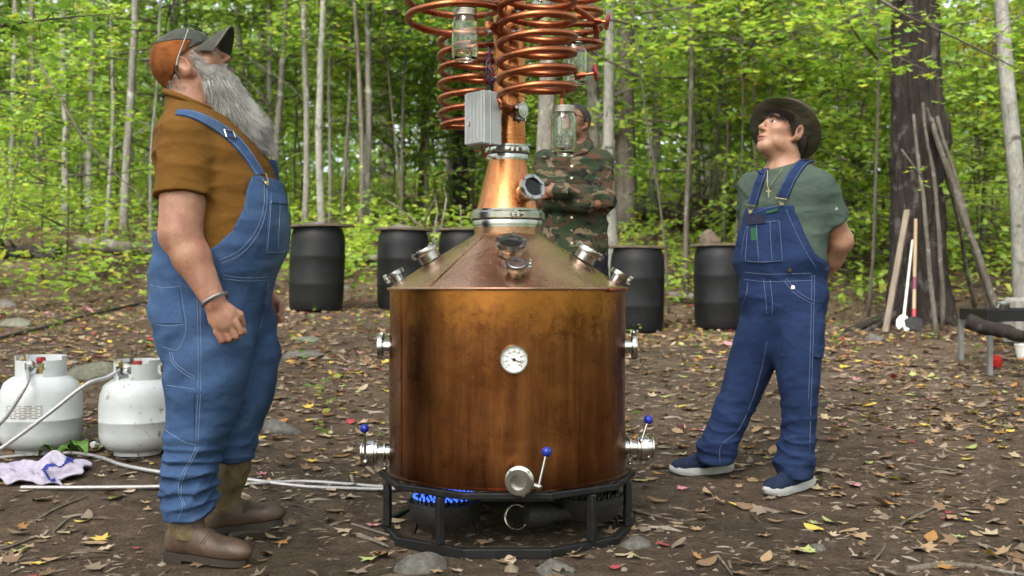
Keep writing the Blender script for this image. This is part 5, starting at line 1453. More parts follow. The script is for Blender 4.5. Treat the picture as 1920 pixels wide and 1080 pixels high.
# ================================================================== signed-distance modelling for the figures
class Field:
    def __init__(s, lo, hi, h):
        s.lo = np.array(lo, float); s.h = h
        n = np.ceil((np.array(hi, float) - s.lo) / h).astype(int) + 1
        s.n = n; s.ax = [(s.lo[i] + h * np.arange(n[i])).astype(np.float32) for i in range(3)]
        s.F = np.full(tuple(n), .25, np.float32)
    def grid(s, sl=None):
        a = [s.ax[i] if sl is None else s.ax[i][sl[i]] for i in range(3)]
        return a[0][:, None, None], a[1][None, :, None], a[2][None, None, :]
    def slc(s, lo, hi, m):
        out = []
        for i in range(3):
            a = int(max(0, math.floor((lo[i] - m - s.lo[i]) / s.h))); b = int(min(s.n[i], math.ceil((hi[i] + m - s.lo[i]) / s.h) + 1))
            if b <= a: return None
            out.append(slice(a, b))
        return tuple(out)
    def add(s, prim, k=.0, m=.05):
        fn, lo, hi = prim; sl = s.slc(lo, hi, m + k)
        if sl is None: return s
        d = fn(*s.grid(sl)); c = s.F[sl]
        if k > 0:
            hh = np.clip(.5 + .5 * (c - d) / k, 0, 1); s.F[sl] = c * (1 - hh) + d * hh - k * hh * (1 - hh)
        else: s.F[sl] = np.minimum(c, d)
        return s
    def cut(s, prim, k=.0, m=.05):
        fn, lo, hi = prim; sl = s.slc(lo, hi, m + k)
        if sl is None: return s
        d = -fn(*s.grid(sl)); c = s.F[sl]
        if k > 0:
            hh = np.clip(.5 - .5 * (c - d) / k, 0, 1); s.F[sl] = c * (1 - hh) + d * hh + k * hh * (1 - hh)
        else: s.F[sl] = np.maximum(c, d)
        return s
    def copy(s, off=0.0):
        o = Field.__new__(Field); o.lo, o.h, o.n, o.ax = s.lo, s.h, s.n, s.ax; o.F = s.F - np.float32(off); return o
    def clip(s, fn):
        s.F = np.maximum(s.F, fn(*s.grid()).astype(np.float32)); return s
    def disp(s, fn):
        b = np.abs(s.F) < .06
        x, y, z = s.grid(); x, y, z = np.broadcast_arrays(x, y, z)
        s.F[b] += fn(x[b], y[b], z[b]).astype(np.float32); return s
    def at(s, p):
        i = np.clip(((np.asarray(p) - s.lo) / s.h), 0, np.array(s.n) - 1.001); j = i.astype(int); f = i - j
        v = 0
        for dx in (0, 1):
            for dy in (0, 1):
                for dz in (0, 1):
                    w = (f[..., 0] if dx else 1 - f[..., 0]) * (f[..., 1] if dy else 1 - f[..., 1]) * (f[..., 2] if dz else 1 - f[..., 2])
                    v = v + w * s.F[j[..., 0] + dx, j[..., 1] + dy, j[..., 2] + dz]
        return v
    def normal(s, p, e=.006):
        p = np.asarray(p, float); g = np.array([s.at(p + e * np.eye(3)[i]) - s.at(p - e * np.eye(3)[i]) for i in range(3)])
        return Vector(g / (np.linalg.norm(g) + 1e-9))
    def hit(s, px, py, y0, y1, off=.0):
        """first surface point behind a picture point, for laying seams and buttons on the cloth"""
        Y = np.linspace(y0, y1, 500); P = np.stack([(px - 960) * Y / FPX, Y, CAMZ - (py - 540) * Y / FPX], -1)
        v = s.at(P); i = np.where(v < 0)[0]
        if len(i) == 0: i = [int(np.argmin(v))]
        p = Vector(P[i[0]]); n = s.normal(p)
        return p + n * off, n
    def mesh(s):
        F = s.F; ins = F < 0; n = F.shape
        c = np.zeros(tuple(k - 1 for k in n), np.uint8)
        cor = [(i, j, k) for i in (0, 1) for j in (0, 1) for k in (0, 1)]
        for (i, j, k) in cor: c += ins[i:n[0] - 1 + i, j:n[1] - 1 + j, k:n[2] - 1 + k]
        act = (c > 0) & (c < 8); ci = np.argwhere(act); m = len(ci)
        idx = np.full(act.shape, -1, np.int64); idx[act] = np.arange(m)
        acc = np.zeros((m, 3)); cnt = np.zeros(m)
        for a in range(8):
            for b in range(a + 1, 8):
                d = np.array(cor[b]) - np.array(cor[a])
                if np.abs(d).sum() != 1: continue
                A = ci + cor[a]; B = ci + cor[b]
                fa = F[A[:, 0], A[:, 1], A[:, 2]]; fb = F[B[:, 0], B[:, 1], B[:, 2]]
                x = (fa < 0) != (fb < 0)
                t = fa[x] / (fa[x] - fb[x])
                acc[x] += np.array(cor[a]) + t[:, None] * d; cnt[x] += 1
        V = s.lo + s.h * (ci + acc / cnt[:, None])
        Q = []
        for ax in range(3):
            sl0 = [slice(None)] * 3; sl1 = [slice(None)] * 3; sl0[ax] = slice(0, -1); sl1[ax] = slice(1, None)
            e = np.argwhere(ins[tuple(sl0)] != ins[tuple(sl1)])
            o1, o2 = (ax + 1) % 3, (ax + 2) % 3
            ok = (e[:, o1] > 0) & (e[:, o2] > 0) & (e[:, o1] < n[o1] - 1) & (e[:, o2] < n[o2] - 1); e = e[ok]
            fl = ins[tuple(sl0)][e[:, 0], e[:, 1], e[:, 2]]
            q_ = []
            for (d1, d2) in ((-1, -1), (0, -1), (0, 0), (-1, 0)):
                g = e.copy(); g[:, o1] += d1; g[:, o2] += d2; q_.append(idx[g[:, 0], g[:, 1], g[:, 2]])
            q_ = np.stack(q_, -1); q_[~fl] = q_[~fl][:, ::-1]; Q.append(q_)
        return V, np.concatenate(Q)
    def build(s, name, mat, parent):
        V, Q = s.mesh()
        return add_mesh(name, mesh_from(V - np.array(ORG[parent.name]), Q, mat, 180), parent)
def bb(pts, r): 
    p = np.array([tuple(q_) for q_ in pts]); return p.min(0) - r, p.max(0) + r
def cap(a, b, ra, rb=None):
    """tapered capsule"""
    rb = ra if rb is None else rb
    a = np.array(a, float); b = np.array(b, float); d = b - a; L2 = max(1e-9, d @ d)
    def fn(x, y, z):
        px, py, pz = x - a[0], y - a[1], z - a[2]
        t = np.clip((px * d[0] + py * d[1] + pz * d[2]) / L2, 0, 1)
        return np.sqrt((px - t * d[0]) ** 2 + (py - t * d[1]) ** 2 + (pz - t * d[2]) ** 2) - (ra + (rb - ra) * t)
    lo, hi = bb((a, b), max(ra, rb)); return fn, lo, hi
def ell(c, r, M=None):
    c = np.array(c, float); r = np.array(r, float); M = np.eye(3) if M is None else np.array(M)
    def fn(x, y, z):
        p = (x - c[0], y - c[1], z - c[2]); k0 = 0; k1 = 0
        for i in range(3):
            q_ = (M[0, i] * p[0] + M[1, i] * p[1] + M[2, i] * p[2]); k0 = k0 + (q_ / r[i]) ** 2; k1 = k1 + (q_ / r[i] ** 2) ** 2
        k0 = np.sqrt(k0); k1 = np.sqrt(k1) + 1e-6
        return k0 * (k0 - 1) / k1
    ext = np.sqrt(((np.abs(M) * r[None, :]) ** 2).sum(1)); return fn, c - ext, c + ext
def loft(rows, yaw=0.0, p=2.0, cap_r=.03):
    """stack of elliptical sections: rows of (z, cx, cy, rx, ry), smooth in between; yaw turns the sections"""
    rows = sorted(rows); A = np.array(rows, float)
    zz = np.linspace(A[0, 0], A[-1, 0], 240)
    cols = []
    for i in range(1, 5):
        v = np.interp(zz, A[:, 0], A[:, i]); k = 13; w = np.hanning(k + 2)[1:-1]; w /= w.sum()
        cols.append(np.convolve(np.pad(v, k // 2, 'edge'), w, 'valid'))
    ca, sa = math.cos(yaw), math.sin(yaw)
    def fn(x, y, z):
        cx, cy, rx, ry = [np.interp(z.ravel(), zz, c_).reshape(z.shape) if z.ndim == 3 and z.shape[:2] == (1, 1) else np.interp(z, zz, c_) for c_ in cols]
        dx, dy = x - cx, y - cy; u = dx * ca + dy * sa; v = -dx * sa + dy * ca
        a, b = np.abs(u) / rx, np.abs(v) / ry
        k0 = (a ** p + b ** p) ** (1 / p); k1 = np.sqrt((a / rx) ** 2 + (b / ry) ** 2) + 1e-6
        d = np.where(k0 > 1e-3, (k0 - 1) * k0 / k1 * (1 if p == 2 else .9), -np.minimum(rx, ry))
        d = np.maximum(d, -np.minimum(rx, ry))
        over = np.maximum(zz[0] - z, z - zz[-1])
        return np.where(over > -cap_r, np.sqrt(np.maximum(over + cap_r, 0) ** 2 + np.maximum(d + cap_r, 0) ** 2) - cap_r, d)
    R_ = A[:, 3:5].max(1); lo = np.array([(A[:, 1] - R_).min(), (A[:, 2] - R_).min(), A[0, 0]]); hi = np.array([(A[:, 1] + R_).max(), (A[:, 2] + R_).max(), A[-1, 0]])
    return fn, lo, hi
def shrunk(prim, d):
    fn, lo, hi = prim
    return (lambda x, y, z: fn(x, y, z) + d), lo, hi
def folds(seed, n=5, f0=18, dirs=None, amp=.004):
    r = np.random.default_rng(seed); W_ = []
    for i in range(n):
        d = r.normal(size=3) * (np.array(dirs) if dirs is not None else 1); d /= np.linalg.norm(d); W_.append((d * f0 * r.uniform(.7, 1.9), r.uniform(0, 6.28), r.normal(size=3) * 5, r.uniform(.5, 1)))
    def fn(x, y, z):
        v = 0
        for d, ph, e, a in W_:
            s_ = np.sin(d[0] * x + d[1] * y + d[2] * z + ph + 1.2 * np.sin(e[0] * x + e[1] * y + e[2] * z + ph)); v = v + a * (1 - np.abs(s_)) ** 2
        return -amp * (v / n * 2 - .5)
    return fn
def head_into(f, C, Rm, s=1.0, nose=1.0, jaw=1.0, brow=1.0):
    """face: skull, brow, cheekbones, nose, lips, chin, ears; local +x is forward, +z up"""
    Rm3 = np.array(Rm); P = lambda x, y, z: tuple(Vector(C) + Rm @ Vector((x * s, y * s, z * s)))
    E = lambda c, r, k, op='add': getattr(f, op)(ell(P(*c), [q_ * s for q_ in r], Rm3), k)
    E((-.012, 0, .035), (.098, .077, .092), 0)
    E((.030, 0, -.040), (.064, .055, .082), .03)
    E((.070, 0, -.088), (.027, .032 * jaw, .024), .024)
    for sd in (-1, 1):
        E((.018, .049 * sd, -.060), (.050, .016 * jaw, .026), .022)
        E((.060, .042 * sd, -.014), (.024, .022, .020), .03)
        E((.078, .030 * sd, .034), (.018, .028, .010 * brow), .014)
        E((.099, .031 * sd, .012), (.017, .019, .012), .010, 'cut')
    f.add(cap(P(.088, 0, .020), P(.108 * nose, 0, -.016), .0065 * s, .0095 * s), .010)
    E((.108 * nose, 0, -.021), (.012, .011, .0095), .007)
    for sd in (-1, 1): E((.098, .0115 * sd, -.0255), (.010, .0075, .007), .005)
    E((.090, 0, -.052), (.014, .026, .009), .010)
    E((.088, 0, -.066), (.014, .023, .008), .008)
    f.cut(cap(P(.104, -.017, -.0585), P(.104, .017, -.0585), .003 * s), .004)
    for sd in (-1, 1):
        M2 = Rm @ Matrix.Rotation(sd * R(22), 3, 'Z') @ Matrix.Rotation(R(-12), 3, 'Y')
        f.add(ell(P(-.014, .084 * sd, -.004), [.025 * s, .0095 * s, .037 * s], np.array(M2)), .005)
        f.add(cap(P(-.002, .077 * sd, -.030), P(.0, .074 * sd, -.036), .009 * s), .006)
        f.cut(ell(P(-.008, .0945 * sd, .001), [.0145 * s, .0085 * s, .024 * s], np.array(M2)), .003)
    return P
def eyes(P, Rm, C, parent, s, look=(1, 0, .2), iris=(.10, .06, .03), squint=False):
    for sd in (-1, 1):
        c = Vector(P(.0765, .031 * sd, .010)); r = .0130 * s
        e = MB().ball(c, r, 16, 12).build('eyeball', M_EYE, parent)
        d = (Rm @ Vector(look)).normalized()
        MB().lathe([(0, r * 1.015), (r * .34, r * .975), (r * .62, r * .83), (0, r * .80)], 16, c, d).build('iris', pmat('iris', iris, .15), e)
def lids(f, P, s, closed=.35):
    for sd in (-1, 1):
        f.add(cap(P(.0855 , .019 * sd, .0165 - .005 * closed), P(.080, .043 * sd, .0165 - .005 * closed), .0058 * s, .005 * s), .005)
        f.add(cap(P(.085, .020 * sd, .0015), P(.079, .042 * sd, .002), .0048 * s, .004 * s), .005)
def poly2(poly):
    """signed distance to a polygon in a plane"""
    P_ = np.array(poly, float)
    def fn(u, v):
        u, v = np.broadcast_arrays(u, v); d = np.full(u.shape, 1e9); ins = np.zeros(u.shape, bool); n = len(P_)
        for i in range(n):
            a, b = P_[i], P_[(i + 1) % n]; e = b - a; wx, wz = u - a[0], v - a[1]
            t = np.clip((wx * e[0] + wz * e[1]) / max(1e-12, e @ e), 0, 1); d = np.minimum(d, (wx - e[0] * t) ** 2 + (wz - e[1] * t) ** 2)
            c = ((a[1] > v) != (b[1] > v)) & (u < (b[0] - a[0]) * (v - a[1]) / (b[1] - a[1] + 1e-12) + a[0]); ins ^= c
        return np.where(ins, -1, 1) * np.sqrt(d)
    return fn
def smin_into(f, g, k):
    hh = np.clip(.5 + .5 * (f.F - g.F) / k, 0, 1); f.F = (f.F * (1 - hh) + g.F * hh - k * hh * (1 - hh)).astype(np.float32)
def crumple(seed, amp, f0=30, zdir=1.0):
    """irregular, branching cloth creases that mostly run across the limb"""
    r = np.random.default_rng(seed); Wv = [(r.uniform(.6, 1.7) * f0, r.uniform(-1, 1) * f0 * .8, r.uniform(-1, 1) * f0 * .5, r.uniform(0, 6.28)) for _ in range(4)]
    def fn(x, y, z):
        v = 0
        for kz, kx, ky, ph in Wv:
            s_ = np.sin(kz * z * zdir + kx * x + ky * y + ph + 1.9 * np.sin(.31 * kz * z - .7 * kx * x + .8 * ky * y + 2 * ph)); m_ = .5 + .5 * np.sin(.37 * kz * z + 5 * x + 7 * y + ph * 3)
            v = v + m_ * (1 - np.abs(s_)) ** 1.5
        return -amp * (v / 4 * 2.2 - .5)
    return fn
def brows(f, P, Rm, s, mat, parent):
    """eyebrow ridges laid on the face surface"""
    fw_ = Rm @ Vector((1, 0, 0))
    for sd in (-1, 1):
        pts = []
        for u in np.linspace(0, 1, 8):
            p = Vector(P(.13, (.012 + .040 * u) * sd, .0285 + .008 * math.sin(2.6 * u) - .004 * u))
            for _ in range(80):
                if f.at(np.array(p)) < .001: break
                p = p - fw_ * .0012
            pts.append(p)
        MB().tube(pts, [.0022 * s, .0036 * s, .0042 * s, .0042 * s, .0038 * s, .0032 * s, .0026 * s, .0012 * s], 6).build('eyebrow', mat, parent, sharp=180)
def hair_strands(roots, dirs, length, r, mat, name, parent, seed=0, seg=4, curl=.1, grav=.0):
    """thin tapered three-sided strands merged into one part"""
    rg_ = np.random.default_rng(seed); n = len(roots); roots = np.array([tuple(q_) for q_ in roots]); D = np.array([tuple(q_) for q_ in dirs]); D /= np.linalg.norm(D, axis=1)[:, None]
    L = np.array(length) if np.ndim(length) else np.full(n, length)
    V = []; p = roots.copy(); d = D.copy()
    rng_ = np.stack([rg_.normal(size=n), rg_.normal(size=n), rg_.normal(size=n)], -1)
    for k in range(seg + 1):
        a = np.cross(d, [0.3, .9, .1]); a /= np.linalg.norm(a, axis=1)[:, None] + 1e-9; b = np.cross(d, a)
        w = r * (1 - .8 * k / seg)
        for j in range(3):
            t = 2.094 * j; V.append(p + (a * math.cos(t) + b * math.sin(t)) * w)
        d = d + rng_ * curl + np.array([0, 0, -grav]); rng_ = rng_ * .6 + .8 * np.stack([rg_.normal(size=n) for _ in range(3)], -1) * .6; d /= np.linalg.norm(d, axis=1)[:, None]
        p = p + d * (L / seg)[:, None]
    V = np.stack(V, 1)                                   # n, 3*(seg+1), 3
    m = 3 * (seg + 1); T = []
    for k in range(seg):
        for j in range(3):
            a, b = 3 * k + j, 3 * k + (j + 1) % 3; T.append((a, b, b + 3, a + 3))
    Q = (np.array(T)[None] + (np.arange(n) * m)[:, None, None]).reshape(-1, 4)
    o = add_mesh(name, mesh_from(V.reshape(-1, 3) - np.array(ORG[parent.name]), Q, mat, 180), parent); o['kind'] = 'stuff'
    return o
def surf_line(f, pts, y0, y1, off, n=6):
    """smooth line through picture points, laid on the surface"""
    P2 = smooth_path([Vector((a, b, 0)) for a, b in pts], n); out = []; prev = None
    for p in P2:
        h_, nn = f.hit(p.x, p.y, y0, y1, off)
        if prev is not None and abs(h_.y - prev.y) > .07: continue
        out.append(h_); prev = h_
    return out
def stitch(f, pts, y0, y1, parent, mat, r=.0016, off=.001, name='seam'):
    p = surf_line(f, pts, y0, y1, off)
    if len(p) > 2: return MB().tube(p, r, 5).build(name, mat, parent, sharp=180)
def patch(f, poly, y0, y1, thick, mat, name, parent, step=6):
    """cloth patch: the surface under a picture polygon, raised by its own thickness"""
    poly = np.array(poly, float); lo, hi = poly.min(0), poly.max(0)
    nx_ = max(3, int((hi[0] - lo[0]) / step) + 1); ny_ = max(3, int((hi[1] - lo[1]) / step) + 1)
    # bilinear patch when four corners are given
    A, B, C_, D_ = poly[:4]
    top = []; bot = []
    for i in range(nx_ + 1):
        for j in range(ny_ + 1):
            u, v = i / nx_, j / ny_; q_ = (A * (1 - u) + B * u) * (1 - v) + (D_ * (1 - u) + C_ * u) * v
            p, n_ = f.hit(q_[0], q_[1], y0, y1); top.append(p + n_ * thick); bot.append(p - n_ * .002)
    idx = lambda i, j: i * (ny_ + 1) + j
    m = MB(); N = len(top); fs = []
    for i in range(nx_):
        for j in range(ny_):
            fs.append((idx(i, j), idx(i, j + 1), idx(i + 1, j + 1), idx(i + 1, j)))
    for i in range(nx_):
        fs.append((idx(i, 0), idx(i + 1, 0), N + idx(i + 1, 0), N + idx(i, 0))); fs.append((idx(i + 1, ny_), idx(i, ny_), N + idx(i, ny_), N + idx(i + 1, ny_)))
    for j in range(ny_):
        fs.append((idx(0, j + 1), idx(0, j), N + idx(0, j), N + idx(0, j + 1))); fs.append((idx(nx_, j), idx(nx_, j + 1), N + idx(nx_, j + 1), N + idx(nx_, j)))
    m._push(top + bot, fs)
    return m.build(name, mat, parent, sharp=50)
def strap_ribbon(f, upper, lower, y0, y1, thick, mat, name, parent, off=.002):
    U = smooth_path([Vector((*q_, 0)) for q_ in upper], 6); L_ = smooth_path([Vector((*q_, 0)) for q_ in lower], 6)
    A = []; B = []; N_ = []
    for a, b in zip(U, L_):
        pa, na = f.hit(a.x, a.y, y0, y1, off); pb, nb = f.hit(b.x, b.y, y0, y1, off)
        if abs(pa.y - pb.y) > .09:
            pa = pa if pa.y < pb.y else Vector((pa.x, pb.y + .03, pa.z))
        A.append(pa); B.append(pb); N_.append((na + nb).normalized())
    return MB().ribbon(A, B, N_, thick).build(name, mat, parent, sharp=60)

# cloth and skin materials
def _skin(name, c, c2):
    m, nt, b = _new(name)
    n = noise(nt, 14, 5, .6); r = ramp(nt, [(.36, c2), (.60, c)]); nt.links.new(n.outputs[0], r.inputs[0])
    n2 = noise(nt, 120, 4, .7); r2 = ramp(nt, [(.3, (.88, .86, .85)), (.7, (1.08, 1.08, 1.08))]); nt.links.new(n2.outputs[0], r2.inputs[0])
    nt.links.new(mixc(nt, 1, r.outputs[0], r2.outputs[0], 'MULTIPLY'), b.inputs['Base Color'])
    b.inputs['Roughness'].default_value = .48; b.inputs['Subsurface Weight'].default_value = .12; b.inputs['Subsurface Radius'].default_value = (.012, .005, .003)
    b.inputs['Subsurface Scale'].default_value = .6; b.inputs['Specular IOR Level'].default_value = .4
    n3 = noise(nt, 34, 3, .6); bump(nt, b, mixc(nt, .35, n3.outputs[0], n2.outputs[0]), .35, .008)
    return m
M_SKIN1 = _skin('ruddy_skin', (.42, .225, .15), (.31, .135, .09)); M_SKIN2 = _skin('tanned_skin', (.42, .235, .155), (.34, .17, .11)); M_SKIN3 = _skin('brown_skin', (.20, .095, .055), (.14, .065, .038))
M_EYE = pmat('eye_white', (.46, .43, .41), .25)
def _denim(name, c1, c2, worn, wear=.62):
    m, nt, b = _new(name)
    n = noise(nt, 4.5, 5, .6, dist=.5); r = ramp(nt, [(.3, c1), (.66, c2)]); nt.links.new(n.outputs[0], r.inputs[0])
    n2 = noise(nt, 260, 3, .8, stretch=(1, 1, .25)); r2 = ramp(nt, [(.3, (.78, .78, .8)), (.7, (1.2, 1.2, 1.18))]); nt.links.new(n2.outputs[0], r2.inputs[0])
    n3 = noise(nt, 2.3, 4, .55); r3 = ramp(nt, [(wear, (0, 0, 0)), (wear + .14, (.8, .8, .8))]); nt.links.new(n3.outputs[0], r3.inputs[0])
    c = mixc(nt, r3.outputs[0], r.outputs[0], worn)
    c = mixc(nt, 1, c, r2.outputs[0], 'MULTIPLY'); nt.links.new(c, b.inputs['Base Color']); b.inputs['Roughness'].default_value = .9; b.inputs['Specular IOR Level'].default_value = .2
    nw = noise(nt, 7, 2, .5, stretch=(1, 1, 1.6), dist=.3); bw = bump(nt, b, nw.outputs[0], .45, .04)
    b2 = nt.nodes.new('ShaderNodeBump'); b2.inputs['Strength'].default_value = .3; b2.inputs['Distance'].default_value = .002; nt.links.new(n2.outputs[0], b2.inputs['Height']); nt.links.new(bw.outputs[0], b2.inputs['Normal']); nt.links.new(b2.outputs[0], b.inputs['Normal'])
    return m
M_DENIM1 = _denim('washed_blue_denim', (.032, .064, .150), (.054, .102, .212), (.125, .17, .25), .55); M_DENIM2 = _denim('dark_blue_denim', (.010, .020, .062), (.018, .036, .102), (.042, .068, .145), .60)
M_THREAD = pmat('pale_thread', (.18, .235, .35), .8); M_THREAD2 = pmat('grey_thread', (.13, .17, .28), .8)
def _cloth(name, c, v=.18, sc=5):
    m, nt, b = _new(name)
    n = noise(nt, sc, 5, .6); r = ramp(nt, [(.3, tuple(q_ * (1 - v) for q_ in c)), (.7, tuple(q_ * (1 + v) for q_ in c))]); nt.links.new(n.outputs[0], r.inputs[0])
    n2 = noise(nt, 300, 3, .8); r2 = ramp(nt, [(.3, (.86, .86, .86)), (.7, (1.1, 1.1, 1.1))]); nt.links.new(n2.outputs[0], r2.inputs[0])
    nt.links.new(mixc(nt, 1, r.outputs[0], r2.outputs[0], 'MULTIPLY'), b.inputs['Base Color']); b.inputs['Roughness'].default_value = .92; b.inputs['Specular IOR Level'].default_value = .15
    nw = noise(nt, 8, 2, .5, stretch=(1, 1, 1.8), dist=.3); bw = bump(nt, b, nw.outputs[0], .45, .035)
    b2 = nt.nodes.new('ShaderNodeBump'); b2.inputs['Strength'].default_value = .25; b2.inputs['Distance'].default_value = .002; nt.links.new(n2.outputs[0], b2.inputs['Height']); nt.links.new(bw.outputs[0], b2.inputs['Normal']); nt.links.new(b2.outputs[0], b.inputs['Normal']); return m
M_TEE1 = _cloth('mustard_brown_jersey', (.15, .070, .014)); M_TEE2 = _cloth('forest_green_jersey', (.064, .090, .072))
M_CAPG = _cloth('charcoal_cap_cloth', (.075, .078, .066), .25, 20); M_CAPO = _cloth('rust_orange_cap_cloth', (.20, .066, .018), .5, 16)
M_HAT = _cloth('olive_felt', (.055, .049, .031), .2, 8)
M_LEATHER = pmat('worn_brown_leather', (.075, .046, .030), .5, 0, (12, .45), (50, .2), rvar=.1); M_SHAFT = pmat('tan_boot_shaft', (.155, .112, .055), .6, 0, (14, .5), (40, .5)); M_SOLE = pmat('dark_rubber_sole', (.03, .022, .016), .7)
M_BUCKLE = pmat('brass_buckle', (.5, .42, .25), .3, .95)
M_CAMO_PANTS = _cloth('black_trousers', (.012, .013, .018))
# ================================================================== bearded man in blue overalls
MY = 3.80
def man_left():
    S = MY / FPX
    X = lambda px, Y=MY: (px - 960) * Y / FPX
    Z = lambda py, Y=MY: CAMZ - (py - 540) * Y / FPX
    base = Vector((X(385), MY, 0.0))
    man = thing('person', 'bearded man in a mustard tee and washed blue bib overalls looking up', 'person', tuple(base))
    # torso silhouette from behind to belly: row, back px, front px, half width
    rows = [(196, 338, 400, .075), (210, 326, 420, .12), (225, 312, 440, .185), (245, 300, 462, .215), (275, 294, 487, .225), (310, 297, 508, .222), (345, 303, 522, .22), (385, 307, 534, .225), (430, 304, 538, .232), (475, 300, 530, .225), (515, 292, 512, .222), (555, 290, 500, .212), (600, 295, 488, .195), (640, 308, 474, .17)]
    torso = loft([(Z(py), (X(a) + X(b)) / 2, MY, (X(b) - X(a)) / 2 - .012, hw) for py, a, b, hw in rows], 0, 2.3)
    # legs
    YN, YF = 3.70, 3.93
    nl = [(575, 292, 456), (620, 296, 467), (650, 304, 470), (690, 313, 466), (730, 318, 454), (765, 319, 443), (790, 317, 436), (830, 311, 420), (870, 307, 408), (910, 305, 404), (950, 307, 396), (978, 310, 382)]
    fl = [(575, 330, 505), (620, 345, 515), (650, 352, 517), (700, 362, 515), (740, 372, 510), (780, 378, 494), (820, 395, 481), (850, 402, 478), (872, 408, 476)]
    nleg = loft([(Z(py, YN), (X(a, YN) + X(b, YN)) / 2, YN + (.0 if py > 640 else .02), (X(b, YN) - X(a, YN)) / 2 - .010, .135 if py < 640 else (.118 if py < 760 else .098)) for py, a, b in nl], 0, 2.2)
    fleg = loft([(Z(py, YF), (X(a, YF) + X(b, YF)) / 2, YF, (X(b, YF) - X(a, YF)) / 2 - .010, .125 if py < 640 else .105) for py, a, b in fl], 0, 2.2)
    # arms
    ya = 3.56
    sh, el_, wr = W(350, 262, 3.60), W(338, 440, 3.53), W(402, 566, 3.50)
    sh2, el2, wr2 = W(395, 262, 4.02), W(440, 430, 4.10), W(494, 545, 4.06)
    lo = (X(262), 3.36, Z(1000)); hi = (X(560), 4.26, Z(20))
    H_ = .0056
    body = Field(lo, hi, H_)
    body.add(shrunk(torso, .014))
    for a_, e_, w_ in ((sh, el_, wr), (sh2, el2, wr2)):
        body.add(cap(a_, a_.lerp(e_, .45), .060, .072), .03); body.add(cap(a_.lerp(e_, .45), e_, .078, .070), .03)
        body.add(cap(e_, e_.lerp(w_, .35), .066, .061), .02); body.add(cap(e_.lerp(w_, .35), w_, .061, .038), .02)
    body.add(shrunk(nleg, .03), .03).add(shrunk(fleg, .03), .03)
    # head, tilted back
    hc = W(365, 128, MY); Rh = Matrix.Rotation(R(-27), 3, 'Y')
    P = head_into(body, hc, Rh, 1.10, 1.0, 1.1)
    lids(body, P, 1.10, .8)
    body.add(cap(W(362, 165, MY), W(362, 212, MY), .078, .092), .03)
    # hands: palm, four curled fingers, thumb
    def hand(w, d, yo, sgn):
        w = Vector(w); d = Vector(d).normalized(); side = Vector((d.z * -1, 0, d.x)).normalized()
        if side.x < 0: side = -side
        yv = Vector((0, 1, 0)) * sgn
        pc = w + d * .055
        body.add(ell(pc, (.047, .026, .052), np.array(Matrix((side, Vector((0, 1, 0)), d)).transposed())), .02)
        for k in range(4):
            r0 = pc + side * (-.036 + .0240 * k) + d * .036; L = (.034, .040, .041, .035)[k]
            k1 = r0 + d * L + yv * .006; k2 = k1 + yv * .026 + d * .004; k3 = k2 + yv * .012 - d * .022
            body.add(cap(r0, k1, .0118, .0108), .004); body.add(cap(k1, k2, .0108, .010), .002); body.add(cap(k2, k3, .0105, .009), .003)
        t0 = pc + side * .032 - d * .015 + yv * .008; t1 = t0 + side * .020 + d * .032 + yv * .01; t2 = t1 + d * .030 - side * .006 + yv * .014
        body.add(cap(t0, t1, .016, .0135), .012); body.add(cap(t1, t2, .0135, .011), .004)
    hand(wr, W(424, 612, 3.50) - wr, 0, 1)
    hand(wr2, W(506, 585, 4.05) - wr2, 0, -1)
    # creases at the elbow
    body.disp(folds(2, 4, 30, None, .0012))
    body_o = body.build('body', M_SKIN1, man)
    eyes(P, Rh, hc, body_o, 1.10, (1, 0, .25), (.07, .08, .08))
    # lips and brows
    bx = W(0, 0, MY)
    lip = MB().tube([Vector(P(.100, y, -.0665 + .15 * abs(y))) for y in np.linspace(-.022, .022, 7)], [.003, .0055, .0065, .0065, .0065, .0055, .003], 8).build('lips', pmat('lip_skin', (.36, .14, .11), .4), body_o)
    # ---------------------------------------------------------------- tee
    tee = Field(lo, hi, H_)
    tee.add(torso)
    tee.add(cap(W(362, 190, MY), W(364, 215, MY), .086, .098), .02)
    for a_, e_, r_ in ((sh, el_, .080), (sh2, el2, .082)):
        sl = Field(lo, hi, H_); sl.add(cap(a_, a_.lerp(e_, .62), r_, r_ + .006), 0, .06)
        dv = (e_ - a_).normalized(); q_ = a_.lerp(e_, .585)
        sl.clip(lambda x, y, z: (x - q_.x) * dv.x + (y - q_.y) * dv.y + (z - q_.z) * dv.z)
        hh = np.clip(.5 + .5 * (tee.F - sl.F) /   .03, 0, 1); tee.F = (tee.F * (1 - hh) + sl.F * hh - .03 * hh * (1 - hh)).astype(np.float32)
    tee.F -= np.float32(.010)
    def drape(x, y, z):                                    # folds that hang below the arm and pull across the belly
        pyv = 540 - (z - CAMZ) * FPX / MY
        low = np.clip((pyv - 300) / 100, 0, 1)
        w = np.sin((z * 62) + 9 * x + 2.2 * np.sin(x * 15 + z * 8)) * .5 + np.sin(z * 95 - 14 * x + 3 * np.sin(x * 9)) * .3
        arm = np.clip((3.68 - y) / .05, 0, 1)
        return -.006 * low * (1 - arm) * w
    tee.disp(drape).disp(folds(5, 5, 13, (1, 1, .6), .0045)).disp(crumple(6, .009, 15))
    def teeclip(x, y, z):
        d = Z(520) - z                                      # hem tucked below the waist
        nk = (z - Z(194)) * .92 + (x - X(362)) * .38        # neckline tilts down to the front
        return np.maximum(d, nk)
    tee.clip(teeclip)
    tee_o = tee.build('tee_shirt', M_TEE1, man)
    # ribbed collar and sleeve hem
    cc = W(362, 194, MY)
    ring = [Vector((cc.x + .096 * math.cos(a), MY + .094 * math.sin(a), cc.z - .0397 * math.cos(a))) for a in np.linspace(0, 2 * math.pi, 36, endpoint=False)]
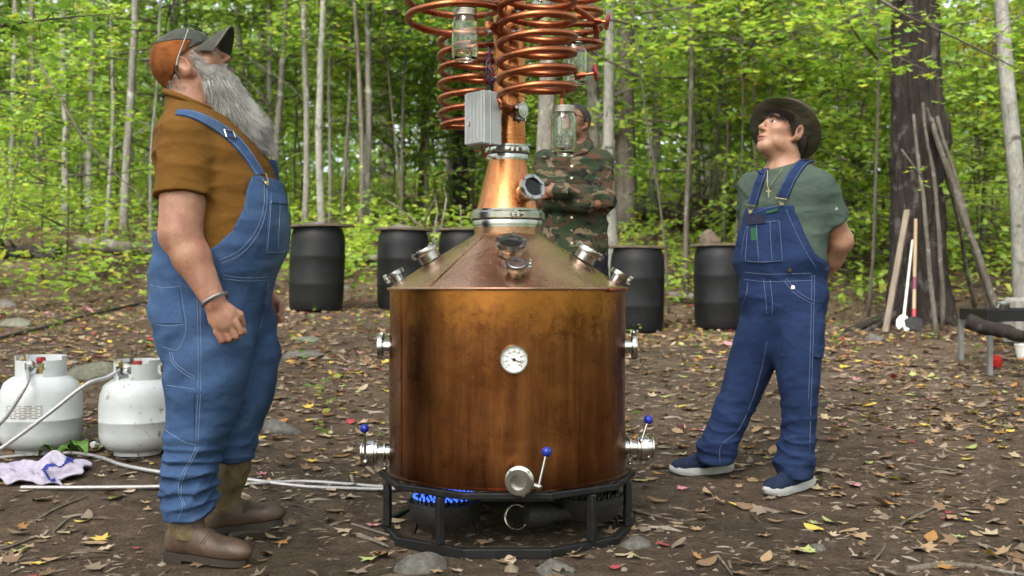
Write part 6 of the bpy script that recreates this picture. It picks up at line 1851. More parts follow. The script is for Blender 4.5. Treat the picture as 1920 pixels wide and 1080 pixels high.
    MB().tube(ring, .011, 8, True).build('collar', M_TEE1, tee_o, sharp=180)
    # ---------------------------------------------------------------- overalls
    ov = Field((X(262), 3.50, Z(1000)), (X(562), 4.20, Z(320)), H_)
    ov.add(torso); ov.add(nleg, .045).add(fleg, .045)
    ov.F -= np.float32(.0195)
    def legfold(x, y, z):
        pyv = 540 - (z - CAMZ) * FPX / 3.72
        a = np.clip((pyv - 770) / 80, 0, 1); m_ = np.clip((pyv - 560) / 60, 0, 1) * np.clip((760 - pyv) / 60, 0, 1)
        ph2 = z * 34 - 26 * x + 1.6 * np.sin(z * 9 + y * 14)
        return a * (cr1(x, y, z) + .006) - m_ * .004 * np.sin(ph2)
    cr1 = crumple(31, .018, 30)
    ov.disp(legfold).disp(folds(9, 5, 11, (1, 1, .8), .006)).disp(crumple(32, .006, 15))
    tx_ = np.array([X(q_) for q_ in (262, 300, 322, 345, 380, 405, 440, 468, 485, 489, 494, 500, 570)]); tz_ = np.array([Z(q_) for q_ in (430, 432, 440, 462, 482, 482, 466, 438, 400, 365, 340, 338, 338)])
    pl2 = poly2([(X(200), -1)] + [(tx_[i], tz_[i]) for i in range(len(tx_))] + [(X(640), tz_[-1]), (X(640), -1)])
    tops = pl2(ov.ax[0][:, None], ov.ax[2][None, :])[:, None, :]
    def ovclip(x, y, z):
        cn = np.where(y < 3.815, Z(970, YN), Z(862, YF))
        return np.maximum(tops, cn - z)
    ov.clip(ovclip)
    ov_o = ov.build('bib_overalls', M_DENIM1, man)
    y0, y1 = 3.40, 4.2
    # bib edge, pockets, seams, straps
    st = lambda pts, r=.0010, f=ov: stitch(f, pts, y0, y1, ov_o, M_THREAD, r)
    for off in (0, 5):
        st([(370 + off, 555), (371 + off, 620), (372 + off, 700), (369 + off, 780), (366 + off, 830)])
    st([(368, 838), (356, 862), (341, 890), (334, 920), (342, 948), (334, 975)]); st([(373, 838), (361, 862), (346, 890), (339, 920), (347, 948)])
    st([(281, 534), (310, 539), (338, 537)]); st([(283, 606), (315, 611), (345, 608)]); st([(338, 537), (343, 570), (349, 610), (343, 640), (330, 656), (305, 650)])
    st([(318, 660), (325, 682), (345, 700), (366, 712)]); st([(322, 660), (329, 680), (349, 696), (366, 707)])
    st([(310, 722), (340, 726), (366, 730)]); st([(311, 728), (340, 732), (366, 736)])
    st([(310, 806), (330, 820), (350, 830), (368, 834)])
    st([(418, 516), (460, 521), (505, 519)]); st([(418, 522), (460, 527), (503, 525)])
    st([(503, 530), (499, 570), (488, 610), (482, 636)])
    # bib hem following the side curve
    st([(495, 346), (495, 380), (489, 410), (473, 443), (445, 472), (410, 488)]); st([(500, 346), (500, 382), (494, 414), (478, 448), (450, 478), (415, 494)])
    pk = patch(ov, [(505, 372), (537, 378), (540, 470), (497, 476)], y0, y1, .005, M_DENIM1, 'bib_pocket', ov_o, 5)
    for l in ([(505, 374), (520, 376), (536, 380)], [(499, 472), (520, 473), (538, 468)], [(506, 376), (503, 420), (499, 470)], [(522, 378), (521, 420), (518, 472)]):
        p_ = surf_line(ov, l, y0, y1, .0065); MB().tube(p_, .0011, 5).build('seam', M_THREAD, pk, sharp=180)
    patch(ov, [(505, 362), (539, 366), (540, 384), (506, 381)], y0, y1, .010, M_DENIM1, 'pocket_flap_or_opening', ov_o, 5)
    pen = ov.hit(536, 385, y0, y1, .008)[0]
    MB().tube([pen + Vector((0, 0, -.03)), pen + Vector((.004, 0, .045))], .005, 8).build('pencil', pmat('green_yellow_pencil', (.12, .16, .02), .5), ov_o)
    # side pocket patch at the back and hip
    patch(ov, [(284, 540), (336, 540), (345, 606), (287, 606)], y0, y1, .004, M_DENIM1, 'hip_pocket', ov_o, 6)
    patch(ov, [(314, 728), (364, 733), (364, 828), (316, 806)], y0, y1, .0035, M_DENIM1, 'leg_pocket', ov_o, 6)
    # strap
    tee_c = tee
    strap_ribbon(tee_c, [(494, 326), (474, 293), (452, 264), (425, 240), (392, 221), (360, 210), (333, 208)], [(479, 331), (460, 303), (438, 276), (410, 252), (380, 233), (352, 221), (330, 217)], y0, y1, .005, M_DENIM1, 'strap', ov_o)
    for k in (0, 1):
        a = [(494, 326), (474, 293), (452, 264), (425, 240), (392, 221), (360, 210)] if k == 0 else [(479, 331), (460, 303), (438, 276), (410, 252), (380, 233), (352, 221)]
        b_ = [((a[i][0] * .86 + ([(479, 331), (460, 303), (438, 276), (410, 252), (380, 233), (352, 221)] if k == 0 else [(494, 326), (474, 293), (452, 264), (425, 240), (392, 221), (360, 210)])[i][0] * .14), (a[i][1] * .86 + ([(479, 331), (460, 303), (438, 276), (410, 252), (380, 233), (352, 221)] if k == 0 else [(494, 326), (474, 293), (452, 264), (425, 240), (392, 221), (360, 210)])[i][1] * .14)) for i in range(6)]
        p_ = surf_line(tee_c, b_, y0, y1, .008); MB().tube(p_, .0011, 5).build('seam', M_THREAD, ov_o, sharp=180)
    for (x, y) in ((428, 254),):
        c, n_ = tee_c.hit(x, y, y0, y1, .010); u_, v_, w_ = frame_of(n_)
        MB().tube([c + u_ * .018 * sx + v_ * .014 * sy for sx, sy in ((-1, -1), (1, -1), (1, 1), (-1, 1))], .003, 6, True).build('slide_buckle', M_STEEL, ov_o)
    c, n_ = ov.hit(496, 345, y0, y1, .010)
    t_ = tee_c.hit(487, 329, y0, y1, .01)[0]
    MB().tube([t_ + Vector((-.012, 0, 0)), t_ + Vector((.014, 0, 0)), c + Vector((.006, 0, .004)), c + Vector((-.006, 0, .004))], .0025, 6, True).lathe([(0, 0), (.0095, 0), (.008, .004), (0, .005)], 16, c, n_).build('strap_buckle', M_BUCKLE, ov_o)
    # far strap edge seen over the belly
    MB().bar(W(511, 300, 3.95), W(517, 342, 3.94), .03, .006, .001).build('strap', M_DENIM1, ov_o)
    # ---------------------------------------------------------------- beard: mass and strands
    axis = smooth_path([W(405, 138, MY), W(418, 165, MY), W(433, 195, MY), (W(455, 226, MY)), W(478, 250, MY), W(494, 268, MY)], 6)
    hw = np.interp(np.linspace(0, 1, len(axis)), [0, .15, .45, .75, 1], [.045, .060, .062, .046, .012])   # in-plane half width
    hy = np.interp(np.linspace(0, 1, len(axis)), [0, .15, .45, .75, 1], [.078, .080, .070, .048, .012])
    bd = Field((X(355), 3.68, Z(290)), (X(520), 3.92, Z(105)), .0045)
    for i in range(len(axis) - 1):
        d = (axis[i + 1] - axis[i]).normalized(); s_ = Vector((d.z, 0, -d.x)) * -1
        bd.add(ell(axis[i], (hw[i] * .9, hy[i] * .92, .03), np.array(Matrix((s_, Vector((0, 1, 0)), d)).transposed())), .02)
    for sd in (-1, 1):
        bd.add(cap(W(381, 128, MY) + Vector((0, .074 * sd, 0)), W(405, 152, MY) + Vector((0, .072 * sd, 0)), .014, .03), .02)
        bd.add(cap(Vector(P(.098, .008 * sd, -.041)), Vector(P(.080, .036 * sd, -.062)), .008, .010), .008)
    bd.cut(ell(P(.105, 0, -.060), [.03, .026, .009], np.array(Rh)), .006)
    def _beardmat(name, c1, c2):
        m, nt, b = _new(name); g = nt.nodes.new('ShaderNodeNewGeometry'); r = ramp(nt, [(0, c1), (1, c2)])
        nt.links.new(g.outputs['Random Per Island'], r.inputs[0]); n = noise(nt, 9, 4, .6); r2 = ramp(nt, [(.35, (.5, .5, .5)), (.62, (1.1, 1.1, 1.1))]); nt.links.new(n.outputs[0], r2.inputs[0])
        nt.links.new(mixc(nt, 1, r.outputs[0], r2.outputs[0], 'MULTIPLY'), b.inputs['Base Color']); b.inputs['Roughness'].default_value = .6; return m
    beard = bd.build('beard', pmat('grey_beard_mass', (.24, .225, .205), .9, 0, (30, .4), (150, 1.0, .01)), body_o)
    rb_ = np.random.default_rng(3); roots = []; dirs = []; LL = []
    n_ax = len(axis); AX = np.array([tuple(v) for v in axis]); Vb, _ = bd.mesh()
    for k in rb_.choice(len(Vb), 9500):
        v = Vb[k]; i = int(np.argmin(((AX - v) ** 2).sum(1))); d = (axis[min(i + 1, n_ax - 1)] - axis[max(i - 1, 0)]).normalized(); nn = bd.normal(v)
        if v[2] > Z(150): d = (d * .5 + Vector((.55, 0, -.8))).normalized()
        t = i / n_ax
        roots.append(Vector(v) - nn * .003); dirs.append(d + nn * rb_.uniform(.02, .22)); LL.append(rb_.uniform(.015, .03) if v[2] > Z(150) else rb_.uniform(.03, .075) * (1 if t < .75 else .8))
    for k in rb_.choice(len(Vb), 420):                    # stray hairs along the outline
        v = Vb[k]; i = int(np.argmin(((AX - v) ** 2).sum(1))); d = (axis[min(i + 1, n_ax - 1)] - axis[max(i - 1, 0)]).normalized(); nn = bd.normal(v)
        if v[2] > Z(160): continue
        roots.append(Vector(v) - nn * .003); dirs.append(d + nn * rb_.uniform(.25, .7)); LL.append(rb_.uniform(.03, .06))
    hair_strands(roots, dirs, np.array(LL), .0010, _beardmat('grey_beard_hair', (.20, .19, .175), (.74, .72, .68)), 'beard_hair', beard, 4, 4, .09, .03)
    # sideburn stubble, moustache
    roots = []; dirs = []
    for k in range(500):
        sd = rb_.choice((-1, 1)); u = rb_.random(); roots.append(Vector(P(.022 + .024 * u + rb_.normal(0, .005), (.077 - .010 * u) * sd, .020 - .052 * u + rb_.normal(0, .010)))); dirs.append(Rh @ Vector((.5, .25 * sd, -1)))
    hair_strands(roots, dirs, .020, .0008, _beardmat('grey_stubble', (.25, .23, .21), (.6, .58, .55)), 'sideburns', body_o, 5, 2, .2)
    roots = []; dirs = []
    for k in range(320):
        sd = rb_.choice((-1, 1)); u = rb_.random(); roots.append(Vector(P(.103 - .018 * u, (.003 + .030 * u) * sd, -.040 - .016 * u + rb_.normal(0, .003)))); dirs.append(Rh @ Vector((.3 - .3 * u, .7 * sd, -.8)))
    hair_strands(roots, dirs, .024, .0009, _beardmat('dark_moustache_hair', (.07, .06, .05), (.3, .28, .25)), 'moustache', body_o, 6, 3, .15)
    brows(body, P, Rh, 1.1, pmat('brown_brow_hair', (.07, .05, .035), .9), body_o)
    # ---------------------------------------------------------------- boots
    def boot(toe, heel, shaft_top, Y, lift, label_):
        f = Field((heel.x - .06, Y - .15, min(toe.z, heel.z) - .03), (toe.x + .06, Y + .15, shaft_top.z + .04), .0045)
        d = (toe - heel); L = d.length; d.normalize(); ly = Vector((0, 0, 1)).cross(d).normalized(); n_ = d.cross(ly).normalized(); p = lambda a, h: heel + d * a * L + n_ * h
        f.add(ell(p(.78, .047), (.30 * L, .050, .044), np.array(Matrix((d, ly, n_)).transposed())))
        f.add(ell(p(.45, .058), (.26 * L, .043, .058), np.array(Matrix((d, ly, n_)).transposed())), .03)
        f.add(ell(p(.17, .055), (.17 * L, .042, .060), np.array(Matrix((d, ly, n_)).transposed())), .03)
        f.add(cap(p(.25, .07), p(.30, .13), .046, .050), .03)
        f.disp(folds(13, 4, 34, (1, .3, 1), .003))
        f.clip(lambda x, y, z: -((x - heel.x) * n_.x + (y - heel.y) * n_.y + (z - heel.z) * n_.z - .024))
        t = f.build('boot', M_LEATHER, man)
        g = Field((heel.x - .06, Y - .15, heel.z), (toe.x + .06, Y + .15, shaft_top.z + .05), .005)
        g.add(cap(p(.31, .085), p(.27, .12), .053, .056)); g.add(cap(p(.27, .115), shaft_top, .056, .066), .02); g.disp(folds(14, 4, 30, (1, .3, 1), .006)); g.clip(lambda x, y, z: -((x - heel.x) * n_.x + (y - heel.y) * n_.y + (z - heel.z) * n_.z - .070))
        g.build('boot_shaft', M_SHAFT, t)
        prof = [(-.012, 0), (.05, -.034), (.30, -.036), (.5, -.032), (.75, -.049), (.92, -.040), (1.02, -.012), (1.03, .0), (1.02, .012), (.92, .040), (.75, .049), (.5, .032), (.30, .036), (.05, .034)]
        Mx = Matrix((d, ly, n_)).transposed()
        MB().prism([(a * L, b_) for a, b_ in prof], .024, Mx, heel + n_ * .012).prism([(a * L, b_) for a, b_ in [(-.012, 0), (.05, -.033), (.28, -.034), (.28, .034), (.05, .033)]], .012, Mx, heel - n_ * .006).build('sole', M_SOLE, t)
        for a0_, sl_ in ((.60, .10), (.63, .10), (.24, -.02)):      # stitched seams over the vamp and at the counter
            pts = []
            for yy in np.linspace(-.06, .06, 15):
                q2 = p(a0_ - sl_ * (yy / .06) ** 2, .20) + ly * yy
                for _ in range(90):
                    if f.at(np.array(q2)) < .0005: break
                    q2 = q2 - n_ * .002
                if (q2 - heel).dot(n_) > .026: pts.append(q2)
            if len(pts) > 3: MB().tube(pts, .0022, 5).build('seam', M_SHAFT if a0_ < .5 else M_SOLE, t, sharp=180)
        return t
    zn = float(gz(X(385), 3.66)) + .008
    boot(Vector((W(459, 0, 3.60).x, 3.60, zn)), Vector((W(311, 0, 3.72).x, 3.72, zn + .006)), W(350, 962, 3.70), 3.66, 0, '')
    zf = float(gz(X(450), 4.0)) + .01
    boot(Vector((W(527, 0, 3.98).x, 3.98, zf + .045)), Vector((W(388, 0, 3.98).x, 3.98, zf + .01)), W(438, 872, 3.95), 3.97, 0, '')
    # wrist band
    q_ = W(407, 568, 3.50); dv = (wr - el_).normalized(); u_, v_, w_ = frame_of(dv)
    MB().tube([q_ - dv * .012 + (u_ * math.cos(a) * 1.0 + v_ * math.sin(a)) * .0455 for a in np.linspace(0, 2 * math.pi, 30, endpoint=False)], .006, 6, True).build('bracelet', pmat('steel_cuff', (.35, .35, .36), .35, .9, (90, .5)), man)
    # ---------------------------------------------------------------- cap
    cf = Field((X(288), 3.66, Z(185)), (X(432), 3.94, Z(30)), .0042)
    Rc = np.array(Rh)
    cf.add(ell(P(-.016, 0, .037), [.118, .096, .112], Rc)); cf.add(ell(P(-.055, 0, .040), [.078, .090, .090], Rc), .02)
    cf.disp(folds(3, 4, 22, None, .003))
    inner = ell(P(-.014, 0, .034), [.107, .086, .100], Rc); cf.cut(inner)
    hv = np.array(hc); fw = np.array(Rh @ Vector((1, 0, 0))); uw = np.array(Rh @ Vector((0, 0, 1)))
    def capclip(x, y, z):
        dx, dy, dz = x - hv[0], y - hv[1], z - hv[2]; a = (fw[0] * dx + fw[2] * dz) / 1.1; b_ = (uw[0] * dx + uw[2] * dz) / 1.1
        lim = np.interp(a, [-.2, -.12, -.05, -.01, .04, .12], [-.055, -.05, -.005, .030, .042, .050]); return lim - b_
    cf.clip(capclip)
    cr = cf.copy(); 
    def backside(x, y, z): return np.maximum((x - X(363)) * .9 + (z - Z(105)) * -.35, (z - Z(86)) * .95 + (x - X(330)) * -.05)
    fr = cf.copy(); fr.clip(lambda x, y, z: -backside(x, y, z) + .0003); cr.clip(backside)
    capo = cr.build('cap', M_CAPO, man); fr.build('front_panel', M_CAPG, capo)
    # bill: curved plate
    vs = []; fs = []; na, nb = 18, 8
    for layer in (0, 1):
        for i in range(na + 1):
            a = -1 + 2 * i / na
            for j in range(nb + 1):
                t = j / nb; yy = a * (.078 + .006 * t); x0 = .088 * math.sqrt(max(0, 1 - (a * .92) ** 2)); xx = x0 + t * (.082 * (1 - .30 * a * a)); 
                zz_ = .058 + .022 * t - (.030 + .036 * t) * a * a - .014 * t * t - layer * .005
                vs.append(Vector(P(xx, yy / 1.0, zz_)))
    nn = (na + 1) * (nb + 1); ix = lambda l, i, j: l * nn + i * (nb + 1) + j
    for i in range(na):
        for j in range(nb):
            fs.append((ix(0, i, j), ix(0, i + 1, j), ix(0, i + 1, j + 1), ix(0, i, j + 1))); fs.append((ix(1, i, j), ix(1, i, j + 1), ix(1, i + 1, j + 1), ix(1, i + 1, j)))
    for i in range(na):
        for j in (0, nb): fs.append((ix(0, i, j), ix(0, i + 1, j), ix(1, i + 1, j), ix(1, i, j)))
    for j in range(nb):
        for i in (0, na): fs.append((ix(0, i, j), ix(0, i, j + 1), ix(1, i, j + 1), ix(1, i, j)))
    MB()._push(vs, fs).build('bill', M_CAPG, capo, sharp=60)
    MB().tube([vs[ix(0, i, nb)] for i in range(na + 1)], .0025, 6).build('bill_edge', pmat('tan_cap_trim', (.20, .17, .12), .9), capo, sharp=180)
    # short grey hair at the nape
    roots = []; dirs = []
    for k in range(700):
        a = rb_.uniform(-1.25, 1.25) + math.pi; h_ = rb_.uniform(-.075, -.01); roots.append(Vector(P(-.014 + .090 * math.cos(a), .080 * math.sin(a), h_))); dirs.append(Rh @ Vector((math.cos(a), math.sin(a), -1.2)))
    hair_strands(roots, dirs, .012, .0007, _beardmat('short_nape_hair', (.12, .10, .08), (.35, .32, .28)), 'nape_hair', body_o, 8, 2, .15)
    # eyeglasses pushed up on the cap
    gl = thing('eyeglasses', 'silver wire eyeglasses pushed up on top of the cap', 'glasses', tuple(W(340, 100, 3.70)))
    for sd in (-1, 1):
        yv = MY + sd * .102
        MB().tube(smooth_path([W(331, 122, yv), W(334, 108, yv), W(343, 85, yv), W(354, 54, yv)], 5), .0028, 6).build('temple', M_STEEL if sd < 0 else M_DARK, gl)
        MB().tube(smooth_path([W(331, 122, yv), W(331, 135, yv), W(337, 148, yv)], 4), .0042, 6).build('temple_tip', M_DARK, gl)
        c = W(372, 56, MY) + Vector((0, sd * .036, .0)); fx = Vector((math.cos(R(-18)), 0, math.sin(R(-18))))
        MB().tube([c + fx * .022 * math.cos(a) + Vector((0, .030 * math.sin(a), 0)) for a in np.linspace(0, 2 * math.pi, 26, endpoint=False)], .0022, 6, True).build('rim', M_DARK, gl)
        MB().tube([W(354, 54, yv), c + Vector((-.012, sd * .026, .004))], .0025, 6).build('hinge', M_DARK, gl)
    return man
man_left()
# ================================================================== man in green tee, dark overalls and felt hat
def man_right():
    MYR = 4.85
    X = lambda px, Y=MYR: (px - 960) * Y / FPX
    Z = lambda py, Y=MYR: CAMZ - (py - 540) * Y / FPX
    man = thing('person', 'man in a green tee, dark blue bib overalls and olive felt hat', 'person', tuple(gpt(1440, 4.85)))
    az = R(45); f0 = Vector((-math.cos(az), -math.sin(az), 0)); l0 = Vector((math.sin(az), -math.cos(az), 0)); yaw = -(math.pi / 2 - az)
    rows = [(300, 1438, 1500), (312, 1428, 1516), (325, 1414, 1538), (345, 1402, 1552), (375, 1399, 1552), (410, 1396, 1548), (450, 1390, 1543), (490, 1387, 1540), (520, 1398, 1534), (560, 1400, 1536), (585, 1412, 1526), (605, 1435, 1506)]
    torso = loft([(Z(py), (X(a) + X(b)) / 2, MYR, (X(b) - X(a)) / 2 * 1.17 - .008, (X(b) - X(a)) / 2 * .78 - .008) for py, a, b in rows], yaw, 2.2)
    YF, YN = 4.98, 4.76
    ll = [(545, 1392, 1485), (585, 1388, 1480), (620, 1380, 1470), (650, 1372, 1461), (680, 1365, 1452), (730, 1353, 1432), (760, 1338, 1421), (807, 1319, 1398), (840, 1304, 1384), (872, 1308, 1374)]
    rl_ = [(545, 1450, 1543), (585, 1452, 1545), (620, 1452, 1545), (650, 1452, 1542), (680, 1454, 1537), (743, 1464, 1532), (800, 1464, 1530), (838, 1458, 1529), (866, 1450, 1528), (896, 1460, 1522)]
    def leg(t, Y): return loft([(Z(py, Y), (X(a, Y) + X(b, Y)) / 2, MYR + (Y - MYR) * np.interp(py, [545, 700], [.35, 1]), (X(b, Y) - X(a, Y)) / 2 - .017, float(np.interp(py, [545, 600, 660, 720, 800], [.135, .135, .118, .098, .085]))) for py, a, b in t], 0, 2.2)
    L1, L2 = leg(ll, YF), leg(rl_, YN)
    shN, elN, wrN = W(1538, 350, 4.72), W(1576, 452, 4.80), W(1532, 530, 4.99)
    shF, elF, wrF = W(1412, 348, 4.99), W(1412, 445, 5.10), W(1470, 528, 5.10)
    lo = (X(1285), 4.55, Z(912)); hi = (X(1605), 5.26, Z(175)); H_ = .0062
    body = Field(lo, hi, H_); body.add(shrunk(torso, .014))
    for a_, e_, w_ in ((shN, elN, wrN), (shF, elF, wrF)):
        body.add(cap(a_, e_, .050, .054), .03); body.add(cap(e_, e_.lerp(w_, .4), .055, .054), .02); body.add(cap(e_.lerp(w_, .4), w_, .054, .034), .02)
        # hands joined behind the back
        d = (W(1500, 548, 5.10) - w_).normalized(); body.add(ell(w_ + d * .05, (.045, .026, .05), np.array(rot_to(d))), .02)
        for k in range(4):
            r0 = w_ + d * .08 + Vector((0, 0, .028 - .019 * k)); body.add(cap(r0, r0 + d * .04 + Vector((0, .01, 0)), .0105, .0095), .006); body.add(cap(r0 + d * .04 + Vector((0, .01, 0)), r0 + d * .055 - Vector((0, .015, 0)), .0095, .008), .004)
        body.add(cap(w_ + d * .03 + Vector((0, 0, .03)), w_ + d * .075 + Vector((0, 0, .052)), .013, .010), .01)
    body.add(shrunk(L1, .03), .03).add(shrunk(L2, .03), .03)
    hc = W(1470, 250, MYR); a = R(22); p_ = R(20)
    F0 = Vector((-math.cos(a), -math.sin(a), 0)); Lf = Vector((math.sin(a), -math.cos(a), 0)); Zv = Vector((0, 0, 1))
    fw = F0 * math.cos(p_) + Zv * math.sin(p_); up_v = -F0 * math.sin(p_) + Zv * math.cos(p_)
    Rh = Matrix((fw, Lf, up_v)).transposed()
    fh = Field(tuple(hc - Vector((.2, .2, .30))), tuple(hc + Vector((.2, .2, .2))), .0042)
    P = head_into(body, hc, Rh, 1.13, 1.0, 1.0)
    lids(body, P, 1.13, .3)
    body.add(cap(W(1474, 275, MYR), W(1468, 325, MYR), .064, .078), .03)
    body_o = body.build('body', M_SKIN2, man)
    eyes(P, Rh, hc, body_o, 1.13, (1, .05, .12), (.03, .018, .011))
    MB().tube([Vector(P(.1025 - .25 * abs(y), y, -.0535 - .12 * abs(y))) for y in np.linspace(-.024, .024, 9)], [.002, .004, .005, .0055, .005, .0055, .005, .004, .002], 8).tube([Vector(P(.0995 - .25 * abs(y), y, -.067 + .12 * abs(y))) for y in np.linspace(-.021, .021, 9)], [.002, .0045, .0055, .006, .006, .006, .0055, .0045, .002], 8).build('lips', pmat('rose_lip_skin', (.38, .16, .13), .4), body_o)
    MB().tube([Vector(P(.1015 - .2 * abs(y), y, -.0598)) for y in np.linspace(-.016, .016, 7)], .0022, 6).build('mouth_gap', M_DARK, body_o)
    rb_ = np.random.default_rng(13)
    M_HAIR = pmat('dark_brown_hair', (.018, .011, .007), .45, 0, (60, .5))
    brows(body, P, Rh, 1.13, M_HAIR, body_o)
    # hair cap and falling strands
    hf = Field(tuple(hc - Vector((.2, .2, .2))), tuple(hc + Vector((.2, .2, .2))), .005); Rm3 = np.array(Rh); s = 1.13
    hf.add(ell(P(-.014, 0, .037), [.100 * s, .080 * s, .096 * s], Rm3)); hf.add(ell(P(-.05, 0, -.03), [.055 * s, .068 * s, .06 * s], Rm3), .03)
    hv = np.array(hc); f_ = np.array(fw); u_ = np.array(up_v)
    def hclip(x, y, z):
        d = (x - hv[0], y - hv[1], z - hv[2]); A = sum(f_[i] * d[i] for i in range(3)) / s; B = sum(u_[i] * d[i] for i in range(3)) / s
        return np.interp(A, [-.15, -.075, -.04, -.012, .012, .03, .06, .12], [-.085, -.085, -.07, .005, -.005, .015, .048, .050]) - B
    hf.clip(hclip); hatn = np.array(Vector((.50, .65, .57)).normalized()); hatc = np.array(W(1470, 246, 4.835))
    hf.clip(lambda x, y, z: (x - hatc[0]) * hatn[0] + (y - hatc[1]) * hatn[1] + (z - hatc[2]) * hatn[2] - .05); hair = hf.build('hair', M_HAIR, body_o)
    roots = []; dirs = []; LL = []
    for k in range(2600):
        t = rb_.random()
        if t < .6:
            ang = rb_.uniform(-1.15, 1.15); roots.append(Vector(P(-.01 + .098 * math.cos(ang), .083 * math.sin(ang), .070 + rb_.normal(0, .008) - .012 * abs(ang)))); dirs.append(Rh @ Vector((.45 * math.cos(ang), .5 * math.sin(ang) + rb_.normal(0, .2), -1))); LL.append(rb_.uniform(.02, .05))
        else:
            sd = rb_.choice((-1, 1)); u = rb_.random(); roots.append(Vector(P(.030 - .09 * u, .081 * sd, .035 - .05 * u + rb_.normal(0, .01)))); dirs.append(Rh @ Vector((.25, .12 * sd, -1))); LL.append(rb_.uniform(.02, .045))
    hair_strands(roots, dirs, np.array(LL), .0013, M_HAIR, 'hair_strands', hair, 3, 3, .12)
    # ---------------------------------------------------------------- hat
    n = Vector((.50, .65, .57)).normalized(); hcen = W(1470, 246, 4.835)
    hat = thing('felt_hat', 'olive felt hat tipped far back on the dark-haired man\'s head', 'hat', tuple(hcen))
    rimd = .168
    def hatwarp(v):
        q_ = v - hcen; h_ = q_.dot(n); rad = q_ - n * h_; r_ = rad.length
        ux = Vector((1, 0, 0)) - n * n.x; ux.normalize(); side = n.cross(ux); a_ = math.atan2(rad.dot(side), rad.dot(ux))
        curl = max(0, (r_ - .12) / .05)
        return v + n * (.010 * curl * curl * math.cos(2 * a_ + .5)) + n * (-.006 * math.sin(3 * a_) if h_ > .08 else 0)
    MB().lathe([(.120, -.002), (.145, .000), (.164, .003), (rimd, .0055), (.164, .008), (.145, .0055), (.126, .006)], 64, hcen, n, True).warp(hatwarp).build('brim', M_HAT, hat, sharp=60)
    MB().lathe([(.121, -.001), (.128, .004), (.125, .05), (.118, .105), (.10, .13), (.07, .136), (.04, .124), (0, .118), ], 56, hcen, n).warp(hatwarp).build('crown', M_HAT, hat, sharp=60)
    MB().lathe([(.1275, .006), (.1295, .007), (.1282, .032), (.1262, .032)], 56, hcen, n, True).build('band', pmat('dark_hat_band', (.02, .018, .012), .8), hat)
    # frayed cord at the back of the brim
    for k in range(5):
        st_ = W(1516 + 2 * k, 268 + 6 * k, 4.93); pts = smooth_path([st_, st_ + Vector((.012, .0, -.03)), st_ + Vector((.002 * k, .0, -.07)), st_ + Vector((.01 - .006 * k, 0, -.10))], 4)
        MB().tube(pts, .0022, 5).build('cord', pmat('tan_cord', (.2, .15, .08), .9), hat)
    # ---------------------------------------------------------------- tee
    tee = Field((X(1375), 4.55, Z(560)), (X(1605), 5.26, Z(285)), .0056); tee.add(torso); tee.add(cap(W(1472, 300, MYR), W(1470, 325, MYR), .068, .085), .02)
    for a_, e_ in ((shN, elN), (shF, elF)):
        sl = Field((X(1375), 4.55, Z(560)), (X(1605), 5.26, Z(285)), .0056); sl.add(cap(a_, a_.lerp(e_, .75), .066, .074), 0, .06)
        dv = (e_ - a_).normalized(); q_ = a_.lerp(e_, .60)
        sl.clip(lambda x, y, z: (x - q_.x) * dv.x + (y - q_.y) * dv.y + (z - q_.z) * dv.z); smin_into(tee, sl, .035)
    tee.F -= np.float32(.007)
    tee.disp(folds(15, 5, 15, (1, 1, .7), .005)).disp(crumple(16, .008, 18))
    tee.clip(lambda x, y, z: np.maximum((z - Z(309)) * .94 + ((x - X(1468)) * F0.x + (y - MYR) * F0.y) * .30, Z(540) - z))
    tee_o = tee.build('tee_shirt', M_TEE2, man)
    cc = W(1470, 314, MYR)
    MB().tube([cc + Vector((.084 * math.cos(t), .080 * math.sin(t), -.026 * (math.cos(t) * F0.x + math.sin(t) * F0.y))) for t in np.linspace(0, 2 * math.pi, 32, endpoint=False)], .009, 8, True).build('collar', M_TEE2, tee_o, sharp=180)
    # ---------------------------------------------------------------- overalls
    ov = Field((X(1285), 4.55, Z(912)), (X(1570), 5.2, Z(370)), .006); ov.add(torso).add(L1, .05).add(L2, .05); ov.F -= np.float32(.0195)
    cr2 = crumple(41, .013, 26); cr3 = crumple(43, .006, 20)
    def lf(x, y, z):
        pv = 540 - (z - CAMZ) * FPX / 4.85; a_ = np.clip((pv - 715) / 70, 0, 1); m_ = np.clip((pv - 520) / 50, 0, 1) * (1 - a_)
        return a_ * (cr2(x, y, z) + .005) + m_ * cr3(x, y, z)
    ov.disp(lf).disp(folds(19, 5, 12, (1, 1, .8), .005))
    ct = Vector((X(1468), MYR, 0))
    pz = poly2([(-.6, -1), (-.6, Z(512)), (-.235, Z(512)), (-.19, Z(470)), (-.122, Z(392)), (.122, Z(390)), (.19, Z(470)), (.235, Z(512)), (.6, Z(512)), (.6, -1)])
    pb = poly2([(-.6, -1), (-.6, Z(505)), (-.2, Z(505)), (-.1, Z(450)), (.1, Z(450)), (.2, Z(505)), (.6, Z(505)), (.6, -1)])
    def oclip(x, y, z):
        u = (x - ct.x) * l0.x + (y - ct.y) * l0.y + 0 * z; v = (x - ct.x) * f0.x + (y - ct.y) * f0.y + 0 * z
        d = np.where(v > 0, pz(u, z + 0 * u), pb(u, z + 0 * u))
        legs_ = np.where((x < X(1412, 4.9)) | (y > 4.88), Z(868, YF), Z(895, YN)); legs_ = np.where(x > X(1440, 4.85), Z(895, YN), Z(868, YF))
        return np.maximum(d, legs_ - z)
    ov.clip(oclip); ov_o = ov.build('bib_overalls', M_DENIM2, man)
    y0, y1 = 4.5, 5.2
    st = lambda pts, r=.0011: stitch(ov, pts, y0, y1, ov_o, M_THREAD2, r, .0012)
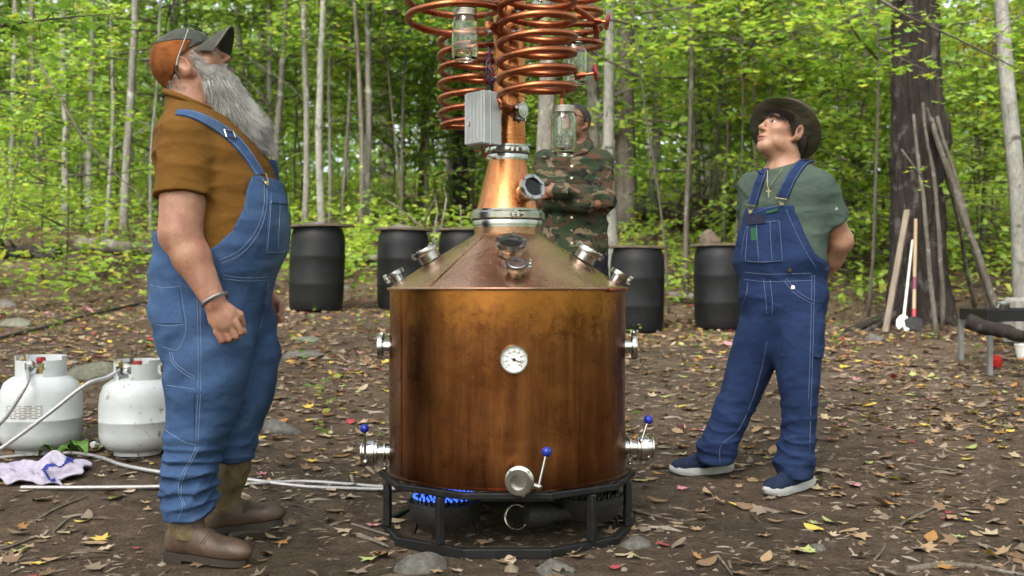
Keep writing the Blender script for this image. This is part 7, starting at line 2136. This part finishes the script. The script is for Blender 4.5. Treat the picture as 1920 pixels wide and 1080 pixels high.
    for pts in ([(1405, 402), (1430, 393), (1467, 384)], [(1474, 392), (1490, 430), (1510, 470), (1530, 502)], [(1405, 408), (1396, 440), (1390, 480)], [(1395, 510), (1440, 514), (1520, 512)], [(1396, 524), (1440, 528), (1522, 526)],
                [(1470, 525), (1485, 545), (1505, 560), (1526, 570)], [(1474, 522), (1490, 541), (1508, 555), (1527, 564)], [(1527, 515), (1526, 570), (1524, 660), (1520, 760), (1518, 850)], [(1522, 515), (1521, 570), (1519, 660), (1515, 760)],
                [(1432, 524), (1436, 560), (1438, 590)], [(1444, 524), (1448, 560), (1448, 592)], [(1438, 640), (1428, 690), (1412, 745), (1385, 805), (1352, 835), (1350, 868)], [(1402, 530), (1400, 550), (1390, 575)]): st(pts)
    bp = patch(ov, [(1403, 420), (1462, 412), (1468, 492), (1398, 492)], y0, y1, .0045, M_DENIM2, 'bib_pocket', ov_o, 5)
    for l in ([(1403, 422), (1430, 418), (1461, 414)], [(1399, 489), (1430, 491), (1466, 489)], [(1420, 420), (1421, 450), (1424, 490)], [(1445, 417), (1446, 450), (1449, 490)], [(1462, 415), (1465, 450), (1468, 488)], [(1404, 424), (1401, 456), (1399, 488)]):
        p_2 = surf_line(ov, l, y0, y1, .006); MB().tube(p_2, .0012, 5).build('seam', M_THREAD2, bp, sharp=180)
    patch(ov, [(1400, 405), (1434, 402), (1436, 419), (1402, 423)], y0, y1, .009, pmat('shaded_pocket_opening', (.008, .012, .035), .9), 'pocket_flap_or_opening', ov_o, 4)  # raised dark patch: the shade inside the open pocket, put into colour
    MG = pmat('green_woven_tag', (.012, .08, .035), .7)
    patch(ov, [(1409, 428), (1421, 427), (1422, 450), (1410, 451)], y0, y1, .0065, MG, 'woven_tag', ov_o, 4)
    patch(ov, [(1438, 396), (1458, 391), (1459, 396), (1439, 401)], y0, y1, .006, MG, 'woven_tag', ov_o, 4)
    for (x, y) in ((1481, 506), (1487, 540), (1415, 413)):
        c, nn = ov.hit(x, y, y0, y1, .006); MB().lathe([(0, 0), (.0085, 0), (.0075, .003), (0, .0035)], 16, c, nn).build('button', M_BUCKLE, ov_o)
    # hammer loop and leg seam patch
    MB().ribbon([ov.hit(1523, 652, y0, y1, .008)[0], ov.hit(1532, 654, y0, y1, .014)[0], ov.hit(1541, 652, y0, y1, .008)[0]], [ov.hit(1523, 668, y0, y1, .008)[0], ov.hit(1532, 670, y0, y1, .014)[0], ov.hit(1541, 667, y0, y1, .008)[0]], [Vector((0, -1, 0))] * 3, .004).build('hammer_loop', M_DENIM2, ov_o)
    # straps with buckles
    for up_p, lo_p, bk in (([(1478, 372), (1490, 345), (1504, 321), (1516, 308), (1526, 305)], [(1457, 369), (1469, 342), (1483, 318), (1496, 304), (1506, 301)], (1467, 380)), ([(1421, 384), (1429, 355), (1437, 332), (1441, 320), (1444, 316)], [(1404, 383), (1412, 356), (1421, 332), (1428, 321), (1434, 317)], (1410, 392))):
        strap_ribbon(tee, up_p, lo_p, y0, y1, .005, M_DENIM2, 'strap', ov_o, .003)
        for k in (.12, .88):
            l = [(a_[0] * k + b_[0] * (1 - k), a_[1] * k + b_[1] * (1 - k)) for a_, b_ in zip(up_p, lo_p)]; pp = surf_line(tee, l, y0, y1, .0095)
            if len(pp) > 2: MB().tube(pp, .0010, 5).build('seam', M_THREAD2, ov_o, sharp=180)
        m_ = ((up_p[0][0] + lo_p[0][0]) / 2, (up_p[0][1] + lo_p[0][1]) / 2)
        c, nn = ov.hit(bk[0], bk[1] + 6, y0, y1, .010); e1 = tee.hit(up_p[0][0], up_p[0][1] + 2, y0, y1, .014)[0]; e2 = tee.hit(lo_p[0][0], lo_p[0][1] + 2, y0, y1, .014)[0]
        MB().tube([e1, e2, c.lerp(e2, .35), c + Vector((-.006, 0, 0)), c + Vector((.006, 0, 0)), c.lerp(e1, .35)], .0022, 6, True).lathe([(0, 0), (.011, 0), (.009, .004), (0, .005)], 16, c, nn).build('strap_buckle', M_BUCKLE, ov_o)
    # shoulder ends of the straps go on over the back
    for (xx, yy) in ((1503, 307), (1435, 322)):
        p0 = tee.hit(xx, yy + 4, y0, y1, .004)[0]; q2 = Vector((X(1490), MYR + .17, Z(430)))
        pts = [p0, p0 + Vector((.0, .05, .006)), p0.lerp(q2, .5) + Vector((.01, .05, .03)), q2]
        pts = smooth_path(pts, 4); MB().ribbon([v + Vector((-.02, 0, 0)) for v in pts], [v + Vector((.02, 0, 0)) for v in pts], [Vector((0, .6, .8))] * len(pts), .004).build('strap', M_DENIM2, ov_o)
    # chain and cross
    ch = smooth_path([W(1441, 320, 4.7), W(1440, 335, 4.7), W(1442, 352, 4.7), W(1452, 340, 4.7), W(1468, 318, 4.7)], 5); pts = []
    for v in ch:
        ppx = 960 + v.x * FPX / v.y; ppy = 540 - (v.z - CAMZ) * FPX / v.y; pts.append(tee.hit(ppx, ppy, y0, y1, .006)[0])
    nk = thing('necklace', 'thin gold chain with a small cross on the green tee', 'necklace', tuple(pts[10]))
    MB().tube(pts, .0016, 5).build('chain', M_BUCKLE, nk)
    cx, nn = tee.hit(1443, 362, y0, y1, .008)
    MB().bar(cx + Vector((0, 0, .022)), cx - Vector((0, 0, .022)), .006, .003, .0005, up=(0, -1, 0)).bar(cx + Vector((-.012, 0, .007)), cx + Vector((.012, -.0, .007)), .006, .0026, .0005, up=(0, -1, 0)).build('cross', M_BUCKLE, nk)
    lg, nn = tee.hit(1568, 391, y0, y1, .003)
    MB().prism([(-.008, -.006), (.008, -.006), (0, .009)], .001, Matrix(((1, 0, 0), (0, 0, -1), (0, 1, 0))), lg).build('sleeve_emblem', pmat('grey_print', (.3, .33, .3), .8), tee_o)
    # ---------------------------------------------------------------- sneakers
    M_SHOE = _cloth('navy_knit_mesh', (.016, .024, .05), .35, 60); M_FOAM = pmat('white_foam_sole', (.42, .42, .42), .6, 0, (20, .15))
    def shoe(toe, heel):
        d = toe - heel; L = d.length; d.normalize(); ly = Vector((0, 0, 1)).cross(d).normalized(); n_ = d.cross(ly); Mx = Matrix((d, ly, n_)).transposed(); p = lambda a_, h: heel + d * a_ * L + n_ * h
        mn = [min(toe[i], heel[i]) - .09 for i in range(3)]; mx = [max(toe[i], heel[i]) + .09 for i in range(3)]; mx[2] += .10
        f = Field(mn, mx, .0045); M3 = np.array(Mx)
        f.add(ell(p(.76, .042), (.27 * L, .047, .038), M3)); f.add(ell(p(.45, .055), (.26 * L, .040, .052), M3), .03); f.add(ell(p(.17, .060), (.16 * L, .037, .062), M3), .03); f.add(cap(p(.24, .08), p(.27, .13), .036, .040), .02)
        f.disp(folds(23, 4, 45, None, .0015)); f.clip(lambda x, y, z: -((x - heel.x) * n_.x + (y - heel.y) * n_.y + (z - heel.z) * n_.z - .028))
        t = f.build('sneaker', M_SHOE, man)
        out = [(-.03, 0), (0, -.022), (.08, -.036), (.3, -.036), (.5, -.036), (.75, -.049), (.92, -.038), (1.02, -.016), (1.04, 0), (1.02, .016), (.92, .038), (.75, .049), (.5, .036), (.3, .036), (.08, .036), (0, .022)]
        m = MB(); k = len(out); vs = []; 
        for zz_, sc in ((.0, .94), (.008, 1.0), (.026, 1.03), (.036, .99)):
            for a_, b_ in out: vs.append(p(.5 + (a_ - .5) * sc, zz_ + .012 * max(0, (a_ - .8) / .24) ** 2 + (.006 if a_ < .1 else 0)) + ly * b_ * sc)
        fs = [tuple(range(k - 1, -1, -1)), tuple(3 * k + i for i in range(k))] + [(j * k + i, j * k + (i + 1) % k, (j + 1) * k + (i + 1) % k, (j + 1) * k + i) for j in range(3) for i in range(k)]
        m._push(vs, fs).build('sole', M_FOAM, t, sharp=45)
        for j in range(4):
            c = p(.42 + .07 * j, .098 - .014 * j); MB().tube([c - ly * .022, c + n_ * .006, c + ly * .022], .0022, 5).build('lace', M_SHOE, t)
        return t
    g1 = on_ground(1256, 884); g2 = on_ground(1366, 889); shoe(Vector((g1.x, 5.02, float(gz(g1.x, 5.02)) + .004)), Vector((W(1372, 0, 5.06).x, 5.06, float(gz(W(1372, 0, 5.06).x, 5.06)) + .004)))
    t_ = W(1436, 0, 4.66); h_ = W(1520, 0, 4.84); shoe(Vector((t_.x, 4.64, float(gz(t_.x, 4.64)) + .004)), Vector((h_.x, 4.82, float(gz(h_.x, 4.82)) + .004)))
    return man
man_right()

# ================================================================== man in camouflage shirt behind the still
def _camo():
    m, nt, b = _new('woodland_camouflage')
    c = None
    base = (.075, .085, .04)
    lays = [((.021, .037, .018), 4.2, .50, 1), ((.062, .034, .02), 4.8, .54, 2), ((.012, .012, .011), 5.5, .575, 3), ((.14, .105, .066), 5.0, .60, 4)]
    cur = (.034, .038, .02)
    for col, sc, th, sd in lays:
        n = noise(nt, sc * 1.9, 2.5, .55, stretch=(1.0, 1.0, 1.7), dist=.9)
        mp = [q_ for q_ in nt.nodes if q_.bl_idname == 'ShaderNodeMapping'][-1]; mp.inputs['Location'].default_value = (sd * 3.7, sd * 1.9, sd * 5.3)
        r = ramp(nt, [(th, (0, 0, 0)), (th + .012, (1, 1, 1))]); nt.links.new(n.outputs[0], r.inputs[0]); cur = mixc(nt, r.outputs[0], cur, col)
    nt.links.new(cur, b.inputs['Base Color']); b.inputs['Roughness'].default_value = .9; b.inputs['Specular IOR Level'].default_value = .2
    return m
def man_camo():
    MC = 7.0; X = lambda px, Y=MC: (px - 960) * Y / FPX; Z = lambda py, Y=MC: CAMZ - (py - 540) * Y / FPX
    g0 = gpt(1076, MC)
    man = thing('person', 'man in a camouflage shirt with folded arms behind the still', 'person', tuple(g0))
    rows = [(258, 1066, 1102, .065), (272, 1052, 1112, .08), (286, 1030, 1128, .105), (300, 1016, 1138, .125), (330, 1012, 1140, .135), (380, 1014, 1138, .14), (430, 1014, 1138, .14), (470, 1012, 1140, .14), (500, 1014, 1140, .138)]
    torso = loft([(Z(py), (X(a) + X(b)) / 2, MC, (X(b) - X(a)) / 2 - .008, hw) for py, a, b, hw in rows], 0, 2.3)
    zg = g0.z
    legs = [loft([(zg + .09, X(px), MC + .02, .075, .085), (zg + .45, X(px), MC, .085, .095), (Z(470), X(px2), MC, .115, .125)], 0, 2.1) for px, px2 in ((1046, 1052), (1112, 1104))]
    shR, elR = W(1128, 302, 7.0), W(1133, 376, 6.93); wrR = W(1052, 358, 6.76); haR = W(1026, 360, 6.80)
    shL, elL = W(1023, 302, 7.0), W(1019, 376, 6.92); wrL = W(1098, 384, 6.80)
    lo = (X(990), 6.58, zg); hi = (X(1165), 7.3, Z(175)); H_ = .0085
    body = Field(lo, hi, H_); body.add(shrunk(torso, .014))
    for a_, e_, w_ in ((shR, elR, wrR), (shL, elL, wrL)):
        body.add(cap(a_, e_, .062, .052), .04); body.add(cap(e_, w_, .05, .034), .03)
    d = (haR - wrR).normalized(); body.add(ell(wrR.lerp(haR, .55), (.048, .022, .04), np.array(Matrix((d, Vector((0, 1, 0)), Vector((0, 0, 1)))).transposed())), .02)
    for k in range(4): 
        r0 = wrR.lerp(haR, .8) + Vector((0, 0, .03 - .02 * k)); body.add(cap(r0, r0 + d * .05 + Vector((0, .02, -.005)), .011, .009), .006)
    body.add(cap(wrR + Vector((0, 0, .025)), wrR.lerp(haR, .7) + Vector((0, 0, .05)), .012, .010), .01)
    d2 = Vector((1, .4, .05)).normalized(); body.add(cap(wrL, wrL + d2 * .08, .034, .03), .02)
    for L in legs: body.add(shrunk(L, .03), .03)
    hc = W(1077, 233, 6.98); a = R(52); p_ = R(16); F0 = Vector((-math.cos(a), -math.sin(a), 0)); Lf = Vector((math.sin(a), -math.cos(a), 0)); Zv = Vector((0, 0, 1))
    fw = F0 * math.cos(p_) + Zv * math.sin(p_); uv_ = -F0 * math.sin(p_) + Zv * math.cos(p_); Rh = Matrix((fw, Lf, uv_)).transposed()
    P = head_into(body, hc, Rh, 1.08); body.add(cap(W(1084, 250, 7.0), W(1082, 282, 7.0), .058, .07), .03)
    bo = body.build('body', M_SKIN3, man)
    eyes(P, Rh, hc, bo, 1.08, (1, 0, .2), (.02, .012, .008))
    hf = Field(tuple(hc - Vector((.2, .2, .2))), tuple(hc + Vector((.2, .2, .2))), .006); s = 1.08
    hf.add(ell(P(-.014, 0, .037), [.102 * s, .081 * s, .097 * s], np.array(Rh))); hv = np.array(hc); f_ = np.array(fw); u_ = np.array(uv_)
    def hclip(x, y, z):
        q_ = (x - hv[0], y - hv[1], z - hv[2]); A = sum(f_[i] * q_[i] for i in range(3)) / s; B = sum(u_[i] * q_[i] for i in range(3)) / s
        return np.interp(A, [-.15, -.075, -.03, .012, .03, .05, .12], [-.03, -.03, -.01, .01, .045, .068, .07]) - B
    hf.clip(hclip); hf.build('hair', pmat('cropped_black_hair', (.012, .010, .009), .8, 0, (90, .5), (120, .8)), bo)
    gl = thing('eyeglasses', 'black framed glasses worn by the camouflage man', 'glasses', tuple(hc))
    for sd in (-1, 1):
        c = Vector(P(.098, .033 * sd, .012)); uy, uz = Rh @ Vector((0, 1, 0)), Rh @ Vector((0, 0, 1))
        MB().tube([c + uy * .026 * math.cos(t) + uz * .018 * math.sin(t) for t in np.linspace(0, 2 * math.pi, 20, endpoint=False)], .0028, 6, True).build('rim', M_DARK, gl)
        MB().tube([c + uy * .026 * sd, Vector(P(.06, .082 * sd, .018)), Vector(P(-.012, .088 * sd, .018)), Vector(P(-.028, .086 * sd, -.004))], .0032, 6).build('temple', M_DARK, gl)
    MB().tube([Vector(P(.100, -.008, .016)), Vector(P(.100, .008, .016))], .0028, 6).build('bridge', M_DARK, gl)
    MCAMO = _camo()
    sh = Field((X(985), 6.58, Z(505)), (X(1170), 7.3, Z(245)), .007); sh.add(torso)
    for a_, e_, w_ in ((shR, elR, wrR), (shL, elL, wrL)):
        sh.add(cap(a_, e_, .072, .066), .04); sh.add(cap(e_, w_, .064, .05), .03)
    sh.F -= np.float32(.012); sh.disp(folds(25, 5, 14, None, .008)).disp(crumple(26, .010, 20))
    dvx = (wrR - elR).normalized()
    sh.clip(lambda x, y, z: np.maximum(z - Z(272) , Z(492) + .02 * np.sin(x * 14) - z))
    sl_ = sh.build('camouflage_shirt', MCAMO, man)
    for k, (sx, px) in enumerate(((-1, 1066), (1, 1092))):
        A = [W(1076, 278, 6.88), W(px, 268, 6.88), W(1098 if sx > 0 else 1056, 262, 6.95), W(1104 if sx > 0 else 1054, 258, 7.03)]
        B = [W(1076 + sx * 4, 292, 6.87), W(px + sx * 7, 286, 6.87), W(1112 if sx > 0 else 1045, 274, 6.93), W(1114 if sx > 0 else 1046, 268, 7.03)]
        MB().ribbon(A, B, [Vector((0, -1, .3))] * 4, .006).build('collar', MCAMO, sl_)
    for py in (292, 312, 334, 408, 432, 456, 480):
        c, nn = sh.hit(1072, py, 6.5, 7.2, .003); MB().lathe([(0, 0), (.008, 0), (.007, .003), (0, .0035)], 12, c, nn).build('button', M_LID, sl_)
    for px in (1050, 1092):
        pk = patch(sh, [(px - 14, 312), (px + 14, 312), (px + 14, 342), (px - 14, 342)], 6.5, 7.2, .005, MCAMO, 'chest_pocket', sl_, 5)
    # watch
    q_ = wrR.lerp(elR, .06); dv = (elR - wrR).normalized(); u2, v2, w2 = frame_of(dv)
    MB().tube([q_ + (u2 * math.cos(t) + v2 * math.sin(t)) * .047 for t in np.linspace(0, 2 * math.pi, 24, endpoint=False)], .011, 6, True).build('watch_strap', M_DARK, man)
    MB().box((.045, .012, .045), q_ + Vector((0, -.054, .004)), None, .008).build('watch_case', M_STEEL, man); MB().box((.034, .004, .034), q_ + Vector((0, -.061, .004)), None, .002).build('watch_screen', pmat('watch_screen', (.05, .09, .06), .15), man)
    tr = Field((X(1005), 6.8, zg), (X(1155), 7.2, Z(470)), .01)
    for L in legs: tr.add(L, .03)
    tr.F -= np.float32(.014); tr.disp(crumple(28, .008, 22)); tr.clip(lambda x, y, z: np.maximum(z - Z(478), zg + .05 - z)); tr.build('trousers', M_CAMO_PANTS, man)
    for px in (1046, 1112):
        c = Vector((X(px), MC - .04, float(gz(X(px), MC - .04)))); MB().ball(c + Vector((0, -.03, .045)), (.05, .13, .055), 18, 12).warp(lambda v: Vector((v.x, v.y, max(v.z, c.z + .002)))).build('shoe', M_SOLE, man)
    return man
man_camo()
